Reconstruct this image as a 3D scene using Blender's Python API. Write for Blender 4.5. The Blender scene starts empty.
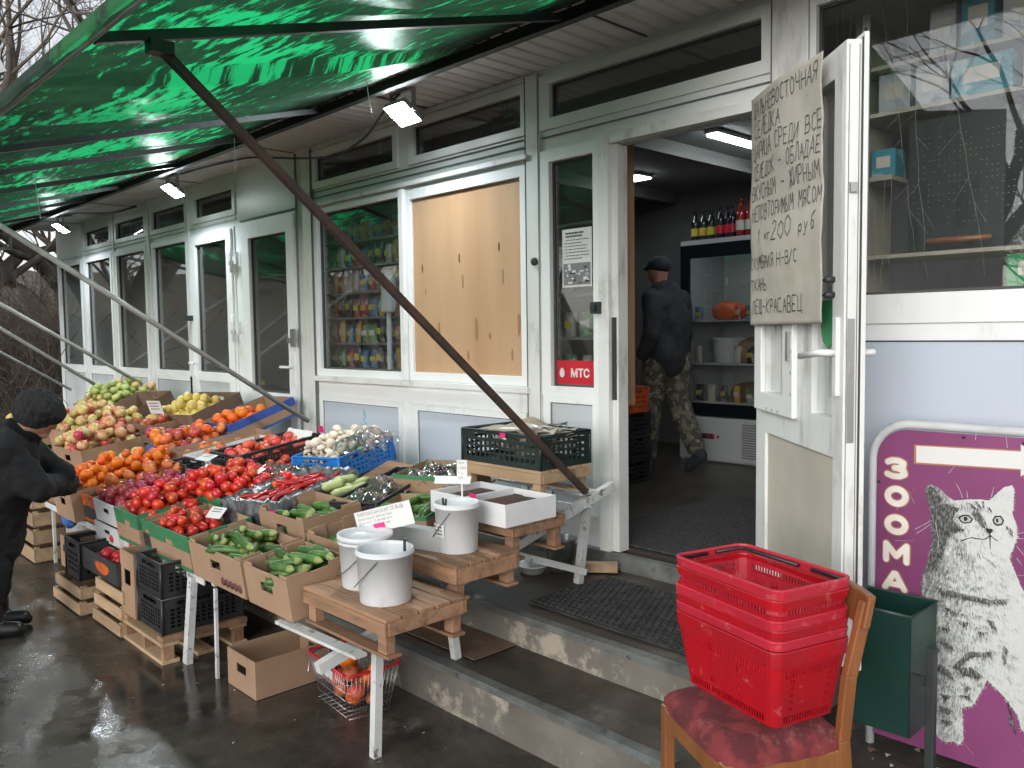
import bpy, bmesh, math, random
from mathutils import Vector, Matrix, noise
random.seed(7)
R = math.radians
scene = bpy.context.scene
C = scene.collection

# ---------------------------------------------------------------- camera
YAW, PITCH, ROLL, FPX = R(46.3), R(3.55), R(0.75), 830.0
cam_d = bpy.data.cameras.new('camera'); cam = bpy.data.objects.new('camera', cam_d); C.objects.link(cam)
fw = Vector((-math.sin(YAW)*math.cos(PITCH), math.cos(YAW)*math.cos(PITCH), -math.sin(PITCH)))
r0 = Vector((math.cos(YAW), math.sin(YAW), 0)); u0 = r0.cross(fw)
cr = r0*math.cos(ROLL) - u0*math.sin(ROLL); cu = u0*math.cos(ROLL) + r0*math.sin(ROLL)
cam.matrix_world = Matrix(((cr.x, cu.x, -fw.x, 0), (cr.y, cu.y, -fw.y, 0), (cr.z, cu.z, -fw.z, 1.55), (0, 0, 0, 1)))
cam_d.sensor_width = 36; cam_d.lens = 36*FPX/1024; cam_d.clip_start = .05; cam_d.clip_end = 500
scene.camera = cam

# ---------------------------------------------------------------- sky, sun, exposure
w = bpy.data.worlds.new('World'); scene.world = w; w.use_nodes = True
wn, wl = w.node_tree.nodes, w.node_tree.links
bg = wn['Background']; sky = wn.new('ShaderNodeTexSky'); sky.sky_type = 'NISHITA'; sky.sun_disc = False
sky.sun_elevation = R(20); sky.sun_rotation = R(160); sky.air_density = 1.0; sky.dust_density = 1.5; sky.ozone_density = 1.0
hs = wn.new('ShaderNodeHueSaturation'); hs.inputs['Saturation'].default_value = .22
wl.new(sky.outputs[0], hs.inputs['Color']); wl.new(hs.outputs[0], bg.inputs[0]); bg.inputs[1].default_value = .15
sun_d = bpy.data.lights.new('sun', 'SUN'); sun_d.energy = .9; sun_d.angle = R(40); sun_d.color = (1, .97, .93)
sun = bpy.data.objects.new('sun', sun_d); C.objects.link(sun)
sd = Vector((math.sin(R(160))*math.cos(R(20)), math.cos(R(160))*math.cos(R(20)), math.sin(R(20))))
sun.rotation_euler = sd.to_track_quat('Z', 'Y').to_euler()
scene.view_settings.view_transform = 'Standard'; scene.view_settings.look = 'None'
scene.view_settings.exposure = .8; scene.view_settings.gamma = 1; scene.view_settings.use_curve_mapping = False
scene.cycles.max_bounces = 7; scene.cycles.transparent_max_bounces = 12; scene.cycles.diffuse_bounces = 4
scene.cycles.glossy_bounces = 3; scene.cycles.sample_clamp_indirect = 4; scene.cycles.use_denoising = True
scene.cycles.caustics_reflective = False; scene.cycles.caustics_refractive = False

# ---------------------------------------------------------------- materials
MATS = {}
def _ramp(n, a, b, ca, cb):
    r = n.new('ShaderNodeValToRGB'); e = r.color_ramp.elements
    e[0].position = a; e[1].position = b; e[0].color = (*ca, 1); e[1].color = (*cb, 1); return r
def mat(name, col, rough=.6, col2=None, scale=8, stretch=(1,1,1), lo=.4, hi=.65, dirt=None, dscale=3, dlo=.55, dhi=.75,
        bump=0, bscale=60, metal=0, vary=0, spec=.5, detail=5, emit=None, huev=0, coat=0, drough=None, bstretch=None):
    m = bpy.data.materials.new(name); m.use_nodes = True; n, l = m.node_tree.nodes, m.node_tree.links
    b = n['Principled BSDF']; b.inputs['Roughness'].default_value = rough; b.inputs['Metallic'].default_value = metal
    b.inputs['Specular IOR Level'].default_value = spec; b.inputs['Coat Weight'].default_value = coat
    tc = n.new('ShaderNodeTexCoord'); mp = n.new('ShaderNodeMapping'); l.new(tc.outputs['Object'], mp.inputs[0])
    mp.inputs['Scale'].default_value = stretch
    oi = n.new('ShaderNodeObjectInfo')
    av = n.new('ShaderNodeVectorMath'); av.operation = 'ADD'; cm = n.new('ShaderNodeVectorMath'); cm.operation = 'SCALE'
    cm.inputs[0].default_value = (7, 3, 5); l.new(oi.outputs['Random'], cm.inputs['Scale'])
    l.new(mp.outputs[0], av.inputs[0]); l.new(cm.outputs[0], av.inputs[1])
    src = None
    if col2:
        t = n.new('ShaderNodeTexNoise'); t.inputs['Scale'].default_value = scale; t.inputs['Detail'].default_value = detail
        l.new(av.outputs[0], t.inputs['Vector']); r = _ramp(n, lo, hi, col, col2); l.new(t.outputs['Fac'], r.inputs[0]); src = r.outputs[0]
    else:
        rgb = n.new('ShaderNodeRGB'); rgb.outputs[0].default_value = (*col, 1); src = rgb.outputs[0]
    if dirt:
        t = n.new('ShaderNodeTexNoise'); t.inputs['Scale'].default_value = dscale; t.inputs['Detail'].default_value = 8; t.inputs['Roughness'].default_value = .7
        l.new(av.outputs[0], t.inputs['Vector']); r = _ramp(n, dlo, dhi, (0,0,0), (1,1,1)); l.new(t.outputs['Fac'], r.inputs[0])
        mx = n.new('ShaderNodeMix'); mx.data_type = 'RGBA'; l.new(r.outputs[0], mx.inputs[0]); l.new(src, mx.inputs[6]); mx.inputs[7].default_value = (*dirt, 1); src = mx.outputs[2]
        if drough is not None:
            mr = n.new('ShaderNodeMapRange'); l.new(r.outputs[0], mr.inputs[0]); mr.inputs[3].default_value = rough; mr.inputs[4].default_value = drough
            l.new(mr.outputs[0], b.inputs['Roughness'])
    if vary or huev:
        h = n.new('ShaderNodeHueSaturation'); mr = n.new('ShaderNodeMapRange'); l.new(oi.outputs['Random'], mr.inputs[0])
        mr.inputs[3].default_value = 1-vary; mr.inputs[4].default_value = 1+vary; l.new(mr.outputs[0], h.inputs['Value'])
        ml = n.new('ShaderNodeMath'); ml.operation = 'MULTIPLY'; ml.inputs[1].default_value = 7.31; l.new(oi.outputs['Random'], ml.inputs[0])
        fr = n.new('ShaderNodeMath'); fr.operation = 'FRACT'; l.new(ml.outputs[0], fr.inputs[0])
        m2 = n.new('ShaderNodeMapRange'); l.new(fr.outputs[0], m2.inputs[0]); m2.inputs[3].default_value = .5-huev; m2.inputs[4].default_value = .5+huev
        l.new(m2.outputs[0], h.inputs['Hue']); l.new(src, h.inputs['Color']); src = h.outputs[0]
    l.new(src, b.inputs['Base Color'])
    if bump:
        t = n.new('ShaderNodeTexNoise'); t.inputs['Scale'].default_value = bscale; t.inputs['Detail'].default_value = 6
        if bstretch:
            m3 = n.new('ShaderNodeMapping'); m3.inputs['Scale'].default_value = bstretch; l.new(tc.outputs['Object'], m3.inputs[0]); l.new(m3.outputs[0], t.inputs['Vector'])
        else: l.new(av.outputs[0], t.inputs['Vector'])
        bm = n.new('ShaderNodeBump'); bm.inputs['Strength'].default_value = bump; bm.inputs['Distance'].default_value = .01
        l.new(t.outputs['Fac'], bm.inputs['Height']); l.new(bm.outputs[0], b.inputs['Normal'])
    if emit:
        b.inputs['Emission Color'].default_value = (*emit[:3], 1); b.inputs['Emission Strength'].default_value = emit[3]
    MATS[name] = m; return m
mat('pvc', (.80,.82,.83), .38, (.72,.735,.74), 2.2, (1,1,.35), .35, .75, dirt=(.36,.35,.32), dscale=5, dlo=.6, dhi=.9, bump=.04, bscale=8)
mat('pvc_dirty', (.76,.78,.78), .4, (.64,.65,.63), 3, (1,1,.3), .3, .7, dirt=(.24,.22,.18), dscale=6, dlo=.54, dhi=.8)
mat('panel_blue', (.50,.56,.64), .42, (.45,.50,.57), 1.2, (1,1,.5), .3, .7, dirt=(.3,.3,.3), dscale=5, dlo=.66, dhi=.95)
mat('panel_white', (.56,.60,.64), .42, (.49,.52,.54), 2, (1,1,.5), .3, .7, dirt=(.34,.33,.29), dscale=4, dlo=.56, dhi=.85)
mat('seam', (.07,.07,.07), .8)
mat('joint_grey', (.20,.20,.20), .8)
mat('soffit', (.70,.70,.69), .45, (.58,.58,.56), 3, (1,.4,1), .3, .7, dirt=(.25,.25,.23), dscale=4, dlo=.6, dhi=.9)
mat('dark_metal', (.02,.03,.03), .5, (.035,.04,.04), 20)
mat('rust_bar', (.045,.03,.025), .6, (.09,.045,.03), 14, (1,1,1), .45, .7, bump=.1)
mat('grey_bar', (.33,.34,.33), .5, (.25,.25,.24), 9, dirt=(.12,.08,.05), dscale=10, dlo=.62, dhi=.75)
mat('chipped_white', (.62,.64,.64), .5, (.5,.52,.52), 6, dirt=(.14,.11,.09), dscale=16, dlo=.56, dhi=.64, drough=.8, bump=.08, bscale=30)
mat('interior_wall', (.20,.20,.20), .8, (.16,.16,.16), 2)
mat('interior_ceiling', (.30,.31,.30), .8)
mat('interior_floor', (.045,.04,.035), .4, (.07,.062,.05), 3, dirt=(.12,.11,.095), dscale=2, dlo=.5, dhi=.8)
mat('rug_grey', (.035,.036,.038), .95, (.09,.09,.09), 90, lo=.45, hi=.6, bump=.3, bscale=150)
mat('plywood', (.42,.25,.135), .55, (.52,.34,.20), 3.5, (1.2,1,.16), .3, .72, dirt=(.34,.19,.10), dscale=5, dlo=.62, dhi=.8, bump=.03, bscale=40, bstretch=(1,1,.1))
mat('knot', (.10,.045,.02), .6)
mat('knot_soft', (.30,.17,.09), .6)
mat('paper', (.66,.66,.66), .7, (.58,.58,.57), 3)
mat('paper_worn', (.50,.47,.40), .6, (.43,.405,.345), 4, dirt=(.33,.30,.24), dscale=9, dlo=.6, dhi=.85, bump=.2, bscale=7)
mat('ink', (.035,.035,.04), .6)
mat('ink_grey', (.2,.2,.21), .6)
mat('sticker_red', (.52,.015,.03), .4, (.45,.015,.03), 5)
mat('white_print', (.68,.68,.68), .5)
mat('cardboard', (.36,.235,.15), .8, (.30,.19,.12), 5, lo=.35, hi=.7, dirt=(.2,.13,.085), dscale=7, dlo=.6, dhi=.85, bump=.06, bscale=25, vary=.12)
mat('cardboard_dark', (.19,.125,.085), .8, (.14,.09,.06), 5, dirt=(.10,.07,.05), dscale=7, dlo=.55, dhi=.8, bump=.06, bscale=25)
mat('cardboard_print', (.045,.20,.085), .6, (.04,.17,.08), 8, dirt=(.2,.16,.1), dscale=18, dlo=.68, dhi=.75)
mat('carton_white', (.70,.71,.73), .6, (.62,.63,.65), 5, dirt=(.4,.38,.35), dscale=9, dlo=.65, dhi=.85)
mat('carton_grey', (.42,.43,.43), .6, (.36,.37,.37), 5)
mat('carton_black', (.03,.03,.033), .5, (.05,.05,.05), 9)
mat('carton_blue', (.03,.07,.32), .5, (.05,.10,.38), 9)
mat('carton_orange', (.62,.13,.03), .5, (.5,.08,.02), 9)
mat('inked_print', (.13,.05,.045), .8)
mat('wood', (.35,.20,.115), .7, (.24,.135,.08), 5, (.5,4,4), .35, .7, dirt=(.11,.075,.05), dscale=6, dlo=.49, dhi=.72, bump=.12, bscale=14, bstretch=(.5,6,6), vary=.2)
mat('wood_pale', (.44,.31,.19), .7, (.33,.22,.13), 5, (.5,4,4), .35, .7, dirt=(.15,.11,.08), dscale=4, dlo=.56, dhi=.8, bump=.12, bscale=14, bstretch=(.5,6,6), vary=.25)
mat('chair_wood', (.29,.115,.04), .38, (.20,.072,.024), 6, (3,3,.4), .3, .7, dirt=(.12,.05,.02), dscale=8, dlo=.62, dhi=.8, coat=.3)
mat('plastic_black', (.018,.019,.021), .4, (.03,.03,.033), 10)
mat('plastic_darkgreen', (.010,.020,.019), .45, (.014,.028,.026), 10, dirt=(.08,.08,.07), dscale=10, dlo=.65, dhi=.85)
mat('plastic_blue', (.01,.15,.50), .4, (.015,.18,.55), 10)
mat('basket_red', (.44,.006,.013), .38, (.36,.008,.016), 5, dirt=(.50,.10,.10), dscale=22, dlo=.60, dhi=.72, bump=.05, bscale=60)
mat('basket_pink', (.50,.022,.045), .45, (.45,.016,.034), 5, dirt=(.60,.16,.18), dscale=20, dlo=.56, dhi=.76, bump=.05, bscale=60)
mat('basket_rail', (.012,.012,.014), .4)
mat('plastic_white', (.68,.71,.73), .35, (.60,.63,.65), 4, dirt=(.40,.38,.34), dscale=14, dlo=.62, dhi=.8)
mat('wire', (.12,.12,.12), .35, metal=.8)
mat('steel', (.4,.4,.4), .35, metal=.9)
mat('handle_white', (.75,.76,.77), .3)
mat('lamp_body', (.35,.37,.38), .4)
mat('lamp_led', (1,1,1), .5, emit=(.88,.96,1,260))
mat('fridge_led', (1,1,1), .5, emit=(.85,1,.95,5))
mat('tube_led', (1,1,1), .5, emit=(.92,.97,1,13))
mat('concrete', (.185,.172,.150), .75, (.090,.080,.068), 2.2, lo=.35, hi=.66, dirt=(.33,.295,.24), dscale=2.6, dlo=.54, dhi=.60, bump=.35, bscale=30)
mat('concrete_top', (.080,.066,.052), .42, (.036,.029,.023), 2.4, lo=.35, hi=.62, dirt=(.15,.135,.11), dscale=4, dlo=.58, dhi=.75, drough=.8, bump=.25, bscale=45)
mat('nosing', (.14,.15,.145), .55, (.085,.09,.085), 9, dirt=(.03,.03,.03), dscale=14, dlo=.56, dhi=.68, bump=.15, bscale=30)
mat('rubber', (.02,.021,.022), .6, (.04,.04,.04), 20)
mat('bin_green', (.006,.034,.026), .4, (.009,.045,.035), 5, dirt=(.1,.13,.12), dscale=22, dlo=.7, dhi=.76, bump=.04, bscale=20)
mat('sign_purple', (.235,.058,.165), .42, (.19,.048,.135), 3, dirt=(.50,.32,.44), dscale=14, dlo=.64, dhi=.84)
mat('sign_tube', (.62,.64,.65), .4, (.5,.52,.53), 6, dirt=(.35,.33,.30), dscale=12, dlo=.6, dhi=.8)
mat('letter_edge', (.42,.20,.09), .5)
mat('letter_face', (.78,.75,.70), .5, (.66,.62,.57), 12)
mat('fabric_dark', (.028,.033,.04), .9, (.045,.05,.06), 12, bump=.2, bscale=40)
mat('coat_black', (.0035,.004,.006), .9, (.007,.008,.010), 9, bump=.3, bscale=18)
mat('fur_black', (.006,.006,.007), .9, (.018,.018,.02), 70, bump=.9, bscale=90)
mat('boot_black', (.008,.008,.009), .35)
mat('skin', (.42,.23,.16), .5, (.36,.17,.12), 14)
mat('camo', (.17,.16,.12), .9, (.07,.065,.05), 16, lo=.44, hi=.5, dirt=(.30,.28,.23), dscale=20, dlo=.56, dhi=.6)
mat('fridge_white', (.42,.45,.46), .4)
mat('fridge_blue', (.006,.008,.012), .3)
mat('bag_blue', (.05,.13,.42), .35, (.09,.2,.5), 12, bump=.6, bscale=14)
mat('bark', (.07,.058,.048), .9, (.12,.10,.085), 10, (1,1,.3), bump=.5, bscale=20)
mat('twig', (.13,.105,.085), .9, (.075,.06,.048), 3)
mat('leaf_litter', (.13,.11,.085), .95, (.07,.06,.045), 1.4, dirt=(.3,.3,.3), dscale=.8, dlo=.6, dhi=.75)
mat('snow', (.75,.78,.82), .7)
mat('far_wall', (.38,.37,.34), .8, (.3,.29,.27), 1)
mat('magenta', (.68,.02,.18), .5)
mat('apple_yellow', (.50,.44,.14), .38, (.52,.30,.13), 16, lo=.42, hi=.62, vary=.12, huev=.015, dirt=(.50,.12,.06), dscale=11, dlo=.58, dhi=.72)
mat('apple_red', (.42,.035,.035), .32, (.52,.22,.10), 18, lo=.5, hi=.7, vary=.2, huev=.02)
mat('apple_pink', (.56,.42,.20), .36, (.50,.13,.08), 14, lo=.42, hi=.6, vary=.15, huev=.02)
mat('apple_green', (.28,.36,.09), .38, (.42,.44,.16), 14, lo=.4, hi=.65, vary=.15, huev=.015)
mat('lemon', (.66,.52,.12), .4, (.58,.46,.14), 12, vary=.1, huev=.01)
mat('tangerine', (.76,.17,.010), .42, (.70,.125,.006), 9, vary=.16, huev=.012, bump=.12, bscale=220)
mat('persimmon', (.70,.20,.06), .36, (.62,.15,.04), 9, vary=.12, huev=.01)
mat('tomato', (.52,.030,.014), .30, (.50,.075,.03), 14, lo=.5, hi=.75, vary=.24, huev=.014, coat=.15)
mat('tomato_pale', (.55,.085,.05), .32, (.58,.16,.07), 9, vary=.2, huev=.012)
mat('plum', (.27,.018,.045), .28, (.36,.05,.06), 12, vary=.2, huev=.02)
mat('chili', (.42,.012,.015), .22, (.30,.01,.012), 9, vary=.25, coat=.4)
mat('cucumber', (.035,.10,.018), .4, (.075,.16,.03), 22, (1,1,1), .42, .66, vary=.34, bump=.25, bscale=120)
mat('cucumber_tip', (.24,.30,.09), .45)
mat('zucchini', (.34,.40,.15), .4, (.42,.46,.22), 14, vary=.12)
mat('mushroom', (.66,.60,.50), .65, (.56,.48,.37), 14, vary=.1, bump=.1, bscale=50)
mat('gill', (.20,.13,.09), .8)
mat('eggplant', (.025,.012,.03), .18, coat=.5)
mat('stem_green', (.06,.13,.03), .6)
mat('stem_brown', (.08,.05,.03), .8)
mat('fish', (.26,.23,.19), .35, (.36,.34,.29), 14, (1,5,5), .4, .6, vary=.25)
mat('seed_brown', (.055,.026,.018), .9, (.085,.04,.03), 120, lo=.4, hi=.6, bump=.8, bscale=160)
mat('seat_fabric', (.20,.030,.034), .95, (.10,.018,.022), 13, lo=.45, hi=.56, dirt=(.24,.09,.075), dscale=24, dlo=.55, dhi=.72, bump=.3, bscale=25)
mat('tape_cream', (.40,.37,.29), .6, (.33,.31,.25), 6)
for i, c in enumerate([(.5,.45,.4), (.35,.03,.03), (.05,.15,.3), (.5,.3,.05), (.1,.25,.1), (.35,.35,.38), (.02,.02,.03)]):
    mat('pack%d' % i, c, .35, tuple(min(1, x*.45+.22) for x in c), 17, lo=.52, hi=.58)
mat('pack_teal', (.03,.24,.30), .4, (.3,.45,.48), 9, lo=.55, hi=.62)
mat('pack_silver', (.3,.34,.36), .3, (.45,.48,.5), 9)
mat('bottle_red', (.30,.03,.02), .15); mat('bottle_dark', (.02,.02,.03), .15); mat('bottle_green', (.12,.18,.03), .15)
mat('label_white', (.5,.48,.42), .6); mat('label_yellow', (.5,.42,.04), .6)
mat('sign_green', (.02,.26,.09), .4)

def schlick(n, l, f0, f90=.96):
    lw = n.new('ShaderNodeLayerWeight'); lw.inputs[0].default_value = .5
    p = n.new('ShaderNodeMath'); p.operation = 'POWER'; p.inputs[1].default_value = 4.5; l.new(lw.outputs['Facing'], p.inputs[0])
    q = n.new('ShaderNodeMath'); q.operation = 'MULTIPLY_ADD'; q.inputs[1].default_value = f90; q.inputs[2].default_value = f0; q.use_clamp = True; l.new(p.outputs[0], q.inputs[0]); return q
def glass(name, tint, refl=.9, rough=.02, base=.04, dust=0):
    m = bpy.data.materials.new(name); m.use_nodes = True; n, l = m.node_tree.nodes, m.node_tree.links
    n.remove(n['Principled BSDF']); out = n['Material Output']
    tr = n.new('ShaderNodeBsdfTransparent'); tr.inputs[0].default_value = (*tint, 1)
    gl = n.new('ShaderNodeBsdfGlossy'); gl.inputs['Roughness'].default_value = rough; gl.inputs[0].default_value = (refl, refl, refl, 1)
    ad = schlick(n, l, .05+base)
    mx = n.new('ShaderNodeMixShader'); l.new(ad.outputs[0], mx.inputs[0]); l.new(tr.outputs[0], mx.inputs[1]); l.new(gl.outputs[0], mx.inputs[2])
    last = mx.outputs[0]
    if dust:
        df = n.new('ShaderNodeBsdfDiffuse'); df.inputs[0].default_value = (.35,.34,.3,1)
        tc = n.new('ShaderNodeTexCoord'); t = n.new('ShaderNodeTexNoise'); t.inputs['Scale'].default_value = 3; t.inputs['Detail'].default_value = 8
        l.new(tc.outputs['Object'], t.inputs['Vector']); mr = n.new('ShaderNodeMapRange'); mr.inputs[1].default_value = .4; mr.inputs[2].default_value = .8
        mr.inputs[3].default_value = dust*.3; mr.inputs[4].default_value = dust; l.new(t.outputs['Fac'], mr.inputs[0])
        m2 = n.new('ShaderNodeMixShader'); l.new(mr.outputs[0], m2.inputs[0]); l.new(last, m2.inputs[1]); l.new(df.outputs[0], m2.inputs[2]); last = m2.outputs[0]
    l.new(last, out.inputs[0]); MATS[name] = m; return m
glass('glass', (.90,.92,.92), .95, .01, .04, .035)
glass('glass_clear', (.95,.96,.96), .95, .01, .02, .02)
glass('glass_milky', (.45,.5,.5), .6, .15, .02, .25)
glass('bottle_glass', (.5,.55,.5), .8, .05, .03)
glass('film', (.82,.84,.88), .95, .12, .16, .14)
glass('bucket_clear', (.6,.62,.64), .7, .2, .05, .35)

def tarp_mat():
    m = bpy.data.materials.new('tarp'); m.use_nodes = True; n, l = m.node_tree.nodes, m.node_tree.links
    n.remove(n['Principled BSDF']); out = n['Material Output']
    tc = n.new('ShaderNodeTexCoord'); mp = n.new('ShaderNodeMapping'); mp.inputs['Rotation'].default_value = (0,0,R(-28)); mp.inputs['Scale'].default_value = (5,22,1)
    l.new(tc.outputs['Object'], mp.inputs[0])
    t1 = n.new('ShaderNodeTexNoise'); t1.inputs['Scale'].default_value = 1; t1.inputs['Detail'].default_value = 6; t1.inputs['Roughness'].default_value = .65; l.new(mp.outputs[0], t1.inputs['Vector'])
    t2 = n.new('ShaderNodeTexNoise'); t2.inputs['Scale'].default_value = 1.05; t2.inputs['Detail'].default_value = 2; l.new(tc.outputs['Object'], t2.inputs['Vector'])
    r2 = _ramp(n, .46, .66, (0,0,0), (1,1,1)); l.new(t2.outputs['Fac'], r2.inputs[0])
    ad = n.new('ShaderNodeMath'); ad.operation = 'MULTIPLY_ADD'; l.new(r2.outputs[0], ad.inputs[0]); ad.inputs[1].default_value = .20; l.new(t1.outputs['Fac'], ad.inputs[2])
    r1 = _ramp(n, .60, .68, (0,0,0), (1,1,1)); l.new(ad.outputs[0], r1.inputs[0])
    t3 = n.new('ShaderNodeTexNoise'); t3.inputs['Scale'].default_value = 9; t3.inputs['Detail'].default_value = 8; l.new(tc.outputs['Object'], t3.inputs['Vector'])
    rb = _ramp(n, .35, .7, (.010,.060,.026), (.022,.105,.045)); l.new(t3.outputs['Fac'], rb.inputs[0])
    mc = n.new('ShaderNodeMix'); mc.data_type = 'RGBA'; l.new(r1.outputs[0], mc.inputs[0]); l.new(rb.outputs[0], mc.inputs[6]); mc.inputs[7].default_value = (.02,.80,.26,1)
    tl = n.new('ShaderNodeBsdfTranslucent'); l.new(mc.outputs[2], tl.inputs[0])
    df = n.new('ShaderNodeBsdfDiffuse'); df.inputs[0].default_value = (.10,.16,.13,1)
    gl = n.new('ShaderNodeBsdfGlossy'); gl.inputs['Roughness'].default_value = .26; gl.inputs[0].default_value = (.3,.36,.32,1)
    bm = n.new('ShaderNodeBump'); bm.inputs['Strength'].default_value = .5; bm.inputs['Distance'].default_value = .02; l.new(t1.outputs['Fac'], bm.inputs['Height']); l.new(bm.outputs[0], gl.inputs['Normal']); l.new(bm.outputs[0], df.inputs['Normal'])
    a = n.new('ShaderNodeMixShader'); a.inputs[0].default_value = .72; l.new(df.outputs[0], a.inputs[1]); l.new(tl.outputs[0], a.inputs[2])
    fr = schlick(n, l, .035, .25)
    b = n.new('ShaderNodeMixShader'); l.new(fr.outputs[0], b.inputs[0]); l.new(a.outputs[0], b.inputs[1]); l.new(gl.outputs[0], b.inputs[2]); l.new(b.outputs[0], out.inputs[0]); MATS['tarp'] = m
tarp_mat()
def asphalt_mat():
    m = bpy.data.materials.new('wet_asphalt'); m.use_nodes = True; n, l = m.node_tree.nodes, m.node_tree.links
    b = n['Principled BSDF']; tc = n.new('ShaderNodeTexCoord')
    def nz(s, d=6, rg=.6):
        t = n.new('ShaderNodeTexNoise'); t.inputs['Scale'].default_value = s; t.inputs['Detail'].default_value = d; t.inputs['Roughness'].default_value = rg
        l.new(tc.outputs['Object'], t.inputs['Vector']); return t
    big = nz(1.1, 7, .65); fine = nz(140, 3); mid = nz(5, 7)
    wet = _ramp(n, .44, .60, (0,0,0), (1,1,1)); l.new(big.outputs['Fac'], wet.inputs[0])
    c = _ramp(n, .35, .68, (.030,.026,.022), (.078,.069,.058)); l.new(mid.outputs['Fac'], c.inputs[0])
    c2 = _ramp(n, .56, .74, (0,0,0), (1,1,1)); l.new(nz(2.3, 9, .7).outputs['Fac'], c2.inputs[0])
    mx = n.new('ShaderNodeMix'); mx.data_type = 'RGBA'; l.new(c2.outputs[0], mx.inputs[0]); l.new(c.outputs[0], mx.inputs[6]); mx.inputs[7].default_value = (.15,.135,.115,1)
    sp = _ramp(n, .70, .76, (0,0,0), (1,1,1)); l.new(nz(26, 2).outputs['Fac'], sp.inputs[0])
    m2 = n.new('ShaderNodeMix'); m2.data_type = 'RGBA'; l.new(sp.outputs[0], m2.inputs[0]); l.new(mx.outputs[2], m2.inputs[6]); m2.inputs[7].default_value = (.16,.14,.12,1)
    l.new(m2.outputs[2], b.inputs['Base Color'])
    rr = n.new('ShaderNodeMapRange'); l.new(wet.outputs[0], rr.inputs[0]); rr.inputs[3].default_value = .07; rr.inputs[4].default_value = .42; l.new(rr.outputs[0], b.inputs['Roughness'])
    bs = n.new('ShaderNodeMapRange'); l.new(wet.outputs[0], bs.inputs[0]); bs.inputs[3].default_value = .05; bs.inputs[4].default_value = .5
    bm = n.new('ShaderNodeBump'); l.new(bs.outputs[0], bm.inputs['Strength']); bm.inputs['Distance'].default_value = .006
    ad = n.new('ShaderNodeMath'); ad.operation = 'ADD'; l.new(fine.outputs['Fac'], ad.inputs[0]); l.new(mid.outputs['Fac'], ad.inputs[1]); l.new(ad.outputs[0], bm.inputs['Height']); l.new(bm.outputs[0], b.inputs['Normal'])
    MATS['wet_asphalt'] = m
asphalt_mat()
def catfur_mat():
    m = bpy.data.materials.new('cat_fur_print'); m.use_nodes = True; n, l = m.node_tree.nodes, m.node_tree.links
    b = n['Principled BSDF']; b.inputs['Roughness'].default_value = .42; tc = n.new('ShaderNodeTexCoord')
    mp = n.new('ShaderNodeMapping'); mp.inputs['Scale'].default_value = (60,1,22); mp.inputs['Rotation'].default_value = (0,R(20),0); l.new(tc.outputs['Object'], mp.inputs[0])
    t = n.new('ShaderNodeTexNoise'); t.inputs['Scale'].default_value = 1.6; t.inputs['Detail'].default_value = 6; l.new(mp.outputs[0], t.inputs['Vector'])
    t2 = n.new('ShaderNodeTexNoise'); t2.inputs['Scale'].default_value = 14; t2.inputs['Detail'].default_value = 3; l.new(tc.outputs['Object'], t2.inputs['Vector'])
    sx = n.new('ShaderNodeSeparateXYZ'); l.new(tc.outputs['Object'], sx.inputs[0])
    mr = n.new('ShaderNodeMapRange'); mr.inputs[1].default_value = .17; mr.inputs[2].default_value = .40; mr.inputs[3].default_value = -.30; mr.inputs[4].default_value = .22; l.new(sx.outputs[0], mr.inputs[0])
    a = n.new('ShaderNodeMath'); a.operation = 'ADD'; l.new(mr.outputs[0], a.inputs[0]); l.new(t.outputs['Fac'], a.inputs[1])
    a2 = n.new('ShaderNodeMath'); a2.operation = 'MULTIPLY_ADD'; l.new(t2.outputs['Fac'], a2.inputs[0]); a2.inputs[1].default_value = .8; l.new(a.outputs[0], a2.inputs[2])
    r = _ramp(n, .50, 1.15, (.05,.053,.054), (.62,.66,.64)); l.new(a2.outputs[0], r.inputs[0]); l.new(r.outputs[0], b.inputs['Base Color']); MATS['cat_fur_print'] = m
catfur_mat()
mat('cat_stripe_print', (.05,.052,.052), .42, (.30,.31,.30), 60, (3,1,1), .45, .7)
mat('cat_grey_print', (.17,.175,.17), .42); mat('cat_pale_print', (.42,.44,.43), .42)
mat('cat_eye_print', (.45,.47,.45), .4); mat('cat_line_print', (.02,.02,.02), .4)

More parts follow.
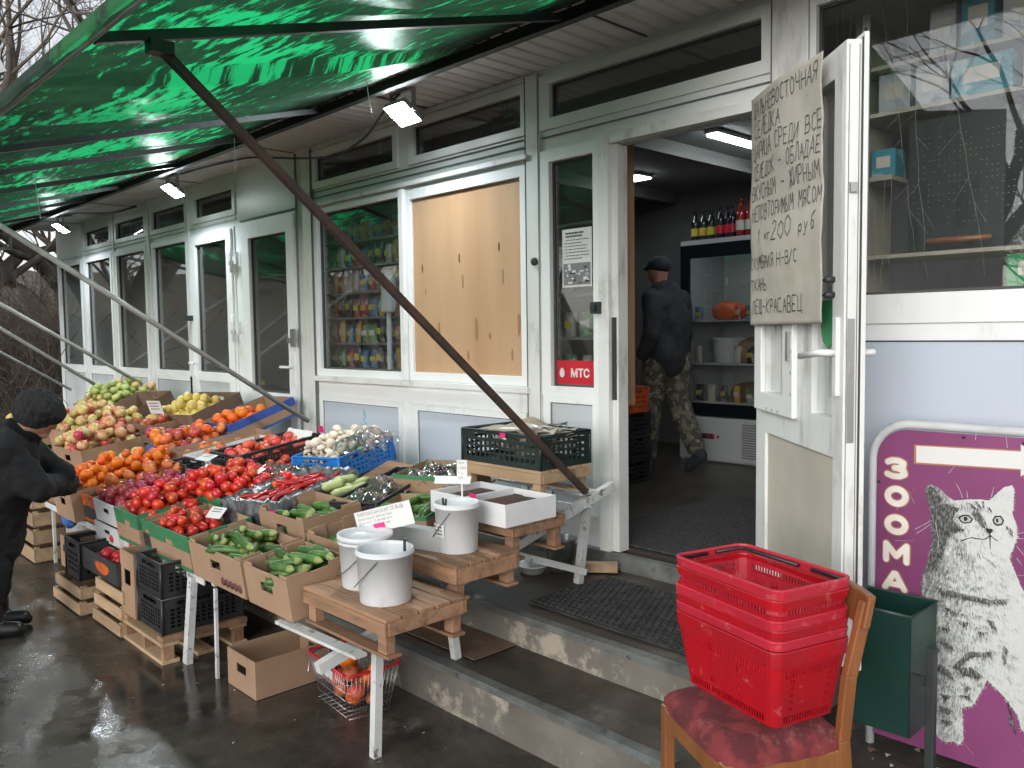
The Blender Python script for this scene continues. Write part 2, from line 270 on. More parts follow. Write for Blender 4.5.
# ---------------------------------------------------------------- mesh helpers
def V(*a): return Vector(a)
class MB:
    def __init__(s): s.v = []; s.f = []; s.m = []; s.s = []
    def add(s, vs, fs, m=0, sm=False, M=None):
        o = len(s.v); s.v += [tuple(M @ Vector(v)) if M else tuple(v) for v in vs]
        for f in fs: s.f.append(tuple(o+i for i in f)); s.m.append(m); s.s.append(sm)
    def box(s, x0, x1, y0, y1, z0, z1, m=0, M=None):
        s.add([(x0,y0,z0),(x1,y0,z0),(x1,y1,z0),(x0,y1,z0),(x0,y0,z1),(x1,y0,z1),(x1,y1,z1),(x0,y1,z1)],
              [(0,3,2,1),(4,5,6,7),(0,1,5,4),(1,2,6,5),(2,3,7,6),(3,0,4,7)], m, False, M)
    def bar(s, a, b, wd, ht, m=0, up=(0,0,1)):      # rectangular bar from a to b
        a, b = Vector(a), Vector(b); d = b-a; L = d.length; d.normalize(); up = Vector(up)
        if abs(d.dot(up)) > .98: up = Vector((0,1,0))
        x = d.cross(up).normalized(); z = x.cross(d).normalized()
        M = Matrix(((x.x,d.x,z.x,a.x),(x.y,d.y,z.y,a.y),(x.z,d.z,z.z,a.z),(0,0,0,1)))
        s.box(-wd/2, wd/2, 0, L, -ht/2, ht/2, m, M)
    def tube(s, pts, r, m=0, n=8, rs=None, caps=True):
        pts = [Vector(p) for p in pts]; rings = []; prev = None
        for i, p in enumerate(pts):
            d = (pts[min(i+1, len(pts)-1)]-pts[max(i-1, 0)]).normalized()
            if prev is None:
                up = Vector((0,0,1)) if abs(d.z) < .9 else Vector((1,0,0)); x = d.cross(up).normalized()
            else: x = (prev - d*prev.dot(d)).normalized()
            prev = x; y = d.cross(x); rr = rs[i] if rs else r
            rings.append([p + (x*math.cos(2*math.pi*k/n)+y*math.sin(2*math.pi*k/n))*rr for k in range(n)])
        vs = [v for g in rings for v in g]; fs = []
        for i in range(len(rings)-1):
            for k in range(n): a = i*n+k; b = i*n+(k+1) % n; fs.append((a, b, b+n, a+n))
        if caps: fs.append(tuple(range(n-1, -1, -1))); fs.append(tuple((len(rings)-1)*n+k for k in range(n)))
        s.add(vs, fs, m, True)
    def lathe(s, prof, m=0, n=20, M=None, sm=True):  # prof: list of (r, z)
        vs = []; fs = []
        for r, z in prof:
            for k in range(n): vs.append((r*math.cos(2*math.pi*k/n), r*math.sin(2*math.pi*k/n), z))
        for i in range(len(prof)-1):
            for k in range(n): a = i*n+k; b = i*n+(k+1) % n; fs.append((a, b, b+n, a+n))
        s.add(vs, fs, m, sm, M)
    def prism(s, poly, y0, y1, m=0, M=None):         # polygon in x,z extruded along y
        n = len(poly); vs = [(x, y0, z) for x, z in poly]+[(x, y1, z) for x, z in poly]
        ar = sum(poly[i][0]*poly[(i+1) % n][1]-poly[(i+1) % n][0]*poly[i][1] for i in range(n))
        fs = [tuple(range(n)), tuple(range(2*n-1, n-1, -1))] if ar > 0 else [tuple(range(n-1,-1,-1)), tuple(range(n, 2*n))]
        for i in range(n):
            j = (i+1) % n; fs.append((i, n+i, n+j, j) if ar > 0 else (j, n+j, n+i, i))
        s.add(vs, fs, m, False, M)
    def panel(s, P, holes=(), t=.005, m=0, M=None):  # bilinear sheet with rectangular openings (u0,u1,v0,v1)
        P = [Vector(p) for p in P]; nrm = (P[1]-P[0]).cross(P[3]-P[0]).normalized()
        us = sorted({0., 1.} | {round(h[i], 5) for h in holes for i in (0, 1)}); vs_ = sorted({0., 1.} | {round(h[i], 5) for h in holes for i in (2, 3)})
        def pos(u, v, k): return (P[0]*(1-u)+P[1]*u)*(1-v)+(P[3]*(1-u)+P[2]*u)*v - nrm*(t*k)
        nu, nv = len(us)-1, len(vs_)-1
        keep = [[not any(h[0]-1e-6 <= (us[i]+us[i+1])/2 <= h[1]+1e-6 and h[2]-1e-6 <= (vs_[j]+vs_[j+1])/2 <= h[3]+1e-6 for h in holes) for j in range(nv)] for i in range(nu)]
        vid = {}; vs = []; fs = []
        def g(i, j, k):
            if (i, j, k) not in vid: vid[(i, j, k)] = len(vs); vs.append(pos(us[i], vs_[j], k))
            return vid[(i, j, k)]
        K = lambda i, j: 0 <= i < nu and 0 <= j < nv and keep[i][j]
        for i in range(nu):
            for j in range(nv):
                if not keep[i][j]: continue
                fs.append((g(i,j,0), g(i+1,j,0), g(i+1,j+1,0), g(i,j+1,0))); fs.append((g(i,j,1), g(i,j+1,1), g(i+1,j+1,1), g(i+1,j,1)))
                if not K(i-1,j): fs.append((g(i,j,0), g(i,j+1,0), g(i,j+1,1), g(i,j,1)))
                if not K(i+1,j): fs.append((g(i+1,j,0), g(i+1,j,1), g(i+1,j+1,1), g(i+1,j+1,0)))
                if not K(i,j-1): fs.append((g(i,j,0), g(i,j,1), g(i+1,j,1), g(i+1,j,0)))
                if not K(i,j+1): fs.append((g(i,j+1,0), g(i+1,j+1,0), g(i+1,j+1,1), g(i,j+1,1)))
        s.add(vs, fs, m, False, M)
    def build(s, name, mats, parent=None, world=False, bevel=0, smooth=None):
        me = bpy.data.meshes.new(name); vs = s.v
        if world and parent is not None: L = parent.location; vs = [(x-L.x, y-L.y, z-L.z) for x, y, z in vs]
        me.from_pydata(vs, [], s.f)
        if isinstance(mats, str): mats = [mats]
        for k in mats: me.materials.append(MATS[k])
        me.polygons.foreach_set('material_index', s.m); me.polygons.foreach_set('use_smooth', [bool(q) if smooth is None else smooth for q in s.s])
        me.update(); o = bpy.data.objects.new(name, me); C.objects.link(o)
        if parent is not None: o.parent = parent
        if bevel:
            b = o.modifiers.new('bevel', 'BEVEL'); b.width = bevel; b.segments = 2; b.limit_method = 'ANGLE'; b.angle_limit = R(50)
        return o
def tag(o, label=None, cat=None, group=None, kind=None):
    if label: o['label'] = label
    if cat: o['category'] = cat
    if group: o['group'] = group
    if kind: o['kind'] = kind
    return o
def thing(name, label, cat, loc=(0,0,0), rotz=0, group=None, M=None):
    o = bpy.data.objects.new(name, None); C.objects.link(o); o.empty_display_size = .1
    if M is not None:
        o.rotation_mode = 'QUATERNION'; o.location = M.to_translation(); o.rotation_quaternion = M.to_quaternion(); o.scale = M.to_scale()
    else: o.location = loc; o.rotation_euler = (0, 0, rotz)
    return tag(o, label, cat, group)
def copy_tree(o, parent=None):
    c = o.copy(); C.objects.link(c)
    if parent is not None: c.parent = parent
    for ch in [q for q in bpy.data.objects if q.parent == o]: copy_tree(ch, c)
    return c
def struct(name, mb, m): return tag(mb.build(name, m), kind='structure')
def rbox(mb, c, dx, dy, dz, rz=0, m=0, tilt=(0,0)):
    M = Matrix.Translation(c) @ Matrix.Rotation(rz, 4, 'Z') @ Matrix.Rotation(tilt[0], 4, 'X') @ Matrix.Rotation(tilt[1], 4, 'Y'); mb.box(-dx/2, dx/2, -dy/2, dy/2, -dz/2, dz/2, m, M)
def fuse(caps, ells, voxel, mats, name, parent, disp=0, dscale=8, iters=2, world=True):
    """one continuous skin from tapered limbs and ellipsoids, fused by a voxel remesh"""
    bm = bmesh.new()
    for p0, a, p1, b in caps:
        p0, p1 = Vector(p0), Vector(p1); d = p1-p0; L = d.length
        if L > 1e-5:
            q = d.to_track_quat('Z', 'Y').to_matrix().to_4x4()
            bmesh.ops.create_cone(bm, cap_ends=True, segments=16, radius1=a, radius2=b, depth=L, matrix=Matrix.Translation((p0+p1)/2) @ q)
        for p, r in ((p0, a), (p1, b)): bmesh.ops.create_uvsphere(bm, u_segments=16, v_segments=10, radius=r, matrix=Matrix.Translation(p))
    for e in ells:
        c, rad = e[0], e[1]; rot = e[2] if len(e) > 2 else Matrix.Identity(4)
        bmesh.ops.create_uvsphere(bm, u_segments=24, v_segments=16, radius=1, matrix=Matrix.Translation(c) @ rot @ Matrix.Diagonal((*rad, 1)))
    me = bpy.data.meshes.new('tmp'); bm.to_mesh(me); bm.free(); o = bpy.data.objects.new('tmp', me); C.objects.link(o)
    r = o.modifiers.new('r', 'REMESH'); r.mode = 'VOXEL'; r.voxel_size = voxel
    s = o.modifiers.new('s', 'SMOOTH'); s.factor = .6; s.iterations = iters
    dg = bpy.context.evaluated_depsgraph_get(); me2 = bpy.data.meshes.new_from_object(o.evaluated_get(dg)); bpy.data.objects.remove(o)
    if disp:
        for v in me2.vertices:
            k = noise.noise(Vector((v.co.x*dscale, v.co.y*dscale, v.co.z*dscale*.6)))*disp + noise.noise(v.co*dscale*3)*disp*.4
            v.co += v.normal*k
    if world and parent is not None:
        for v in me2.vertices: v.co -= parent.location
    me2.materials.clear()
    for k in ([mats] if isinstance(mats, str) else mats): me2.materials.append(MATS[k])
    me2.polygons.foreach_set('use_smooth', [True]*len(me2.polygons)); me2.name = name
    o = bpy.data.objects.new(name, me2); C.objects.link(o)
    if parent is not None: o.parent = parent
    return o
def text_mesh(txt, size, bold=0):
    c = bpy.data.curves.new('t', 'FONT'); c.body = txt; c.size = size; c.offset = bold; c.resolution_u = 4; c.align_x = 'CENTER'; c.align_y = 'CENTER'
    o = bpy.data.objects.new('t', c); C.objects.link(o); dg = bpy.context.evaluated_depsgraph_get()
    me = bpy.data.meshes.new_from_object(o.evaluated_get(dg)); vs = [tuple(v.co) for v in me.vertices]; fs = [tuple(p.vertices) for p in me.polygons]
    bpy.data.objects.remove(o); return vs, fs
def put_text(mb, txt, size, M, m=0, bold=0, sx=1):
    vs, fs = text_mesh(txt, size, bold); mb.add([(x*sx, y, 0) for x, y, z in vs], fs, m, False, M)
GL = {'А':['0,0 .3,1 .6,0','.12,.38 .48,.38'],'Б':['.55,1 0,1 0,0 .4,0 .55,.15 .55,.35 .4,.5 0,.5'],'В':['0,0 0,1 .38,1 .48,.85 .48,.65 .35,.52 0,.52','.35,.52 .55,.38 .55,.14 .4,0 0,0'],
'Г':['0,0 0,1 .5,1'],'Д':['-.02,-.15 -.02,0 .6,0 .6,-.15','.08,0 .2,1 .5,1 .5,0'],'Е':['.5,1 0,1 0,0 .5,0','0,.52 .4,.52'],'Ж':['0,1 .6,0','.6,1 0,0','.3,1 .3,0'],'З':['0,.85 .2,1 .45,.9 .45,.65 .2,.52','.2,.52 .5,.4 .5,.12 .25,0 0,.14'],
'И':['0,1 0,0 .5,1 .5,0'],'Й':['0,1 0,0 .5,1 .5,0','.12,1.2 .25,1.12 .38,1.2'],'К':['0,0 0,1','.5,1 0,.48 .52,0'],'Л':['0,0 .12,.2 .28,1 .52,1 .52,0'],'М':['0,0 .06,1 .3,.4 .54,1 .6,0'],'Н':['0,0 0,1','.5,0 .5,1','0,.52 .5,.52'],
'О':['.25,0 .03,.2 .03,.8 .25,1 .48,.8 .48,.2 .25,0'],'П':['0,0 0,1 .5,1 .5,0'],'Р':['0,0 0,1 .4,1 .5,.85 .5,.62 .4,.48 0,.48'],'С':['.5,.9 .3,1 .05,.82 .05,.2 .28,0 .5,.1'],'Т':['0,1 .56,1','.28,1 .28,0'],'У':['0,1 .27,.45','.52,1 .2,0 .05,.04'],
'Х':['0,1 .52,0','.5,1 0,0'],'Ц':['0,1 0,0 .52,0 .52,-.18','.46,1 .46,0'],'Ч':['0,1 .02,.55 .2,.45 .46,.5','.46,1 .46,0'],'Щ':['0,1 0,0 .6,0 .6,-.18','.27,1 .27,0','.54,1 .54,0'],'Ы':['0,1 0,0 .28,.05 .34,.28 .2,.45 0,.45','.54,1 .54,0'],'Ь':['0,1 0,0 .38,.03 .46,.28 .3,.47 0,.47'],
'Я':['.5,0 .5,1 .15,1 .04,.85 .04,.62 .15,.5 .5,.5','.3,.5 0,0'],'-':['.05,.5 .5,.5'],'/':['0,-.1 .5,1.1'],'1':['.05,.7 .25,1 .25,0'],'2':['0,.8 .2,1 .45,.88 .42,.6 0,0 .52,0'],'0':['.27,0 .0,.3 .03,.8 .28,1 .52,.75 .5,.25 .27,0'],
'р':['0,.45 .0,-.3','0,.4 .25,.5 .38,.3 .3,.05 0,.08'],'у':['0,.5 .15,.1','.35,.5 .1,-.3 -.05,-.25'],'б':['.5,.95 .1,.75 0,.3 .15,0 .38,.08 .38,.38 .1,.48'],'к':['0,0 0,.6','.35,.55 0,.28 .38,0'],'г':['.0,0 0,.5 .33,.5'],',':['.1,.1 0,-.15']}
def scrawl(mb, txt, O, ux, uz, h, wd, nx, m=0, adv=.74, jit=.04, seed=1):
    """marker handwriting: flat ribbons on a sheet; ux, uz in-plane unit vectors, nx the outward normal"""
    rnd = random.Random(seed+len(txt)); O = Vector(O); x = 0
    for ch in txt:
        if ch == ' ': x += .45*h; continue
        for st in GL.get(ch, []):
            pts = [tuple(float(q) for q in p.split(',')) for p in st.split()]
            jx, jz = rnd.uniform(-jit, jit), rnd.uniform(-jit, jit)
            P = [O + ux*(x+(a+jx+rnd.uniform(-jit, jit)*.5)*h) + uz*((b+jz+rnd.uniform(-jit, jit)*.5)*h) for a, b in pts]
            for a, b in zip(P, P[1:]):
                d = (b-a); L = d.length
                if L < 1e-6: continue
                d /= L; sd = nx.cross(d)*wd/2; a2 = a-d*wd*.4; b2 = b+d*wd*.4
                mb.add([a2-sd, b2-sd, b2+sd, a2+sd], [(0,1,2,3)], m); 
        x += adv*h*rnd.uniform(.93, 1.07)
    return x

# ================================================================ SETTING: ground, steps
FY = 3.31
mb = MB(); N = 40
for (x0, x1, y0, y1, z) in [(-120, 120, -120, 120, -.004)]: mb.add([(x0,y0,z),(x1,y0,z),(x1,y1,z),(x0,y1,z)], [(0,1,2,3)])
struct('ground', mb, 'leaf_litter')
mb = MB(); mb.add([(-30,-12,0),(14,-12,0),(14,3.5,0),(-30,3.5,0)], [(0,1,2,3)]); struct('street', mb, 'wet_asphalt')
# steps in front of the shop: each a concrete body with a worn grey nosing along its edge
def wavy_block(x0, x1, y0, y1, z0, z1, seed, amp=.006, nx=60):
    mb = MB(); vs = []; fs = []
    prof = [(y0, z0), (y0-.004, (z0+z1)/2), (y0, z1-.014), (y0+.012, z1), (y0+.1, z1), (y1, z1)]
    for i in range(nx+1):
        x = x0+(x1-x0)*i/nx
        for j, (y, z) in enumerate(prof):
            k = noise.noise(Vector((x*3, j*2.3, seed)))*amp if 0 < j < 4 else 0
            vs.append((x, y+k, z+(k*.5 if j in (2, 3) else 0)))
    n = len(prof)
    for i in range(nx):
        for j in range(n-1): a = i*n+j; fs.append((a, a+n, a+n+1, a+1) if False else (a, a+n, a+n+1, a+1)); 
    mb.add(vs, fs, 0)
    mb.m = [1 if (k % (n-1)) >= 3 else 0 for k in range(len(fs))]
    e = [(x1, y, z) for y, z in prof]+[(x1, y1, z0)]; mb.add(e, [tuple(range(len(e)))], 0)
    return mb
o = wavy_block(-14, -1.48, 2.09, 2.5, 0, .19, 3).build('lower_step', ['concrete', 'concrete_top'], smooth=False); tag(o, kind='structure')
o = wavy_block(-14, -1.50, 2.45, 3.36, 0, .33, 9).build('upper_step', ['concrete', 'concrete_top'], smooth=False); tag(o, kind='structure')
mb = MB(); mb.box(-14, -1.485, 2.082, 2.128, .163, .1935); mb.box(-14, -1.505, 2.442, 2.488, .303, .3335); struct('step_nosing', mb, 'nosing')
mb = MB(); mb.box(-3.4, -1.5, 3.262, 3.312, .331, .413); struct('door_threshold', mb, 'nosing')

# ================================================================ SHOP BUILDING
B = thing('shop_building', 'long white plastic panel shop building with glazed front, boarded window and open doorway', 'shop building', (-5.5, 3.5, 0))
def bb(mb, name, m, parent=B, **k): return mb.build(name, m, parent, world=True, **k)
XL, XR = -12.16, 2.2
ZT = 2.967
glassr = dict(T1=(-10.93,-10.09,2.655,2.828), T2=(-9.85,-9.02,2.65,2.826), T3=(-8.795,-7.97,2.648,2.826), T4=(-7.735,-6.95,2.652,2.83),
 P1=(-12.02,-11.18,1.216,2.466), P2=(-10.935,-10.1,1.216,2.464), P3=(-9.87,-9.04,1.216,2.462), P4=(-8.785,-7.972,1.218,2.464),
 T5=(-5.555,-4.57,2.692,2.868), T6=(-4.343,-3.356,2.69,2.873), T7=(-3.132,-1.879,2.70,2.88), W=(-5.545,-4.50,1.296,2.45), N=(-3.14,-2.832,1.254,2.465), RW=(-1.632,1.9,1.68,2.86))
frames = {k: (v[0]-.055, v[1]+.055, v[2]-.05, v[3]+.05) for k, v in glassr.items()}
frames['W'] = (-5.60, -4.448, 1.243, 2.505); frames['PLY'] = (-4.446, -3.32, 1.243, 2.505); frames['N'] = (-3.21, -2.775, 1.20, 2.53); frames['RW'] = (-1.66, 1.95, 1.565, 2.93)
frames['D1'] = (-7.87, -6.93, .45, 2.505); frames['D2'] = (-6.80, -5.85, .45, 2.52); frames['DO'] = (-2.772, -1.80, .33, 2.525)
for k in ('P1','P2','P3','P4'): frames[k] = (frames[k][0], frames[k][1], 1.165, 2.52)
frames['T7'] = (-3.21, -1.83, 2.64, 2.93)
def hole(fr, x0, x1, z0, z1): return ((fr[0]-x0)/(x1-x0), (fr[1]-x0)/(x1-x0), (fr[2]-z0)/(z1-z0), (fr[3]-z0)/(z1-z0))
mb = MB(); zb = 0.0
mb.panel([(XL,FY,zb),(XR,FY,zb),(XR,FY,ZT+.15),(XL,FY,ZT+.15)], [hole(f, XL, XR, zb, ZT+.15) for f in frames.values()], .06)
bb(mb, 'wall', 'pvc')
# side walls, back, roof slab
mb = MB(); mb.box(XL, XL+.07, FY+.0605, 8, 0, ZT+.15); mb.box(XR-.07, XR, FY+.0605, 8, 0, ZT+.15); mb.box(XL+.07, XR-.07, 7.93, 8, 0, ZT+.15); bb(mb, 'side_wall', 'pvc')
mb = MB(); mb.box(XL-.15, XR+.1, 2.5, 8.1, 3.13, 3.26); bb(mb, 'roof', 'pvc_dirty')
# interior shell: floor, ceiling, back wall, partition
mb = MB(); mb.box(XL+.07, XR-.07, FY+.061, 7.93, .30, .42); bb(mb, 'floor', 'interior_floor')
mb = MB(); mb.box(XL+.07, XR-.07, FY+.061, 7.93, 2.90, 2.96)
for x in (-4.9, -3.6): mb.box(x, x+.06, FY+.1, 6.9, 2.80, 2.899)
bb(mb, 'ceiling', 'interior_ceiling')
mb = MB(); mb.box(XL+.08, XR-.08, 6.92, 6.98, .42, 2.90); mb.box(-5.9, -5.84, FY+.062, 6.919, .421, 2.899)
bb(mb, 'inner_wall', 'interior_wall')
mb = MB(); mb.box(-3.05, -1.85, FY+.10, 4.9, .424, .432); bb(mb, 'doormat_strip', 'rug_grey')
# corrugated soffit
mb = MB(); vs = []; fs = []; x = XL-.1; i = 0
while x < XR:
    for dx, dz in ((0,0),(.075,0),(.083,.013),(.097,.013)):
        vs += [(x+dx, 2.52, ZT+dz), (x+dx, FY+.0, ZT+dz)]; i += 1
    x += .105
for k in range(i-1): fs.append((2*k, 2*k+1, 2*k+3, 2*k+2))
mb.add(vs, fs); 
for q in (-11.2,-9.4,-7.6,-5.9,-4.2,-2.5,-.9): mb.box(q, q+.012, 2.52, FY, ZT-.006, ZT-.001, 1)
mb.box(XL-.1, XR, 2.485, 2.519, ZT-.03, 3.129, 0)
bb(mb, 'soffit', ['soffit', 'seam'])
# window units
def win(key, fw_in=None, mglass='glass', mf='pvc', mull=(), name='window'):
    f = frames[key]; g = glassr[key]; y0, y1 = FY-.014, FY+.05
    mb = MB(); mb.panel([(f[0],y0,f[2]),(f[1],y0,f[2]),(f[1],y0,f[3]),(f[0],y0,f[3])], [hole(g, f[0], f[1], f[2], f[3])], y1-y0)
    e = .012; g2 = (g[0]+e, g[1]-e, g[2]+e, g[3]-e)     # dark rubber gasket
    mb.panel([(g[0],FY+.012,g[2]),(g[1],FY+.012,g[2]),(g[1],FY+.012,g[3]),(g[0],FY+.012,g[3])], [hole(g2, *g)], .02, 1)
    o = bb(mb, name, [mf, 'seam'], bevel=.003)
    mb = MB(); mb.box(g[0]+.002, g[1]-.002, FY+.024, FY+.03, g[2]+.002, g[3]-.002)
    p = mb.build('pane', mglass, o, world=False); 
    p.data.transform(Matrix.Translation(-B.location)); return o
for k in ('T1','T2','T3','T4','T5','T6','T7'): win(k, mglass='glass', name='transom_window')
for k in ('P1','P2','P3','P4','W','N'): win(k)
win('RW', mglass='glass_clear')
# sliding boarded bay
f = frames['PLY']; g = (-4.395, -3.375, 1.299, 2.42)
mb = MB(); mb.panel([(f[0],FY-.008,f[2]),(f[1],FY-.008,f[2]),(f[1],FY-.008,f[3]),(f[0],FY-.008,f[3])], [hole(g, *f)], .05); o = bb(mb, 'window', 'pvc', bevel=.003)
mb = MB(); mb.box(g[0]+.001, g[1]-.001, FY+.012, FY+.024, g[2]+.001, g[3]-.001)
rn = random.Random(4)
def W2L(o, M=None): o.data.transform(Matrix.Translation(-B.location))
for (x, z, a, b_, mm) in [(-4.30,1.97,.007,.026,1),(-3.93,2.01,.006,.03,1),(-3.57,2.05,.007,.032,1),(-4.27,1.82,.005,.02,2),(-3.90,1.86,.007,.045,2),(-3.54,1.88,.006,.05,2),
                        (-4.14,1.56,.014,.06,2),(-3.78,1.57,.014,.07,2),(-3.41,1.60,.013,.07,2),(-3.86,1.41,.008,.035,2),(-3.47,1.42,.008,.035,2),(-3.66,1.53,.010,.02,2)]:
    poly = [(x+a*math.cos(t)*rn.uniform(.8,1.2), z+b_*math.sin(t)*rn.uniform(.8,1.2)) for t in [k*2*math.pi/10 for k in range(10)]]; mb.prism(poly, FY+.0105, FY+.0125, mm)
o2 = mb.build('plywood_board', ['plywood', 'knot', 'knot_soft'], o); W2L(o2); tag(o2, 'bare knotty plywood sheet fixed in place of the glass')
mb = MB(); mb.box(-4.478, -4.43, FY-.045, FY-.0145, 1.245, 2.49); o2 = mb.build('sliding_rail', 'pvc', o, bevel=.003); W2L(o2)
# rails, sills, mullion posts, cover strips
mb = MB(); mb.box(-5.62, -3.30, FY-.035, FY-.0145, 2.506, 2.535); mb.box(-5.62, -3.30, FY-.045, FY-.0145, 1.205, 1.242)
mb.box(-3.315, -3.215, FY-.016, FY-.0005, .36, 2.955); mb.box(-5.755, -5.625, FY-.014, FY-.0005, .36, 2.955); mb.box(-1.825, -1.664, FY-.02, FY-.0005, .36, 2.955)
mb.box(-2.768, -2.70, FY-.05, FY-.0145, .415, 2.53); mb.box(-2.70, -2.662, FY-.02, FY+.06, .415, 2.484); mb.box(-2.7, -1.80, FY-.045, FY-.0145, 2.486, 2.535); mb.box(-2.66,-1.86, FY-.014, FY+.06, 2.484, 2.524); mb.box(-1.86,-1.80, FY-.03, FY+.06, .415, 2.484)
for x in (-11.05, -9.975, -8.92, -7.915): mb.box(x-.045, x+.045, FY-.016, FY-.0005, .45, 2.955)
mb.box(-5.60, -3.33, FY-.012, FY-.0005, 2.93, 2.962); mb.box(-12.1,-6.9, FY-.01, FY-.0005, 2.56, 2.585)
bb(mb, 'cover_strip', 'pvc_dirty', bevel=.003)
mb = MB()
for x in (-3.218, -5.60, -5.622, -3.318, -1.829, -5.85): mb.box(x-.0018, x+.0018, FY-.019, FY-.0002, .45, 2.95)
for z in (2.618, 2.575): mb.box(-5.6, -3.34, FY-.013, FY-.0002, z, z+.004)
mb.box(-3.2, -1.84, FY-.016, FY-.0002, 2.60, 2.604); mb.box(-6.80,-5.86, FY-.018, FY-.0002, 2.521, 2.538)
rn = random.Random(2)
bb(mb, 'seam_line', 'joint_grey')
# lower infill panels (frame proud, field recessed)
def low(x0, x1, z0, z1, m='panel_white', fr=.045, label=None):
    mb = MB(); y = FY-.016
    mb.panel([(x0-fr,y,z0-fr),(x1+fr,y,z0-fr),(x1+fr,y,z1+fr),(x0-fr,y,z1+fr)], [(fr/(x1-x0+2*fr), 1-fr/(x1-x0+2*fr), fr/(z1-z0+2*fr), 1-fr/(z1-z0+2*fr))], .0155, 0)
    mb.box(x0, x1, FY-.004, FY-.0008, z0, z1, 1)
    e = .006
    for a in ((x0,x0+e,z0,z1),(x1-e,x1,z0,z1),(x0+e,x1-e,z1-e,z1)): mb.box(a[0],a[1],FY-.006,FY-.0042,a[2],a[3],2)
    return bb(mb, 'infill_panel', ['pvc', m, 'seam'])
for x0, x1 in ((-12.0,-11.13),(-10.9,-10.1),(-9.87,-9.05),(-8.79,-7.95)): low(x0, x1, .52, 1.12)
low(-5.53, -4.56, .50, 1.055, 'panel_blue'); low(-4.35, -3.38, .50, 1.05, 'panel_blue'); low(-3.147, -2.84, .62, 1.165)
low(-1.43, -.30, .30, 1.50, 'panel_blue', .06); low(-.1, 1.0, .3, 1.5, 'panel_blue', .06)
# closed doors
def door(key, g, lowz, hx, side):
    f = frames[key]; y0 = FY-.03
    mb = MB(); lo = (g[0], g[1], lowz, g[2]-.085)
    mb.panel([(f[0]+.03,y0,f[2]),(f[1]-.03,y0,f[2]),(f[1]-.03,y0,f[3]-.02),(f[0]+.03,y0,f[3]-.02)], [hole(g, f[0]+.03, f[1]-.03, f[2], f[3]-.02), hole(lo, f[0]+.03, f[1]-.03, f[2], f[3]-.02)], .06)
    mb.panel([(f[0],FY-.012,f[2]),(f[1],FY-.012,f[2]),(f[1],FY-.012,f[3]),(f[0],FY-.012,f[3])], [(.031/(f[1]-f[0]), 1-.031/(f[1]-f[0]), 0, 1-.021/(f[3]-f[2]))], .05)
    mb.box(lo[0]+.001, lo[1]-.001, FY-.016, FY-.008, lo[2]+.001, lo[3]-.001, 1)
    e = .012; g2 = (g[0]+e, g[1]-e, g[2]+e, g[3]-e); mb.panel([(g[0],FY-.006,g[2]),(g[1],FY-.006,g[2]),(g[1],FY-.006,g[3]),(g[0],FY-.006,g[3])], [hole(g2, *g)], .02, 2)
    d = bb(mb, 'door', ['pvc', 'panel_white', 'seam'], bevel=.003)
    mb = MB(); mb.box(g[0]+.002, g[1]-.002, FY+.006, FY+.012, g[2]+.002, g[3]-.002); p = mb.build('pane', 'glass', d); W2L(p)
    mb = MB(); mb.box(hx-.016, hx+.016, y0-.012, y0-.0005, 1.16, 1.40); mb.tube([(hx, y0-.01, 1.30), (hx, y0-.055, 1.30), (hx+side*.11, y0-.06, 1.30)], .011); p = mb.build('door_handle', 'handle_white', d); W2L(p)
    return d
door('D1', (-7.717, -7.068, 1.22, 2.40), .60, -7.80, 1)
d2 = door('D2', (-6.633, -5.998, 1.08, 2.368), .55, -5.92, -1)
mb = MB()
for z in (2.22, 1.62, .95):
    mb = MB()
    for x in (-6.965, -6.83): mb.box(x-.02, x+.02, FY-.06, FY-.031, z-.05, z+.05)
    mb.box(-6.945, -6.85, FY-.058, FY-.05, z-.02, z+.02); mb.tube([(-6.90, FY-.06, z-.12), (-6.90, FY-.06, z+.12)], .012)
    bb(mb, 'door_hinge', 'handle_white')
mb = MB(); mb.box(-7.89, -7.80, FY-.075, FY-.0305, 1.70, 1.75); bb(mb, 'padlock', 'dark_metal')
mb = MB(); mb.box(-5.99, -5.86, FY-.05, FY-.0305, 1.49, 1.53); mb.box(-5.90, -5.84, FY-.066, FY-.051, 1.46, 1.60); bb(mb, 'door_latch', 'steel')
mb = MB(); mb.box(-2.80, -2.745, FY-.075, FY-.0505, 1.64, 1.70); mb.box(-2.79,-2.76, FY-.09, FY-.0752, 1.655, 1.685); bb(mb, 'lock_box', 'dark_metal')
mb = MB(); mb.box(-2.699, -2.672, FY-.026, FY-.0205, 1.20, 1.62); bb(mb, 'strike_plate', 'dark_metal')
mb = MB(); mb.lathe([(0,0),(.022,0),(.022,.012),(.012,.014),(0,.014)], 0, 14, Matrix.Translation((-3.25, FY-.0165, 1.94)) @ Matrix.Rotation(R(90), 4, 'X')); bb(mb, 'doorbell', 'dark_metal')
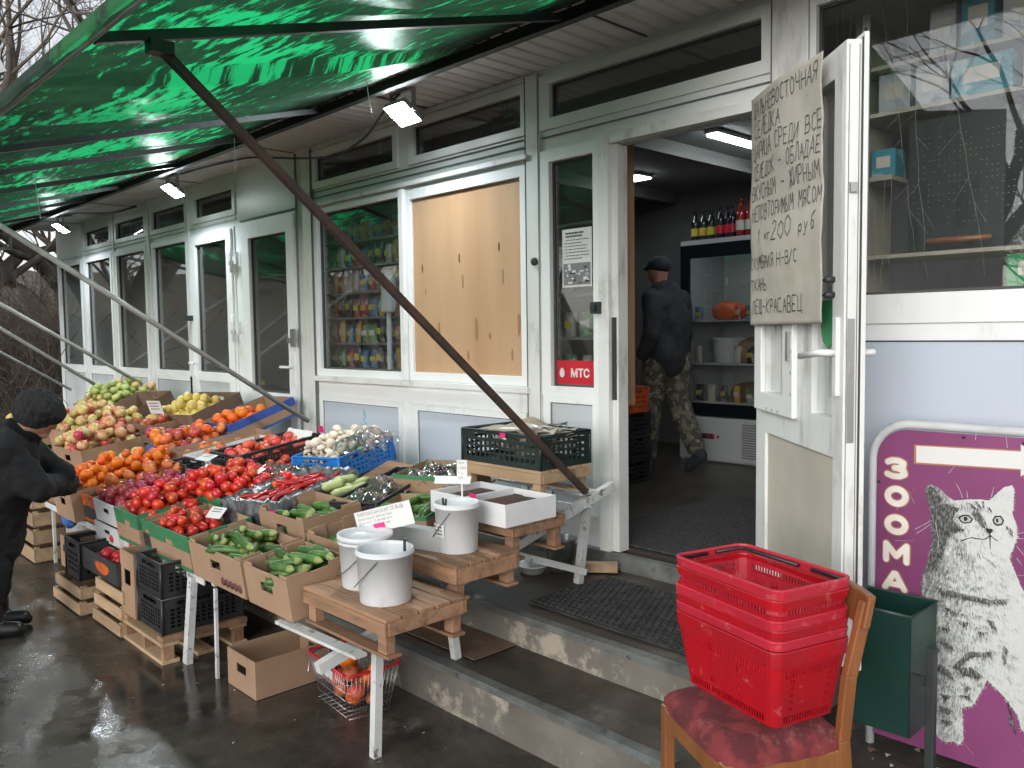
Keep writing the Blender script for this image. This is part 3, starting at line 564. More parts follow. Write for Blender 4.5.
# open door leaf
Hg = Vector((-1.86, 3.24, 0)); Ig = Vector((-1.19, 2.61, 0)); uL = (Ig-Hg).normalized(); nL = Vector((-uL.y, uL.x, 0))
LM = Matrix(((uL.x, nL.x, 0, Hg.x), (uL.y, nL.y, 0, Hg.y), (0, 0, 1, 0), (0, 0, 0, 1)))   # local x along the leaf, y outwards through it, z up
LW = .92
mb = MB()
pl, pr = (.13, .395, 1.29, 2.36), (.645, .825, 1.25, 2.36)
botp = (.125, .84, .56, 1.12)
mb.panel([(0,0,.44),(LW,0,.44),(LW,0,2.455),(0,0,2.455)], [hole(pl,0,LW,.44,2.455), hole(pr,0,LW,.44,2.455), hole(botp,0,LW,.44,2.455)], .05, 0, None)
mb.box(-.012, LW+.012, .0502, .066, .43, 2.475)                                              # outer lip
for i in range(len(mb.v)):
    pass
mb2 = MB(); mb2.f, mb2.m, mb2.s = mb.f, mb.m, mb.s; mb2.v = mb.v
leafd = mb2.build('open_door', ['pvc_dirty'], B, bevel=.002); leafd.data.transform(Matrix.Translation(-B.location) @ LM); tag(leafd, 'door leaf standing open beside the doorway, its edge towards the street')
def leafpart(mb, name, m, parent=None, bevel=0):
    o = mb.build(name, m, parent or leafd, bevel=bevel); o.data.transform(Matrix.Translation(-B.location) @ LM); return o
mb = MB()
mb.box(botp[0]+.001, botp[1]-.001, .012, .03, botp[2]+.001, botp[3]-.001); leafpart(mb, 'door_panel', 'paper_worn')
mb = MB(); mb.box(pl[0]+.001, pl[1]-.001, .02, .026, pl[2]+.001, pl[3]-.001); mb.box(pr[0]+.001, pr[1]-.001, .02, .026, pr[2]+.001, pr[3]-.001); leafpart(mb, 'pane', 'glass_clear')
mb = MB(); fr = (.04, .505, 1.215, 2.42); mb.panel([(fr[0],-.022,fr[2]),(fr[1],-.022,fr[2]),(fr[1],-.022,fr[3]),(fr[0],-.022,fr[3])], [hole(pl, *fr)], .0215); leafpart(mb, 'vent_sash', 'pvc', bevel=.003)
mb = MB()
for s_ in (.20,.27,.34): mb.box(s_, s_+.01, -.0235, -.0222, 1.222, 1.232)
for z in (1.30,1.38,1.46,1.53): mb.box(.488,.496,-.0235,-.0222,z,z+.012)
mb.box(.465,.485,-.034,-.0222,1.43,1.54); leafpart(mb, 'sash_catch', 'steel')
mb = MB(); mb.box(.862, .892, -.014, -.0005, 1.33, 1.585); mb.tube([(.877,-.012,1.47), (.877,-.05,1.47), (.86,-.058,1.47), (.70,-.06,1.455)], .012); leafpart(mb, 'door_handle', 'handle_white')
mb = MB(); mb.box(.865, .888, .067, .08, 1.33, 1.585); mb.tube([(.877,.079,1.47), (.877,.115,1.47), (.86,.12,1.47), (.74,.12,1.46)], .012); leafpart(mb, 'outer_handle', 'handle_white')
mb = MB(); mb.box(LW+.0005, LW+.0035, .012, .034, 1.18, 1.58); mb.box(LW+.0036, LW+.008, .016, .03, 1.40, 1.44); leafpart(mb, 'lock_plate', 'steel'); mb = MB(); mb.box(LW+.0005, LW+.012, .012, .034, 1.98, 2.01); leafpart(mb, 'door_catch', 'steel')
mb = MB(); mb.box(LW+.0005, LW+.002, .008, .0095, .46, 2.44); mb.box(LW+.0005, LW+.002, .040, .0415, .46, 2.44); mb.box(LW-.002, LW+.0118, .0475, .0498, .44, 2.46); leafpart(mb, 'rubber_gasket', 'seam')
for z in (1.66, 1.70):
    pass
for z_ in (1.66,1.71): mb = MB(); mb.tube([(.84,-.0005,z_),(.84,-.03,z_)], .010); mb.tube([(.80,-.025,z_),(.84,-.025,z_)],.004); leafpart(mb, 'chain_hook', 'dark_metal')

# ================================================================ THINGS FIXED TO THE SHOP
t = MB(); poly = [(0,0),(.125,0),(.125,.10),(.11,.14),(.0625,.165),(.015,.14),(0,.10)]
t.prism([(x+.69, 1.645-z) for x, z in poly], .0145, .0185)
o = leafpart(t, 'hours_sticker', 'sign_green', None); o.parent = None; o.data.transform(Matrix.Translation(B.location)); tag(o, 'rounded green sticker behind the door glass below the handwritten poster', 'sticker')
# handwritten poster hung over the open leaf
pt = thing('paper_poster', 'large crumpled grey paper poster with handwritten lines taped to the open door', 'poster', tuple(Hg))
mb = MB(); NX, NZ = 40, 70
def psurf(u, v):
    s_ = .045+.785*u+(.01*(1-v) if u > .5 else 0); top = 2.505-.055*u; bot = 1.567; z = bot+(top-bot)*v
    off = -.040-.018*math.sin(math.pi*min(1, u*1.02))*(.4+.6*v)-.008*noise.noise(Vector((u*3, v*5, 1)))-.003*noise.noise(Vector((u*11, v*15, 5)))
    return Vector((s_, off, z))
vs = [psurf(i/NX, j/NZ) for j in range(NZ+1) for i in range(NX+1)]
fs = [(j*(NX+1)+i, j*(NX+1)+i+1, (j+1)*(NX+1)+i+1, (j+1)*(NX+1)+i) for j in range(NZ) for i in range(NX)]
mb.add(vs, fs, 0, True); o = mb.build('sheet', 'paper_worn', pt); o.data.transform(Matrix.Translation(-pt.location) @ LM)
md = o.modifiers.new('thick', 'SOLIDIFY'); md.thickness = .0008; md.offset = 1
lines = [('ДАЛЬНЕВОСТОЧНАЯ', .06, .905, .062, .052), ('СЕЛЕДКА', .07, .815, .064, .060), ('ЦАРИЦА СРЕДИ ВСЕХ', .055, .725, .064, .051), ('СЕЛЕДОК - ОБЛАДАЕТ', .075, .635, .060, .0465),
         ('ВКУСНЫМ - ЖИРНЫМ', .055, .545, .062, .050), ('НЕПОВТОРИМЫМ МЯСОМ', .06, .455, .060, .0445), ('1 кг', .16, .365, .045, .05), ('200', .40, .355, .070, .085), ('руб', .76, .360, .062, .055),
         ('СКУМБРИЯ Н-В/С', .03, .245, .048, .044), ('ТКАНЬ', .03, .150, .048, .050), ('ЛЕЩ-КРАСАВЕЦ', .04, .050, .056, .054)]
mb = MB()
class UV:
    pass
for txt, u, v, h, adv in lines:
    x = 0; rnd = random.Random(len(txt)*3+int(v*100))
    for ch in txt:
        if ch != ' ':
            for st in GL.get(ch, []):
                pts = [tuple(float(q) for q in p.split(',')) for p in st.split()]; jx = rnd.uniform(-.04,.04); jz = rnd.uniform(-.03,.05); hh = h*rnd.uniform(.92,1.1)
                P = []
                for a, b in zip(pts, pts[1:]):
                    for k in range(4): q = k/4; P.append((a[0]+(b[0]-a[0])*q, a[1]+(b[1]-a[1])*q))
                P.append(pts[-1]); P = [(u+(x+(a+jx)*adv*1.24)/.80, v+(b+jz)*hh/.94) for a, b in P]
                for a, b in zip(P, P[1:]):
                    if max(a[0], b[0]) > .995: continue
                    A, Bq = psurf(*a), psurf(*b); A.y -= .0028; Bq.y -= .0028; d = Bq-A
                    if d.length < 1e-6: continue
                    sd = d.normalized().cross(Vector((0,1,0)))*.0022; e_ = d.normalized()*.001; mb.add([A-sd-e_, Bq-sd+e_, Bq+sd+e_, A+sd-e_], [(0,1,2,3)])
        x += adv*.93*rnd.uniform(.95, 1.05)
o = mb.build('handwriting', 'ink', pt); o.data.transform(Matrix.Translation(-pt.location) @ LM)
# red phone-shop sticker on the narrow window and notice sheet
ft = FY-.0
st = thing('shop_sticker', 'red sticker with white egg emblem and three white letters in the narrow window', 'sticker', (-2.99, FY, 1.33))
mb = MB(); mb.box(-3.142, -2.834, FY+.0225, FY+.0235, 1.258, 1.395); mb.build('sticker_sheet', 'sticker_red', st, world=True)
mb = MB(); M = Matrix.Translation((-2.958, FY+.0215, 1.325)) @ Matrix.Rotation(R(90), 4, 'X'); put_text(mb, 'МТС', .060, M, 0, .002)
mb.build('letters', 'white_print', st, world=True)
mb = MB(); mb.box(-3.112, -3.062, FY+.0205, FY+.0215, 1.295, 1.365); 
mb.prism([(-3.087+.018*math.cos(a)*(1-.12*math.sin(a)), 1.328+.026*math.sin(a)) for a in [k*math.pi/10 for k in range(20)]], FY+.0195, FY+.0204, 1); mb.build('egg_emblem', ['sticker_red', 'white_print'], st, world=True)
nt = thing('notice_sheet', 'white printed notice with a grey photo taped inside the narrow window', 'notice', (-2.97, FY, 1.94))
mb = MB(); mb.box(-3.078, -2.868, FY+.020, FY+.0215, 1.788, 2.098); mb.build('sheet', 'paper', nt, world=True)
mb = MB(); rn = random.Random(5)
for k in range(9):
    z = 2.07-k*.0165; x0 = -3.065+rn.uniform(0,.02); x1 = -2.88-rn.uniform(0,.06); x = x0
    while x < x1: ww = rn.uniform(.006,.02); mb.box(x, min(x+ww, x1), FY+.0188, FY+.0198, z, z+(.010 if k < 2 else .004)); x += ww+.004
mb.build('printed_text', 'ink', nt, world=True)
mb = MB(); mb.box(-3.068, -2.878, FY+.0188, FY+.0198, 1.80, 1.915)
for k in range(26): x = rn.uniform(-3.06,-2.90); z = rn.uniform(1.803,1.90); mb.box(x, x+rn.uniform(.005,.03), FY+.0178, FY+.0186, z, z+rn.uniform(.004,.014), rn.choice((1,2)))
mb.build('printed_photo', ['ink_grey', 'ink', 'white_print'], nt, world=True)
# floodlights
def flood(x, y, z, label):
    t = thing('flood_light', label, 'flood light', (x, y, ZT), 0, 'flood lights under the soffit')
    mb = MB(); mb.box(-.112,-.102,-.012,.012,-.15,-.03); mb.box(.102,.112,-.012,.012,-.15,-.03); mb.box(-.112,.112,-.012,.012,-.03,-.018); mb.box(-.03,.03,-.03,.03,-.0178,-.001); mb.build('bracket', 'steel', t)
    Mx = Matrix.Translation((0,0,-.15)) @ Matrix.Rotation(R(-34), 4, 'X')
    mb = MB(); mb.box(-.098,.098,-.080,.080,-.004,.028,0,Mx)
    for k in range(9): mb.box(-.08+k*.018,-.074+k*.018,-.055,.055,.0282,.045,0,Mx)
    mb.build('housing', 'lamp_body', t, bevel=.003)
    mb = MB(); mb.box(-.092,.092,-.074,.074,-.007,-.0042,0,Mx); mb.build('led_panel', 'lamp_led', t)
    return t
flood(-3.95, 2.93, 2.76, 'bright white flood light above the gap between the glass window and the plywood window')
flood(-7.30, 2.93, 2.76, 'bright white flood light under the soffit beside the closed doors')
flood(-10.55, 2.93, 2.76, 'small looking far flood light at the left end of the soffit')
def cable(pts, name, label, r=.008, m='dark_metal'):
    mb = MB(); P = []
    for a, b in zip(pts, pts[1:]):
        a, b = Vector(a), Vector(b)
        for k in range(8): P.append(a.lerp(b, k/8))
    P.append(Vector(pts[-1])); 
    for _ in range(4): P = [P[0]]+[(P[i-1]+P[i]*2+P[i+1])/4 for i in range(1, len(P)-1)]+[P[-1]]
    mb.tube(P, r, 0, 6); o = mb.build(name, m); return tag(o, label, 'cable')
cable([(-3.97,2.93,2.94),(-4.15,2.96,2.90),(-4.5,3.05,2.80),(-5.0,3.15,2.77),(-5.6,3.2,2.86),(-6.2,3.1,2.955),(-6.9,3.0,2.955),(-7.2,2.96,2.95)], 'power_cable', 'black cable sagging along the soffit from the nearest flood light')
cable([(-9.3,3.28,2.95),(-8.9,3.2,2.90),(-9.1,3.1,2.86),(-9.5,3.1,2.88),(-10.1,3.0,2.94),(-10.5,2.96,2.95)], 'power_cable', 'black looped cable by the farthest flood light', .012)

# ================================================================ AWNING
AW = thing('awning', 'worn green tarpaulin awning on dark rails with slanted support bars', 'awning', (-6.5, 1.8, 2.7))
AX0, AX1, AY0, AY1 = -12.35, -1.75, .82, 2.77
az = lambda y: 2.40+.277*(y-AY0)
rafters = [-1.80, -2.56, -4.62, -5.60, -6.80, -8.12, -9.06, -10.4, -12.2]
mb = MB(); NX, NY = 240, 40; vs = []
for i in range(NX+1):
    x = AX0+(AX1-AX0)*i/NX; nr = sorted(rafters, key=lambda q: abs(q-x))[:2]
    a, b = min(nr), max(nr); q = (x-a)/(b-a) if a <= x <= b else 0
    for j in range(NY+1):
        y = AY0+(AY1-AY0)*j/NY; sag = math.sin(math.pi*q)*math.sin(math.pi*j/NY)*.035*(b-a if a <= x <= b else 0)
        z = az(y)+.028-sag+.010*noise.noise(Vector((x*2.2, y*3, 0)))+.004*noise.noise(Vector((x*9+y*6, y*4-x*3, 3)))
        vs.append((x, y, z))
vs = vs; fs = [(i*(NY+1)+j, (i+1)*(NY+1)+j, (i+1)*(NY+1)+j+1, i*(NY+1)+j+1) for i in range(NX) for j in range(NY)]
mb.add(vs, fs, 0, True)
bb(mb, 'tarpaulin', 'tarp', AW)
for x in rafters:
    mb = MB(); mb.bar((x, AY0, az(AY0)), (x, AY1, az(AY1)), .03, .03); bb(mb, 'rafter', 'dark_metal', AW)
mb = MB(); mb.bar((AX0, AY1+.03, az(AY1)+.005), (AX1, AY1+.03, az(AY1)+.005), .045, .06); bb(mb, 'inner_rail', 'dark_metal', AW)
mb = MB(); mb.tube([(AX0, AY0-.02, az(AY0)), (AX1, AY0-.02, az(AY0))], .022, 0, 10); bb(mb, 'outer_rail', 'grey_bar', AW)
# tarp edge rolled over the rail
mb = MB(); vs = []; n = 120
for i in range(n+1):
    x = AX0+(AX1-AX0)*i/n; k = noise.noise(Vector((x*5, 0, 0)))*.012
    for a, zz in ((0,.03),(-.03,.035),(-.055,.012),(-.058,-.02+k),(-.05,-.035+k)): vs.append((x, AY0+a, az(AY0)+zz))
fs = [(i*5+j, i*5+j+1, (i+1)*5+j+1, (i+1)*5+j) for i in range(n) for j in range(4)]; mb.add(vs, fs, 0, True); bb(mb, 'rolled_edge', 'tarp', AW)
def strut(f, t, r, m, name='support_bar', rect=False):
    mb = MB()
    if rect: mb.bar(f, t, .026, .026)
    else: mb.tube([f, t], r, 0, 10)
    o = bb(mb, name, m, AW); return o
o = strut((-2.545, 2.90, .80), (-2.56, 1.0, az(1.0)-.03), .02, 'rust_bar', rect=True); tag(o, 'dark rusty square bar')
mb = MB(); mb.box(-2.585, -2.535, .97, 1.04, az(1.0)-.055, az(1.0)-.0165); bb(mb, 'bar_bracket', 'dark_metal', AW)
for x, z0, z1 in ((-5.58, .90, az(.95)-.02), (-8.11, .91, az(.90)-.03), (-9.06, .77, az(.9)-.04), (-11.4, .9, az(.9)-.03)):
    o = strut((x, 3.2, z0), (x, .92, z1), .017, 'grey_bar')
mb = MB(); mb.tube([(AX0+.1, AY1+.03, 2.72), (AX0+.1, .9, 2.45)], .022); mb.tube([(AX0+.1, AY1+.03, 2.72),(AX0+.1, AY1+.03, 2.93)], .02); bb(mb, 'end_rail', 'grey_bar', AW)
for x, y, l, dx in ((-3.75, 2.55, .20, .05), (-5.45, 2.62, .24, 0), (-5.9, 1.5, .30, .1)):
    mb = MB(); mb.tube([(x, y, az(y)), (x+dx*.4, y, az(y)-l*.5), (x+dx, y, az(y)-l)], .0018, 0, 5); bb(mb, 'loose_string', 'plastic_white', AW)
# board standing on the outer edge
SB = thing('signboard', 'white edged signboard seen from behind on the outer edge of the awning', 'signboard', (-3.9, .78, 2.55))
mb = MB(); Mx = Matrix.Translation((-3.9,.80,2.52)) @ Matrix.Rotation(R(25), 4, 'X')
mb.box(-1.0,.35,-.02,.0,.04,.44,0,Mx); bb(mb, 'board', 'carton_grey', SB)
mb = MB()
for a in ((-1.04,.39,.44,.48),(-1.04,.39,0,.04)): mb.box(a[0],a[1],-.04,.02,a[2],a[3],0,Mx)
for a in ((-1.04,-1.0),(.35,.39)): mb.box(a[0],a[1],-.04,.02,.041,.439,0,Mx)
bb(mb, 'edge_frame', 'snow', SB)
for x in (-4.7, -3.7):
    mb = MB(); mb.bar((x,.81,2.50),(x,.79,2.56),.03,.03); bb(mb, 'mount', 'dark_metal', SB)

CAT={'body':[(0.193,0.627),(0.198,0.677),(0.211,0.716),(0.221,0.772),(0.229,0.816),(0.221,0.874),(0.219,0.916),(0.204,0.962),(0.202,0.992),(0.218,1.002),(0.246,0.991),(0.273,0.965),(0.295,0.955),(0.338,0.965),(0.374,0.97),(0.403,0.97),(0.42,0.991),(0.444,1.019),(0.469,1.03),(0.475,1.015),(0.474,0.959),(0.471,0.936),(0.484,0.899),(0.487,0.86),(0.476,0.819),(0.464,0.788),(0.482,0.747),(0.501,0.7),(0.513,0.68),(0.547,0.535),(0.588,0.349),(0.585,0.222),(0.546,0.195),(0.517,0.222),(0.512,0.226),(0.501,0.27),(0.459,0.319),(0.409,0.36),(0.371,0.267),(0.361,0.254),(0.332,0.238),(0.337,0.166),(0.338,0.125),(0.327,0.105),(0.308,0.11),(0.282,0.098),(0.259,0.105),(0.235,0.131),(0.225,0.296),(0.206,0.458),(0.204,0.575)],'dark':[[(0.22,0.916),(0.236,0.93),(0.268,0.941),(0.312,0.93),(0.296,0.91),(0.291,0.885),(0.318,0.866),(0.287,0.837),(0.271,0.805),(0.261,0.75),(0.223,0.694),(0.206,0.691),(0.223,0.767),(0.23,0.816),(0.222,0.875)],[(0.21,0.927),(0.206,0.98),(0.218,0.995),(0.24,0.979),(0.26,0.952),(0.236,0.927)],[(0.367,0.941),(0.394,0.896),(0.406,0.862),(0.384,0.877),(0.357,0.904),(0.349,0.923)]],'stripes':[[(0.249,0.643),(0.339,0.638),(0.417,0.636),(0.465,0.651),(0.459,0.632),(0.411,0.619),(0.346,0.618),(0.257,0.618)],[(0.299,0.372),(0.346,0.44),(0.421,0.46),(0.418,0.442),(0.357,0.423),(0.314,0.368)],[(0.318,0.377),(0.358,0.389),(0.396,0.37),(0.38,0.353),(0.33,0.354)],[(0.254,0.453),(0.283,0.452),(0.307,0.434),(0.283,0.433)],[(0.256,0.372),(0.285,0.365),(0.309,0.325),(0.278,0.339),(0.255,0.346)],[(0.262,0.267),(0.298,0.27),(0.279,0.244)],[(0.258,0.224),(0.304,0.221),(0.288,0.2),(0.259,0.202)],[(0.259,0.174),(0.309,0.181),(0.288,0.16)],[(0.329,0.321),(0.356,0.319),(0.345,0.301)],[(0.324,0.281),(0.353,0.287),(0.364,0.271)],[(0.403,0.567),(0.426,0.565),(0.435,0.532),(0.419,0.544)],[(0.376,0.519),(0.407,0.524),(0.385,0.503)],[(0.31,0.544),(0.349,0.54),(0.334,0.522)],[(0.262,0.58),(0.303,0.573),(0.34,0.566),(0.296,0.559)],[(0.259,0.505),(0.29,0.505),(0.275,0.489)],[(0.473,0.308),(0.488,0.25),(0.499,0.206),(0.482,0.232)],[(0.455,0.492),(0.469,0.48),(0.46,0.422),(0.453,0.444)],[(0.335,0.956),(0.349,0.952),(0.372,0.933),(0.359,0.934)],[(0.359,0.962),(0.368,0.962),(0.383,0.937),(0.375,0.94)],[(0.381,0.965),(0.387,0.965),(0.389,0.94),(0.384,0.943)],[(0.398,0.951),(0.407,0.946),(0.413,0.933),(0.405,0.937)],[(0.286,0.861),(0.329,0.862),(0.319,0.852),(0.292,0.85)],[(0.452,0.894),(0.472,0.886),(0.475,0.858),(0.465,0.873)]],'eyes':[[(0.308,0.9),(0.323,0.911),(0.341,0.913),(0.356,0.901),(0.35,0.888),(0.33,0.881),(0.315,0.886)],[(0.414,0.907),(0.421,0.922),(0.439,0.925),(0.449,0.911),(0.444,0.895),(0.43,0.889),(0.418,0.895)]],'iris':[[(0.315,0.898),(0.326,0.907),(0.34,0.908),(0.351,0.899),(0.345,0.89),(0.33,0.886),(0.319,0.89)],[(0.419,0.908),(0.425,0.918),(0.437,0.92),(0.444,0.91),(0.441,0.899),(0.43,0.895),(0.422,0.899)]],'pupil':[[(0.326,0.904),(0.335,0.906),(0.34,0.899),(0.335,0.891),(0.328,0.891)],[(0.425,0.912),(0.429,0.916),(0.433,0.909),(0.43,0.9),(0.426,0.902)],[(0.394,0.876),(0.415,0.877),(0.417,0.87),(0.408,0.859),(0.4,0.863)]],'lines':[[(0.408,0.861),(0.41,0.807)],[(0.408,0.853),(0.4,0.844),(0.387,0.836)],[(0.41,0.854),(0.42,0.846),(0.433,0.839)],[(0.319,0.82),(0.351,0.837),(0.387,0.836)]],'whisk':[[(0.169,0.836),(0.197,0.856),(0.223,0.876)],[(0.175,0.822),(0.198,0.841),(0.221,0.864)],[(0.485,0.871),(0.501,0.879),(0.521,0.884)],[(0.487,0.857),(0.516,0.862)],[(0.488,0.832),(0.508,0.808),(0.523,0.799)],[(0.322,0.969),(0.313,0.994),(0.301,1.016)],[(0.338,0.971),(0.335,0.994)],[(0.41,0.984),(0.417,1.019)],[(0.489,0.793),(0.504,0.773)],[(0.237,0.871),(0.249,0.807),(0.244,0.765)]]}

# ================================================================ THINGS ON THE STEPS
t = MB(); 
mt = thing('rubber_mat', 'black studded rubber mat lying on the upper step before the doorway', 'door mat', (-2.16, 2.84, .334), R(-1))
t.box(-.44,.44,-.27,.27,0,.010); 
mt_b = t.build('mat_base', 'rubber', mt)
t = MB()
for i in range(26):
    for j in range(15):
        x = -.42+i*.0336+(.0168 if j % 2 else 0); y = -.25+j*.0355
        if x > .43: continue
        t.lathe([(.015,.0102),(.014,.017),(.010,.017),(.008,.011)], 0, 6, Matrix.Translation((x,y,0)), False)
tag(t.build('studs', 'rubber', mt), kind='stuff')
tb = thing('clear_tub', 'cloudy clear plastic tub standing on the upper step beside the door frame', 'tub', (-2.86, 3.06, .334))
mb = MB(); mb.lathe([(.0,.002),(.062,.002),(.078,.155),(.085,.16),(.085,.168),(.075,.168),(.06,.006),(0,.006)], 0, 24); mb.build('tub_wall', 'bucket_clear', tb)
mb = MB(); mb.lathe([(0,.007),(.058,.007),(.062,.06),(0,.062)], 0, 20); mb.build('water', 'glass_milky', tb)
bw = MB(); bw.lathe([(0,.0),(.05,.0),(.075,.04),(.082,.042),(.08,.047),(.068,.044),(.045,.008),(0,.008)], 0, 24, Matrix.Translation((-2.93,2.93,.334))); o = bw.build('bowl', 'plastic_white'); tag(o, 'small shallow white bowl on the upper step under the stand', 'bowl')
mb = MB(); rbox(mb, (-2.68, 3.17, .362), .16, .05, .045, R(40)); rbox(mb, (-2.70, 3.23, .35), .12, .03, .03, R(15)); o = mb.build('wood_wedge', 'wood_pale'); tag(o, 'small wooden wedge lying by the left foot of the door frame', 'wood block')
mb = MB(); mb.box(-3.05,-2.55,2.20,2.44,.1945,.198); o = mb.build('cardboard_sheet', 'cardboard_dark'); tag(o, 'flat brown wet cardboard sheet on the lower step under the stand', 'cardboard sheet')
rn = random.Random(11)
lit = MB()
for k in range(90):
    x, y = rn.uniform(-6.5, -.9), rn.uniform(.1, 2.0); s_ = rn.uniform(.003, .009); M = Matrix.Translation((x,y,.0015)) @ Matrix.Rotation(rn.uniform(0,6), 4, 'Z')
    lit.add([(-s_,-s_*.6,0),(s_,-s_*.5,0),(s_*.9,s_*.6,.002),(-s_*.8,s_*.7,.001)], [(0,1,2,3)], 0, False, M)
for k in range(60):
    x, y = rn.uniform(-1.48, -.8), rn.uniform(2.2, 3.25); s_ = rn.uniform(.005, .02); M = Matrix.Translation((x,y,.003)) @ Matrix.Rotation(rn.uniform(0,6), 4, 'Z')
    lit.add([(-s_,-s_*.6,0),(s_,-s_*.5,.006),(s_*.9,s_*.6,.002),(-s_*.8,s_*.7,.008)], [(0,1,2,3)], rn.choice((0,1)), False, M)
o = lit.build('litter', ['tape_cream', 'cardboard_dark']); tag(o, 'tiny scattered scraps and grit on the wet asphalt', 'litter', kind='stuff')

# ================================================================ CHAIR WITH SHOPPING BASKETS
ch = thing('chair', 'brown wooden chair with worn red padded seat holding the red shopping baskets', 'chair', (-1.222, 2.105, 0), R(-29.5))
mb = MB(); NX = 24; vs = []; fs = []
def cush(u, v):
    x = (u-.5)*.415; y = (v-.5)*.385; e = min(u, 1-u, v, 1-v); k = 1-max(0, 1-e/.12)**2.2
    z = .425+.036*k+.006*noise.noise(Vector((x*14, y*14, 2))); r_ = max(0, .09-e)*0
    fx = 1-.06*max(0, (abs(v-.5)-.36))/.14; fy = 1-.05*max(0, (abs(u-.5)-.36))/.14
    return (x*fx*(1-.10*v), y*fy, z)
for j in range(NX+1):
    for i in range(NX+1): vs.append(cush(i/NX, j/NX))
fs = [(j*(NX+1)+i, j*(NX+1)+i+1, (j+1)*(NX+1)+i+1, (j+1)*(NX+1)+i) for j in range(NX) for i in range(NX)]
mb.add(vs, fs, 0, True); n0 = NX+1
border = [i for i in range(NX+1)]+[(j+1)*n0+NX for j in range(NX)]+[NX*n0+NX-1-i for i in range(NX)]+[(NX-1-j)*n0 for j in range(NX-1)]
o0 = len(mb.v); L = len(border)
for b_ in border: x, y, z = vs[b_]; mb.v.append((x*.985, y*.985, .395+.006*noise.noise(Vector((x*20,y*20,0)))))
for k in range(L): mb.f.append((border[(k+1) % L], border[k], o0+k, o0+(k+1) % L)); mb.m.append(0); mb.s.append(True)
mb.build('seat', 'seat_fabric', ch)
mb = MB(); mb.box(-.195,.195,-.19,-.168,.345,.40); mb.box(-.185,.185,.15,.17,.345,.40); mb.box(-.195,-.172,-.167,.149,.345,.40); mb.box(.165,.188,-.167,.149,.345,.40); mb.build('seat_frame', 'chair_wood', ch, bevel=.004)
for sx in (-1, 1):
    mb = MB(); mb.bar((sx*.185,-.175,0), (sx*.18,-.175,.41), .034,.034, up=(0,1,0)); mb.build('leg', 'chair_wood', ch, bevel=.005)
    pts = [(sx*.168,.235,0),(sx*.172,.20,.2),(sx*.175,.178,.42),(sx*.178,.195,.60),(sx*.18,.245,.80)]
    mb = MB(); 
    for a, b_ in zip(pts, pts[1:]): mb.bar(a, (b_[0],b_[1],b_[2]+.004), .026,.036, up=(0,1,0))
    mb.build('rear_leg', 'chair_wood', ch, bevel=.004)
for a in ((-.165,-.175,.17,.165,-.175,.17),(-.172,-.16,.12,-.17,.2,.12),(.172,-.16,.12,.17,.2,.12),(-.15,.19,.22,.15,.19,.22)):
    mb = MB(); mb.bar(a[:3], a[3:], .018,.026); mb.build('stretcher', 'chair_wood', ch, bevel=.003)
mb = MB(); vs = []; n = 12
for i in range(n+1):
    u = i/n; x = -.205+.41*u; y = .215+.035*(1-(2*u-1)**2)
    for dy, z in ((0,.735),(.024,.735),(.024+.02,.825),(.02,.825)): vs.append((x, y+dy, z))
fs = []
for i in range(n):
    for j in range(4): a = i*4+j; b_ = i*4+(j+1) % 4; fs.append((a, b_, b_+4, a+4))
fs += [(3,2,1,0), (n*4,n*4+1,n*4+2,n*4+3)]; mb.add(vs, fs, 0); mb.build('top_rail', 'chair_wood', ch, bevel=.006)
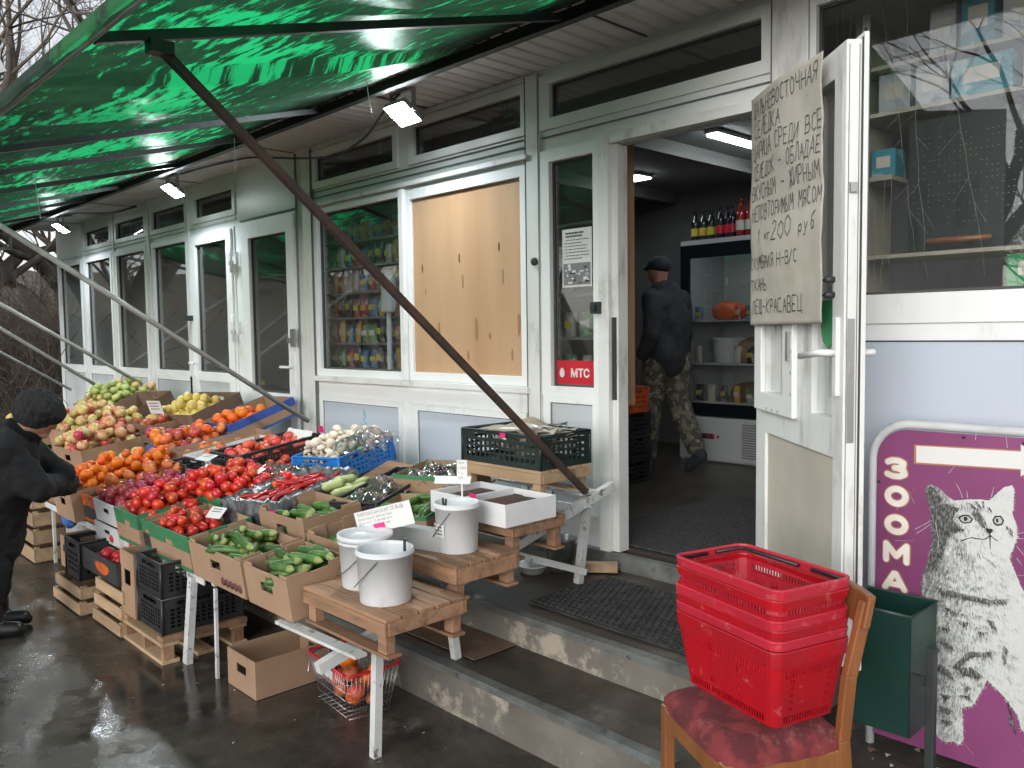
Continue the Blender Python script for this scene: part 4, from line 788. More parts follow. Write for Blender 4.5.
# nested shopping baskets: w .44 x d .28 x h .22
def rrect(wx, dy, r, n=4):
    P = []
    for cx, cy, a0 in ((wx/2-r,-dy/2+r,-90),(wx/2-r,dy/2-r,0),(-wx/2+r,dy/2-r,90),(-wx/2+r,-dy/2+r,180)):
        for k in range(n+1): a = R(a0+90*k/n); P.append((cx+r*math.cos(a), cy+r*math.sin(a)))
    return P
def basket(loc, rot, label, matn, full, handle, Hh=.225, rh=.027):
    t = thing('shopping_basket', label, 'shopping basket', loc, rot, 'nested red shopping baskets on the chair')
    top = rrect(.435,.285,.035); bot = rrect(.372,.232,.03); zt = Hh-.045; n = len(top)
    mb = MB()
    for i in range(n):
        j = (i+1) % n; a0, a1, b0, b1 = bot[i], bot[j], top[i], top[j]; L = math.dist(b0, b1)
        f_ = .955/1; q0 = (a0[0]+(b0[0]-a0[0])*.93, a0[1]+(b0[1]-a0[1])*.93); q1 = (a1[0]+(b1[0]-a1[0])*.93, a1[1]+(b1[1]-a1[1])*.93)
        holes = []
        if L > .1:
            k = int(L/.0125)
            for c in range(k):
                u0 = .02+.96*c/k; u1 = u0+.96/k*.62
                holes.append((u0, u1, .05, .17))
                if c/k < .97: holes.append((u0, u1, .80, .93))
            for v in (.24,.36,.48,.60,.70):
                for u0 in ((.30,.66) if L > .25 else (.12,.82)): holes.append((u0, u0+.022, v, v+.08)); holes.append((u0+.04, u0+.062, v, v+.07))
        mb.panel([(a0[0],a0[1],0),(a1[0],a1[1],0),(q1[0],q1[1],zt),(q0[0],q0[1],zt)], holes, .003)
    mb.add([(x, y, .001) for x, y in bot], [tuple(range(n))]); mb.build('body', matn, t)
    mb = MB(); vs = []; o1 = rrect(.445,.295,.038)
    prof = [(rrect(.438,.288,.036),Hh-rh),(o1,Hh-.003),(rrect(.441,.291,.036),Hh),(rrect(.425,.275,.03),Hh),(rrect(.423,.273,.03),Hh-.004),(rrect(.428,.278,.03),Hh-rh+.001)]
    for P, z in prof: vs += [(x, y, z) for x, y in P]
    fs = []
    for r_ in range(len(prof)):
        for k in range(n): a = r_*n+k; b = r_*n+(k+1) % n; c = ((r_+1) % len(prof))*n; fs.append((a, b, c+(k+1) % n, c+k))
    mb.add(vs, fs); mb.build('rim', matn, t, bevel=0)
    if handle:
        for s_ in (-1, 1):
            mb = MB(); z = Hh-.012; y = s_*.128
            pts = [(-.02*1, y, z-.004), (-.19, y, z), (-.208, y*.9, z), (-.208, s_*.02, z)] if s_ > 0 else [(-.208, -.015, z), (-.208, y*.9, z), (-.19, y, z), (.06, y, z)]
            if s_ > 0: pts = [(-.208,.02,z),(-.208,y*.9,z),(-.19,y,z),(.03,y,z)]
            mb.tube(pts, .006, 0, 8)
            mb.build('handle', 'basket_rail', t)
        mb = MB(); mb.tube([(.08,.128,Hh-.012),(.19,.128,Hh-.012),(.207,.115,Hh-.012),(.207,.03,Hh-.012)], .006, 0, 8); mb.build('handle', 'basket_rail', t)
    return t
bx, by = -1.245, 2.185
names = ['lowest red shopping basket of the stack, its slotted body standing on the chair seat', 'second shopping basket from the bottom of the stack, only its rim showing', 'third shopping basket from the bottom of the stack, faded pink rim', 'fourth shopping basket from the bottom, its pink rim just under the dark gap',
         'second shopping basket from the top of the stack, just above the dark gap', 'topmost shopping basket of the stack, open with black handles']
for k, (z, m_) in enumerate([(.462,'basket_red'),(.492,'basket_pink'),(.520,'basket_red'),(.548,'basket_pink'),(.603,'basket_red'),(.632,'basket_pink')]):
    basket((bx+rn.uniform(-.003,.003), by+rn.uniform(-.003,.003), z), R(-16.5)+rn.uniform(-.008,.008), names[k], m_, k in (0,5), k == 5, rh=.045 if k == 0 else .027)

# ================================================================ PET SHOP SIGN AND BIN
sg = thing('street_sign', 'purple framed sign with white vertical letters, an arrow and a printed tabby cat', 'sign', (-1.285, 3.05, 0))
W_, Hs = 1.0, 1.215
mb = MB(); pts = [(.012,0,0),(.012,0,Hs-.14)]
for k in range(1, 9): a = math.pi-k*math.pi/16; pts.append((.142+.13*math.cos(a), 0, Hs-.14+.13*math.sin(a)))
pts += [(W_-.142,0,Hs-.01)]
for k in range(1, 9): a = math.pi/2-k*math.pi/16; pts.append((W_-.142+.13*math.cos(a), 0, Hs-.14+.13*math.sin(a)))
pts += [(W_-.012,0,0)]; mb.tube(pts, .016, 0, 12); mb.build('tube_frame', 'sign_tube', sg)
mb = MB(); poly = [(.03,.045),(W_-.03,.045),(W_-.03,Hs-.14)]+[(W_-.142+.112*math.cos(R(a)), Hs-.14+.112*math.sin(R(a))) for a in range(10,91,10)]+[(.142+.112*math.cos(R(a)), Hs-.14+.112*math.sin(R(a))) for a in range(90,181,10)]
mb.prism(poly, -.012, -.008); mb.build('sign_panel', 'sign_purple', sg)
def flat(mb, poly, y, m): mb.prism(poly, y, y+.0008, m)
mb = MB(); flat(mb, CAT['body'], -.0135, 0)
for q in CAT['dark']: flat(mb, q, -.0146, 1)
for q in CAT['stripes']: flat(mb, q, -.0156, 1)
for q in CAT['eyes']: flat(mb, q, -.0166, 3)
for q in CAT['iris']: flat(mb, q, -.0176, 2)
for q in CAT['pupil']: flat(mb, q, -.0186, 3)
def ribbon(mb, P, wd, y, m):
    for a, b in zip(P, P[1:]):
        d = Vector((b[0]-a[0], b[1]-a[1])); d.normalize(); s_ = Vector((-d.y, d.x))*wd/2
        mb.add([(a[0]-s_.x,y,a[1]-s_.y),(b[0]-s_.x*.5,y,b[1]-s_.y*.5),(b[0]+s_.x*.5,y,b[1]+s_.y*.5),(a[0]+s_.x,y,a[1]+s_.y)], [(0,1,2,3)], m)
for q in CAT['lines']: ribbon(mb, q, .004, -.0180, 3)
for q in CAT['whisk']: ribbon(mb, q, .0016, -.0190, 4)
# fine fur strokes following the outline and the coat
rf = random.Random(3); bd = CAT['body']
for i in range(len(bd)):
    a, b = bd[i], bd[(i+1) % len(bd)]; L = math.dist(a, b); d = ((b[0]-a[0])/(L+1e-9), (b[1]-a[1])/(L+1e-9))
    for k in range(int(L/.0035)):
        u = rf.random(); p = (a[0]+(b[0]-a[0])*u, a[1]+(b[1]-a[1])*u); out = rf.uniform(.003,.009); nx_, nz_ = (d[1], -d[0]); 
        q = (p[0]-nx_*out*rf.choice((-1,1))*.7+rf.uniform(-.003,.003), p[1]-nz_*out*rf.choice((-1,1))*.7-.004); ribbon(mb, [p, q], .0016, -.0141, 0)
for q in CAT['stripes']+CAT['dark'][:1]:
    for i in range(len(q)):
        a, b = q[i], q[(i+1) % len(q)]; L = math.dist(a, b)
        for k in range(int(L/.003)):
            u = rf.random(); p = (a[0]+(b[0]-a[0])*u, a[1]+(b[1]-a[1])*u); ribbon(mb, [p, (p[0]+rf.uniform(-.004,.004), p[1]-rf.uniform(.002,.011))], .0016, -.0160, 1)
xs = [p[0] for p in bd]; zs = [p[1] for p in bd]
def inside(x, z):
    c = False
    for i in range(len(bd)):
        (x1, z1), (x2, z2) = bd[i], bd[i-1]
        if (z1 > z) != (z2 > z) and x < (x2-x1)*(z-z1)/(z2-z1)+x1: c = not c
    return c
def inpoly(P, x, z):
    c = False
    for i in range(len(P)):
        (x1, z1), (x2, z2) = P[i], P[i-1]
        if (z1 > z) != (z2 > z) and x < (x2-x1)*(z-z1)/(z2-z1)+x1: c = not c
    return c
for k in range(15000):
    x, z = rf.uniform(min(xs), max(xs)), rf.uniform(min(zs), max(zs))
    if not inside(x, z) or not inside(x+.002, z-.010): continue
    if any(inpoly(q, x, z) for q in CAT['eyes']): continue
    nz_ = noise.noise(Vector((x*30, z*55, 1)))
    dk = (.85-(x-.19)/.20 if z > .80 else .58-(x-.19)/.42)+nz_*.55
    if any(inpoly(q, x+rf.uniform(-.004,.004), z+rf.uniform(-.004,.006)) for q in CAT['stripes']+CAT['dark']): dk += .55
    dk += rf.uniform(-.25,.25)+(.10 if z > .86 else .04); m_ = 1 if dk > .62 else (5 if dk > .35 else (6 if dk > .12 else 4))
    dx = (x-.33)*.05; ribbon(mb, [(x, z), (x+dx+rf.uniform(-.002,.002), z-rf.uniform(.005,.013))], .0015, -.0160-.0004*rf.random(), m_)
mb.build('cat_picture', ['cat_fur_print', 'cat_stripe_print', 'cat_eye_print', 'cat_line_print', 'white_print', 'cat_grey_print', 'cat_pale_print'], sg)
ar = [(.167,1.133),(.492,1.143),(.491,1.167),(.56,1.115),(.493,1.062),(.493,1.086),(.168,1.074)]; cx_, cz_ = .36, 1.112
mb = MB(); flat(mb, [(cx_+(x-cx_)*1.022+(-.004 if x < .3 else .004), cz_+(z-cz_)*1.16) for x, z in ar], -.0135, 0); flat(mb, ar, -.0146, 1); mb.build('arrow', ['letter_edge', 'white_print'], sg)
mb = MB()
BL = {'З': [[(.12,.86),(.30,.97),(.60,.98),(.82,.85),(.80,.64),(.56,.53),(.42,.52)],[(.56,.52),(.84,.40),(.88,.20),(.66,.04),(.36,.02),(.10,.14)]],
      'О': [[(.5+.40*math.cos(k*math.pi/9), .5+.46*math.sin(k*math.pi/9)) for k in range(19)]],
      'М': [[(.10,.02),(.10,.98)],[(.10,.98),(.50,.30)],[(.50,.30),(.90,.98)],[(.90,.98),(.90,.02)]], 'А': [[(.06,.02),(.46,.98)],[(.54,.98),(.94,.02)],[(.24,.30),(.76,.30)],[(.46,.98),(.54,.98)]]}
cnt = 0
for chh, xc, z0, z1, sw in (('З',.100,1.006,1.084,.021),('О',.1025,.906,.983,.022),('О',.103,.804,.879,.022),('М',.1045,.700,.778,.021),('А',.1005,.597,.671,.020)):
    mb = MB()
    for wd_, y, m_ in ((sw+.008, -.0135, 0), (sw, -.0155, 1)):
        for st in BL[chh]:
            P = [(xc+(p[0]-.5)*(.078 if chh != 'М' else .090), z0+sw*.42+p[1]*(z1-z0-sw*.84)) for p in st]
            for i, p in enumerate(P):
                cnt += 1; yy = y-(cnt % 40)*.00003; n_ = 12
                mb.add([(p[0]+wd_/2*math.cos(q*2*math.pi/n_), yy, p[1]+wd_/2*math.sin(q*2*math.pi/n_)) for q in range(n_)], [tuple(range(n_))], m_)
                if i+1 < len(P):
                    b_ = P[i+1]; d = Vector((b_[0]-p[0], b_[1]-p[1])).normalized(); s_ = Vector((-d.y, d.x))*wd_/2; yy -= .00001
                    mb.add([(p[0]-s_.x,yy,p[1]-s_.y),(b_[0]-s_.x,yy,b_[1]-s_.y),(b_[0]+s_.x,yy,b_[1]+s_.y),(p[0]+s_.x,yy,p[1]+s_.y)], [(0,1,2,3)], m_)
    mb.build('letter', ['letter_edge', 'letter_face'], sg)
mb = MB()
for k in range(70):
    x, z = rf.uniform(.05, .95), rf.uniform(.06, 1.18); a = rf.uniform(-1.2, 1.2)+1.2; L = rf.uniform(.01, .07)
    if inside(x, z): continue
    ribbon(mb, [(x, z), (x+L*math.cos(a), z+L*math.sin(a))], rf.uniform(.0005,.0015), -.0126, 0)
mb.build('scratches', 'white_print', sg)
mb = MB()
for x, z in ((.037,.99),(.5,Hs-.045),(.32,Hs-.04)): mb.lathe([(0,0),(.006,0),(.005,.003),(0,.004)], 0, 8, Matrix.Translation((x,-.0125,z)) @ Matrix.Rotation(R(90),4,'X'))
mb.build('screw', 'dark_metal', sg)
bn = thing('litter_bin', 'dark green square metal litter bin hung on a black post before the purple sign', 'litter bin', (-1.135, 2.86, 0))
mb = MB(); P0 = [(-.117,-.112),(.117,-.112),(.117,.112),(-.117,.112)]
for i in range(4):
    j = (i+1) % 4; a, b = P0[i], P0[j]; mb.panel([(a[0]*.98,a[1]*.98,.205),(b[0]*.98,b[1]*.98,.205),(b[0],b[1],.612),(a[0],a[1],.612)], (), .003)
mb.box(-.112,.112,-.107,.107,.207,.212)
mb.tube([(x*1.005,y*1.005,.612) for x,y in P0]+[(P0[0][0]*1.005,P0[0][1]*1.005,.612)], .005, 0, 6); mb.build('bin_body', 'bin_green', bn)
mb = MB(); mb.box(.168,.196,-.128,-.10,0,.53); mb.build('post', 'dark_metal', bn, bevel=.003)
mb = MB(); mb.box(.1185,.168,-.118,-.108,.40,.43); mb.build('hook', 'dark_metal', bn)

# ================================================================ INSIDE THE SHOP
fg = thing('fridge', 'glass fronted refrigerated cabinet standing inside the shop', 'fridge', (-3.76, 6.45, .42))
mb = MB(); X0, X1 = -.49, .49; mb.box(X0,X1,.30,.35,0,1.90); mb.box(X0,X0+.035,-.33,.299,0,1.90); mb.box(X1-.035,X1,-.33,.299,0,1.90); mb.box(X0+.0352,X1-.0352,-.33,.299,1.84,1.90); mb.box(X0+.0352,X1-.0352,-.30,.299,0,.38); mb.build('cabinet', 'fridge_white', fg)
mb = MB(); mb.box(X0+.002,X1-.002,-.352,-.331,.02,.385); mb.build('base_panel', 'fridge_white', fg, bevel=.004)
mb = MB()
for k in range(14): mb.box(.13,.44,-.356,-.3525,.06+k*.021,.072+k*.021)
mb.build('grille', 'ink_grey', fg)
mb = MB(); mb.box(-.26,-.14,-.356,-.3525,.20,.245); 
for k in range(3): mb.box(-.20+k*.045,-.175+k*.045,-.359,-.3565,.21,.235,1)
mb.build('control_display', ['ink', 'sticker_red'], fg)
mb = MB(); mb.panel([(X0+.01,-.352,.40),(X1-.01,-.352,.40),(X1-.01,-.352,1.86),(X0+.01,-.352,1.86)], [(.10,.90,.07,.92)], .02); mb.build('door_frame', 'fridge_blue', fg, bevel=.004)
mb = MB(); mb.box(-.39,.39,-.345,-.340,.51,1.74); mb.build('glass_door', 'glass_clear', fg)
for z in (.50,.83,1.20): mb = MB(); mb.box(-.45,.45,-.28,.29,z,z+.012); mb.build('shelf', 'fridge_white', fg)
mb = MB(); mb.box(-.3,.3,-.31,-.29,1.78,1.80); mb.build('light_strip', 'fridge_led', fg)
for (x, z, s_, mm, lab) in ((-.15,1.212,(.17,.12,.09),'carton_orange','orange red bag on the top fridge shelf'),(.22,1.212,(.12,.12,.12),'pack_teal','teal bag on the top fridge shelf'),(.10,.842,(.2,.14,.12),'cardboard','brown bag on the middle fridge shelf'),(.12,.512,(.26,.16,.10),'cardboard_dark','dark bag on the bottom fridge shelf')):
    o = fuse([], [((x-3.76, 6.38, .42+z+s_[2]*.8), s_)], .02, mm, 'food_bag', None, .02, 9); tag(o, lab, 'food bag', 'bags of food in the fridge')
mb = MB(); Mx = Matrix.Translation((-3.93,6.38,1.263)); mb.lathe([(0,0),(.12,0),(.14,.19),(.15,.2),(.15,.215),(0,.22)], 0, 20, Mx); o = mb.build('food_tub', 'plastic_white'); tag(o, 'white tub with lid on the middle fridge shelf', 'tub')
def bottle(x, y, z, mb_, lab, label, h=.27, r=.036):
    t = thing('bottle', label, 'bottle', (x,y,z), 0, 'bottles standing on the fridge')
    mb = MB(); mb.lathe([(0,0),(r,0),(r,h*.6),(r*.9,h*.68),(r*.38,h*.84),(r*.36,h*.95),(r*.45,h*.955),(r*.45,h),(0,h)], 0, 12); mb.build('glass_body', mb_, t)
    mb = MB(); mb.lathe([(r*1.03,h*.2),(r*1.03,h*.45)], 0, 12); mb.build('label', lab, t)
for k, x in enumerate((-4.22,-4.14,-4.06)): bottle(x, 6.3, 2.32, 'bottle_glass', 'label_yellow', 'clear bottle with yellow label on the left end of the fridge top')
for k, x in enumerate((-3.98,-3.92,-3.86)): bottle(x, 6.32+.02*(k % 2), 2.32, 'bottle_dark', 'sticker_red', 'dark bottle with red label in the middle of the fridge top', .29, .034)
for k, x in enumerate((-3.77,-3.68,-3.59,-3.5)): bottle(x, 6.3, 2.32, 'bottle_red', 'label_white', 'tall red sauce bottle with white label at the right end of the fridge top', .33, .042)
for (x0, y0, L, lab) in ((-3.16, 4.9, 1.1, 'long white tube lamp lit on the shop ceiling near the doorway'), (-4.5, 5.7, .22, 'short white lamp lit deeper in the shop ceiling')):
    t = thing('ceiling_lamp', lab, 'ceiling lamp', (x0, y0, 2.90)); mb = MB(); mb.box(-.05,.05,0,L,-.03,-.002) if L > .5 else mb.box(-.1,.1,0,L,-.03,-.002); mb.build('lamp_housing', 'handle_white', t)
    mb = MB(); mb.box(-.04,.04,.01,L-.01,-.045,-.0305) if L > .5 else mb.box(-.09,.09,.01,L-.01,-.04,-.0305); mb.build('lamp_tube', 'tube_led', t)
mb = MB(); mb.box(-2.90,-2.79,3.56,3.59,1.15,2.58); o = mb.build('timber_board', 'plywood'); tag(o, 'tall bare timber board standing just inside the left door jamb', 'board')
# customer walking inside the shop
pz = .42
pp = thing('person', 'person in dark blue jacket, cap and camouflage trousers walking inside the shop', 'person', (-3.95, 5.5, pz))
P3 = lambda x, y, z: (-3.95+x, 5.5+y, pz+z)
fuse([(P3(0,0,.92),.11,P3(.02,0,1.2),.12),(P3(.02,0,1.2),.12,P3(-.02,0,1.36),.08),(P3(-.03,0,1.42),.06,P3(-.07,0,1.53),.055),(P3(-.05,-.06,.92),.10,P3(-.10,-.1,.5),.065),(P3(-.10,-.1,.5),.062,P3(-.13,-.09,.08),.045),(P3(.02,.08,.92),.10,P3(.06,.1,.5),.065),(P3(.06,.1,.5),.06,P3(.22,.1,.16),.045),
      (P3(-.0,-.19,1.36),.045,P3(.04,-.24,1.1),.042),(P3(.04,-.24,1.1),.042,P3(-.08,-.24,.92),.032),(P3(0,.19,1.36),.045,P3(.0,.24,1.1),.045),(P3(0,.24,1.1),.042,P3(-.12,.2,.98),.032)],
     [(P3(-.09,0,1.60),(.085,.075,.11))], .016, 'skin', 'body', pp)
fuse([(P3(0,0,.90),.155,P3(.02,0,1.2),.17),(P3(.02,0,1.2),.17,P3(-.02,0,1.40),.14),(P3(-.0,-.19,1.38),.085,P3(.04,-.25,1.1),.07),(P3(.04,-.25,1.1),.07,P3(-.06,-.24,.95),.055),(P3(0,.19,1.38),.085,P3(.0,.25,1.1),.07),(P3(0,.25,1.1),.07,P3(-.10,.2,1.0),.055)], [(P3(0,0,1.34),(.14,.22,.12)),(P3(.01,0,1.0),(.15,.20,.22))], .016, 'fabric_dark', 'jacket', pp, .012, 9)
fuse([(P3(-.04,-.06,.92),.125,P3(-.10,-.1,.5),.09),(P3(-.10,-.1,.5),.09,P3(-.13,-.09,.14),.075),(P3(.02,.08,.92),.125,P3(.06,.1,.5),.09),(P3(.06,.1,.5),.09,P3(.20,.1,.20),.075)], [], .016, 'camo', 'trousers', pp, .012, 10)
fuse([(P3(-.12,-.09,.13),.058,P3(-.12,-.09,.05),.05),(P3(-.12,-.09,.05),.05,P3(-.29,-.10,.04),.04)], [], .010, 'fabric_dark', 'boot', pp); fuse([(P3(.20,.1,.20),.058,P3(.25,.1,.13),.052),(P3(.25,.1,.13),.052,P3(.14,.1,.035),.038)], [], .010, 'fabric_dark', 'boot', pp)
fuse([], [(P3(-.075,0,1.655),(.105,.09,.075)),(P3(-.17,0,1.63),(.06,.06,.015))], .012, 'fabric_dark', 'cap', pp)
# crates and orange basket by the inner left
def crate_geo(mb, w, d, h, m=0, nu=9, nv=3, t=.004, gap=.62, post=.03, z0=0):
    def side(P, L):
        k = max(3, int(L/.036)); hs = []
        for i in range(k):
            for j in range(nv):
                u0 = post/L+(1-2*post/L)*(i+.5-gap/2)/k; u1 = u0+(1-2*post/L)*gap/k; v0 = .14+.58*(j+.5-gap/2)/nv; v1 = v0+.58*gap/nv; hs.append((u0, u1, v0, v1))
        for i in range(3 if L > .35 else 1):
            kk = 3 if L > .35 else 1; u0 = .14+(.72)*(i+.12)/kk; hs.append((u0, u0+.72*.76/kk, .78, .90))
        mb.panel(P, hs, t, m)
    z1 = z0+h
    side([(0,0,z0),(w,0,z0),(w,0,z1),(0,0,z1)], w); side([(w,d,z0),(0,d,z0),(0,d,z1),(w,d,z1)], w)
    side([(w,.0041,z0),(w,d-.0041,z0),(w,d-.0041,z1),(w,.0041,z1)], d); side([(0,d-.0041,z0),(0,.0041,z0),(0,.0041,z1),(0,d-.0041,z1)], d)
    mb.box(t,w-t,t,d-t,z0+.002,z0+.006,m)
    for x in (-.004, w-.020):
        for y in (-.004, d-.020): 
            pass
    mb.tube([(0,0,z1),(w,0,z1),(w,d,z1),(0,d,z1),(0,0,z1)], .006, m, 6)
    for x, y in ((0,0),(w,0),(w,d),(0,d)): mb.tube([(x,y,z0),(x,y,z1)], .007, m, 6)
for k, z in enumerate((.42,.60,.78)):
    t = thing('dark_crate', ('lowest','middle','topmost')[k]+' dark plastic crate of the stack inside the shop door', 'crate', (-4.14,4.55,z), 0, 'crates stacked inside the shop'); mb = MB(); crate_geo(mb,.36,.5,.17); mb.build('crate_body', 'plastic_black', t)
t = thing('orange_basket', 'orange plastic basket on the dark crates inside the shop door', 'basket', (-4.05,4.6,.96)); mb = MB(); crate_geo(mb,.36,.3,.18); mb.build('basket_body', 'carton_orange', t)
# packets on shelves behind the glass
rs = random.Random(21)
packproto = []
def packet(wx, hz, m):
    mb = MB(); vs = []; n = 6
    for j in range(n+1):
        v = j/n; th = .022*math.sin(math.pi*v)**.5; ww = wx/2*(1-.06*math.sin(math.pi*v))
        vs += [(-ww,0,v*hz),(-ww*.5,-th,v*hz),(ww*.5,-th,v*hz),(ww,0,v*hz),(ww*.5,th,v*hz),(-ww*.5,th,v*hz)]
    fs = [(j*6+k, j*6+(k+1) % 6, (j+1)*6+(k+1) % 6, (j+1)*6+k) for j in range(n) for k in range(6)]+[(5,4,3,2,1,0), tuple(n*6+k for k in range(6))]
    mb.add(vs, fs, 0, True); mb.box(-wx*.28, wx*.28, -.026, -.0225, hz*.35, hz*.62, 1); return mb.build('packet', [m, 'label_white' if rs.random() < .5 else 'label_yellow'])
def shelf_unit(name, label, x0, x1, y, zs, depth, mat_, back=True):
    t = thing(name, label, 'shelf unit', ((x0+x1)/2, y, .42))
    mb = MB()
    for x in (x0, x1): mb.box(x-.012, x+.012, y, y+depth, .42, max(zs)+.3)
    mb.build('side_panel', mat_, t, world=True)
    for z in zs: mb = MB(); mb.box(x0+.013, x1-.013, y, y+depth, z-.016, z); mb.build('shelf_board', mat_, t, world=True)
    return t
protos = []
for i in range(7): o = packet(.085 if i % 2 else .10, .14 if i % 3 else .17, 'pack%d' % i); protos.append(o)
used = set()
def put_pack(x, y, z, label, group, sc=1):
    i = rs.randrange(7); o = protos[i]
    if i in used: o = o.copy(); C.objects.link(o)
    used.add(i); o.location = (x, y, z+.001); o.rotation_euler = (rs.uniform(-.1,.05), 0, rs.uniform(-.25,.25)); o.scale = (sc,)*3; tag(o, label, 'packet', group)
sh = shelf_unit('shelf_unit', 'shelf unit crowded with small packets behind the glass left of the plywood', -5.75, -4.45, 3.47, (1.30,1.49,1.68,1.87,2.06,2.25), .20, 'interior_wall')
for r_, z in enumerate((1.30,1.49,1.68,1.87,2.06,2.25)):
    for k in range(12): put_pack(-5.66+k*.103+rs.uniform(-.01,.01), 3.51, z, 'small packet on the shelves behind the glass left of the plywood', 'packets on the shelves behind the glass left of the plywood')
sh = shelf_unit('shelf_unit', 'shelf unit with packets behind the narrow window beside the doorway', -3.75, -2.95, 3.45, (1.30,1.52,1.76,2.15), .20, 'interior_wall')
for r_, z in enumerate((1.28,1.52,1.78)):
    for k in range(6): put_pack(-3.66+k*.12, 3.50, z, 'small packet on the shelves behind the narrow window', 'packets behind the narrow window')
for r_, z in enumerate((.93,1.263,1.633)):
    for k in range(7):
        if r_ and k in (1,2,5): continue
        put_pack(-4.14+k*.125, 6.24, z, 'small packet on the shelves of the glass fronted fridge', 'packets on the fridge shelves', .85)
# stand seen behind the glass
t = thing('card_terminal', 'white box on a thin white pole behind the glass left of the plywood', 'terminal', (-4.82, 3.42, .42)); mb = MB(); mb.tube([(-4.82,3.42,.42),(-4.82,3.42,1.72)], .018, 0, 8); mb.build('pole', 'panel_white', t, world=True)
mb = MB(); mb.box(-4.88,-4.76,3.39,3.45,1.70,1.95); mb.build('box', 'panel_white', t, world=True, bevel=.015)
# shop window on the right: shelves with big packs
sh = shelf_unit('display_shelves', 'cream display shelves seen through the big shop window on the right', -1.60, 1.0, 3.62, (1.70,1.86,2.46,2.655), .34, 'tape_cream')
mb = MB()
for x in (-1.56,):
    mb.box(x-.015,x+.015,3.60,3.612,1.70,2.88)
    for k in range(22): mb.box(x-.006,x+.006,3.5985,3.5995,1.75+k*.05,1.775+k*.05,1)
mb.build('perforated_upright', ['pvc','seam'], sh, world=True)
def bigpack(x, y, z, wx, dy, hz, m, label, rz=0):
    o = fuse([], [], .1, m, 'x', None) if False else None
    mb = MB(); r_ = .012; mb.box(-wx/2,wx/2,-dy/2,dy/2,0,hz); mb.box(-wx*.3,wx*.3,-dy/2-.002,-dy/2-.0005,hz*.35,hz*.75,1)
    o = mb.build('supply_pack', [m, 'label_white'], bevel=.012); o.location = (x,y,z+.001); o.rotation_euler = (0,0,rz); tag(o, label, 'pack', 'packs in the right shop window')
bigpack(-1.47,3.78,2.46,.13,.2,.17,'pack_silver','silver pack leftmost on the shelf at mid height of the right shop window')
bigpack(-1.31,3.76,2.46,.13,.2,.165,'pack_silver','silver pack second from the left on the shelf in the right shop window')
bigpack(-1.12,3.74,2.46,.22,.2,.15,'pack_teal','wide teal pack on the shelf in the right shop window')
bigpack(-.88,3.76,2.46,.2,.2,.16,'pack_silver','pale pack at the picture edge on the shelf in the right shop window')
bigpack(-1.28,3.78,2.655,.10,.2,.20,'pack_silver','silver pack left on the top shelf of the right shop window')
bigpack(-1.15,3.78,2.655,.12,.2,.22,'pack_teal','tall teal pack on the top shelf of the right shop window')
bigpack(-.98,3.78,2.655,.16,.2,.2,'pack_silver','broad silver pack right on the top shelf of the right shop window')
bigpack(-.92,3.68,1.70,.2,.05,.13,'sign_green','bright green box at the bottom of the right shop window')
bigpack(-1.52,3.76,2.20,.10,.12,.12,'pack_teal','small teal pack by the door leaf in the right shop window')
mb = MB(); mb.box(-1.60,-1.46,3.64,3.84,2.18,2.2); o = mb.build('small_shelf', 'tape_cream'); tag(o, 'small cream bracket shelf behind the open door leaf', 'shelf')
bx_ = thing('appliance_box', 'large dark perforated box standing in the right shop window', 'box', (-1.1,3.80,1.87))
mb = MB(); mb.box(-1.42,-.70,3.72,3.95,1.871,2.42); mb.build('box_body', 'plastic_darkgreen', bx_, world=True)
mb = MB()
for i in range(34):
    for j in range(16):
        if rs.random() < .55: continue
        x = -1.40+i*.02; z = 1.98+j*.024; mb.box(x,x+.006,3.717,3.7185,z,z+.0022)
tag(mb.build('punched_dots', 'tape_cream', bx_, world=True), kind='stuff')
o = MB(); o.tube([(-1.32,3.66,1.905),(-1.08,3.66,1.905)], .012, 0, 8); o = o.build('toy_stick', 'chair_wood'); tag(o, 'thin brown stick lying on the lower shelf of the right shop window', 'stick')
gl = thing('light_garland', 'thin wires of an unlit light garland hanging inside the right shop window', 'garland', (-1.5, 3.42, 2.8))
mb = MB()
for k in range(9):
    x = -1.60+k*.028; z = 2.2-rs.uniform(0,.15) if k > 2 else 2.85; P = [(x+rs.uniform(-.006,.006), 3.42+rs.uniform(-.004,.004), z-i*(z-1.72)/9) for i in range(10)]; mb.tube(P, .0008, 0, 4)
for x, dx in ((-1.42,.16),(-1.22,.2),(-1.33,.1)): 
    P = [(x+dx*i/12+rs.uniform(-.006,.006), 3.42, 2.85-i*.093) for i in range(13)]; mb.tube(P, .0008, 0, 4)
    for i in (5,6,8,9): mb.tube([P[i], (P[i][0]+rs.choice((-1,1))*rs.uniform(.04,.10), 3.42, P[i][2]-rs.uniform(.05,.1))], .0006, 0, 4)
mb.build('wires', 'grey_bar', gl, world=True)

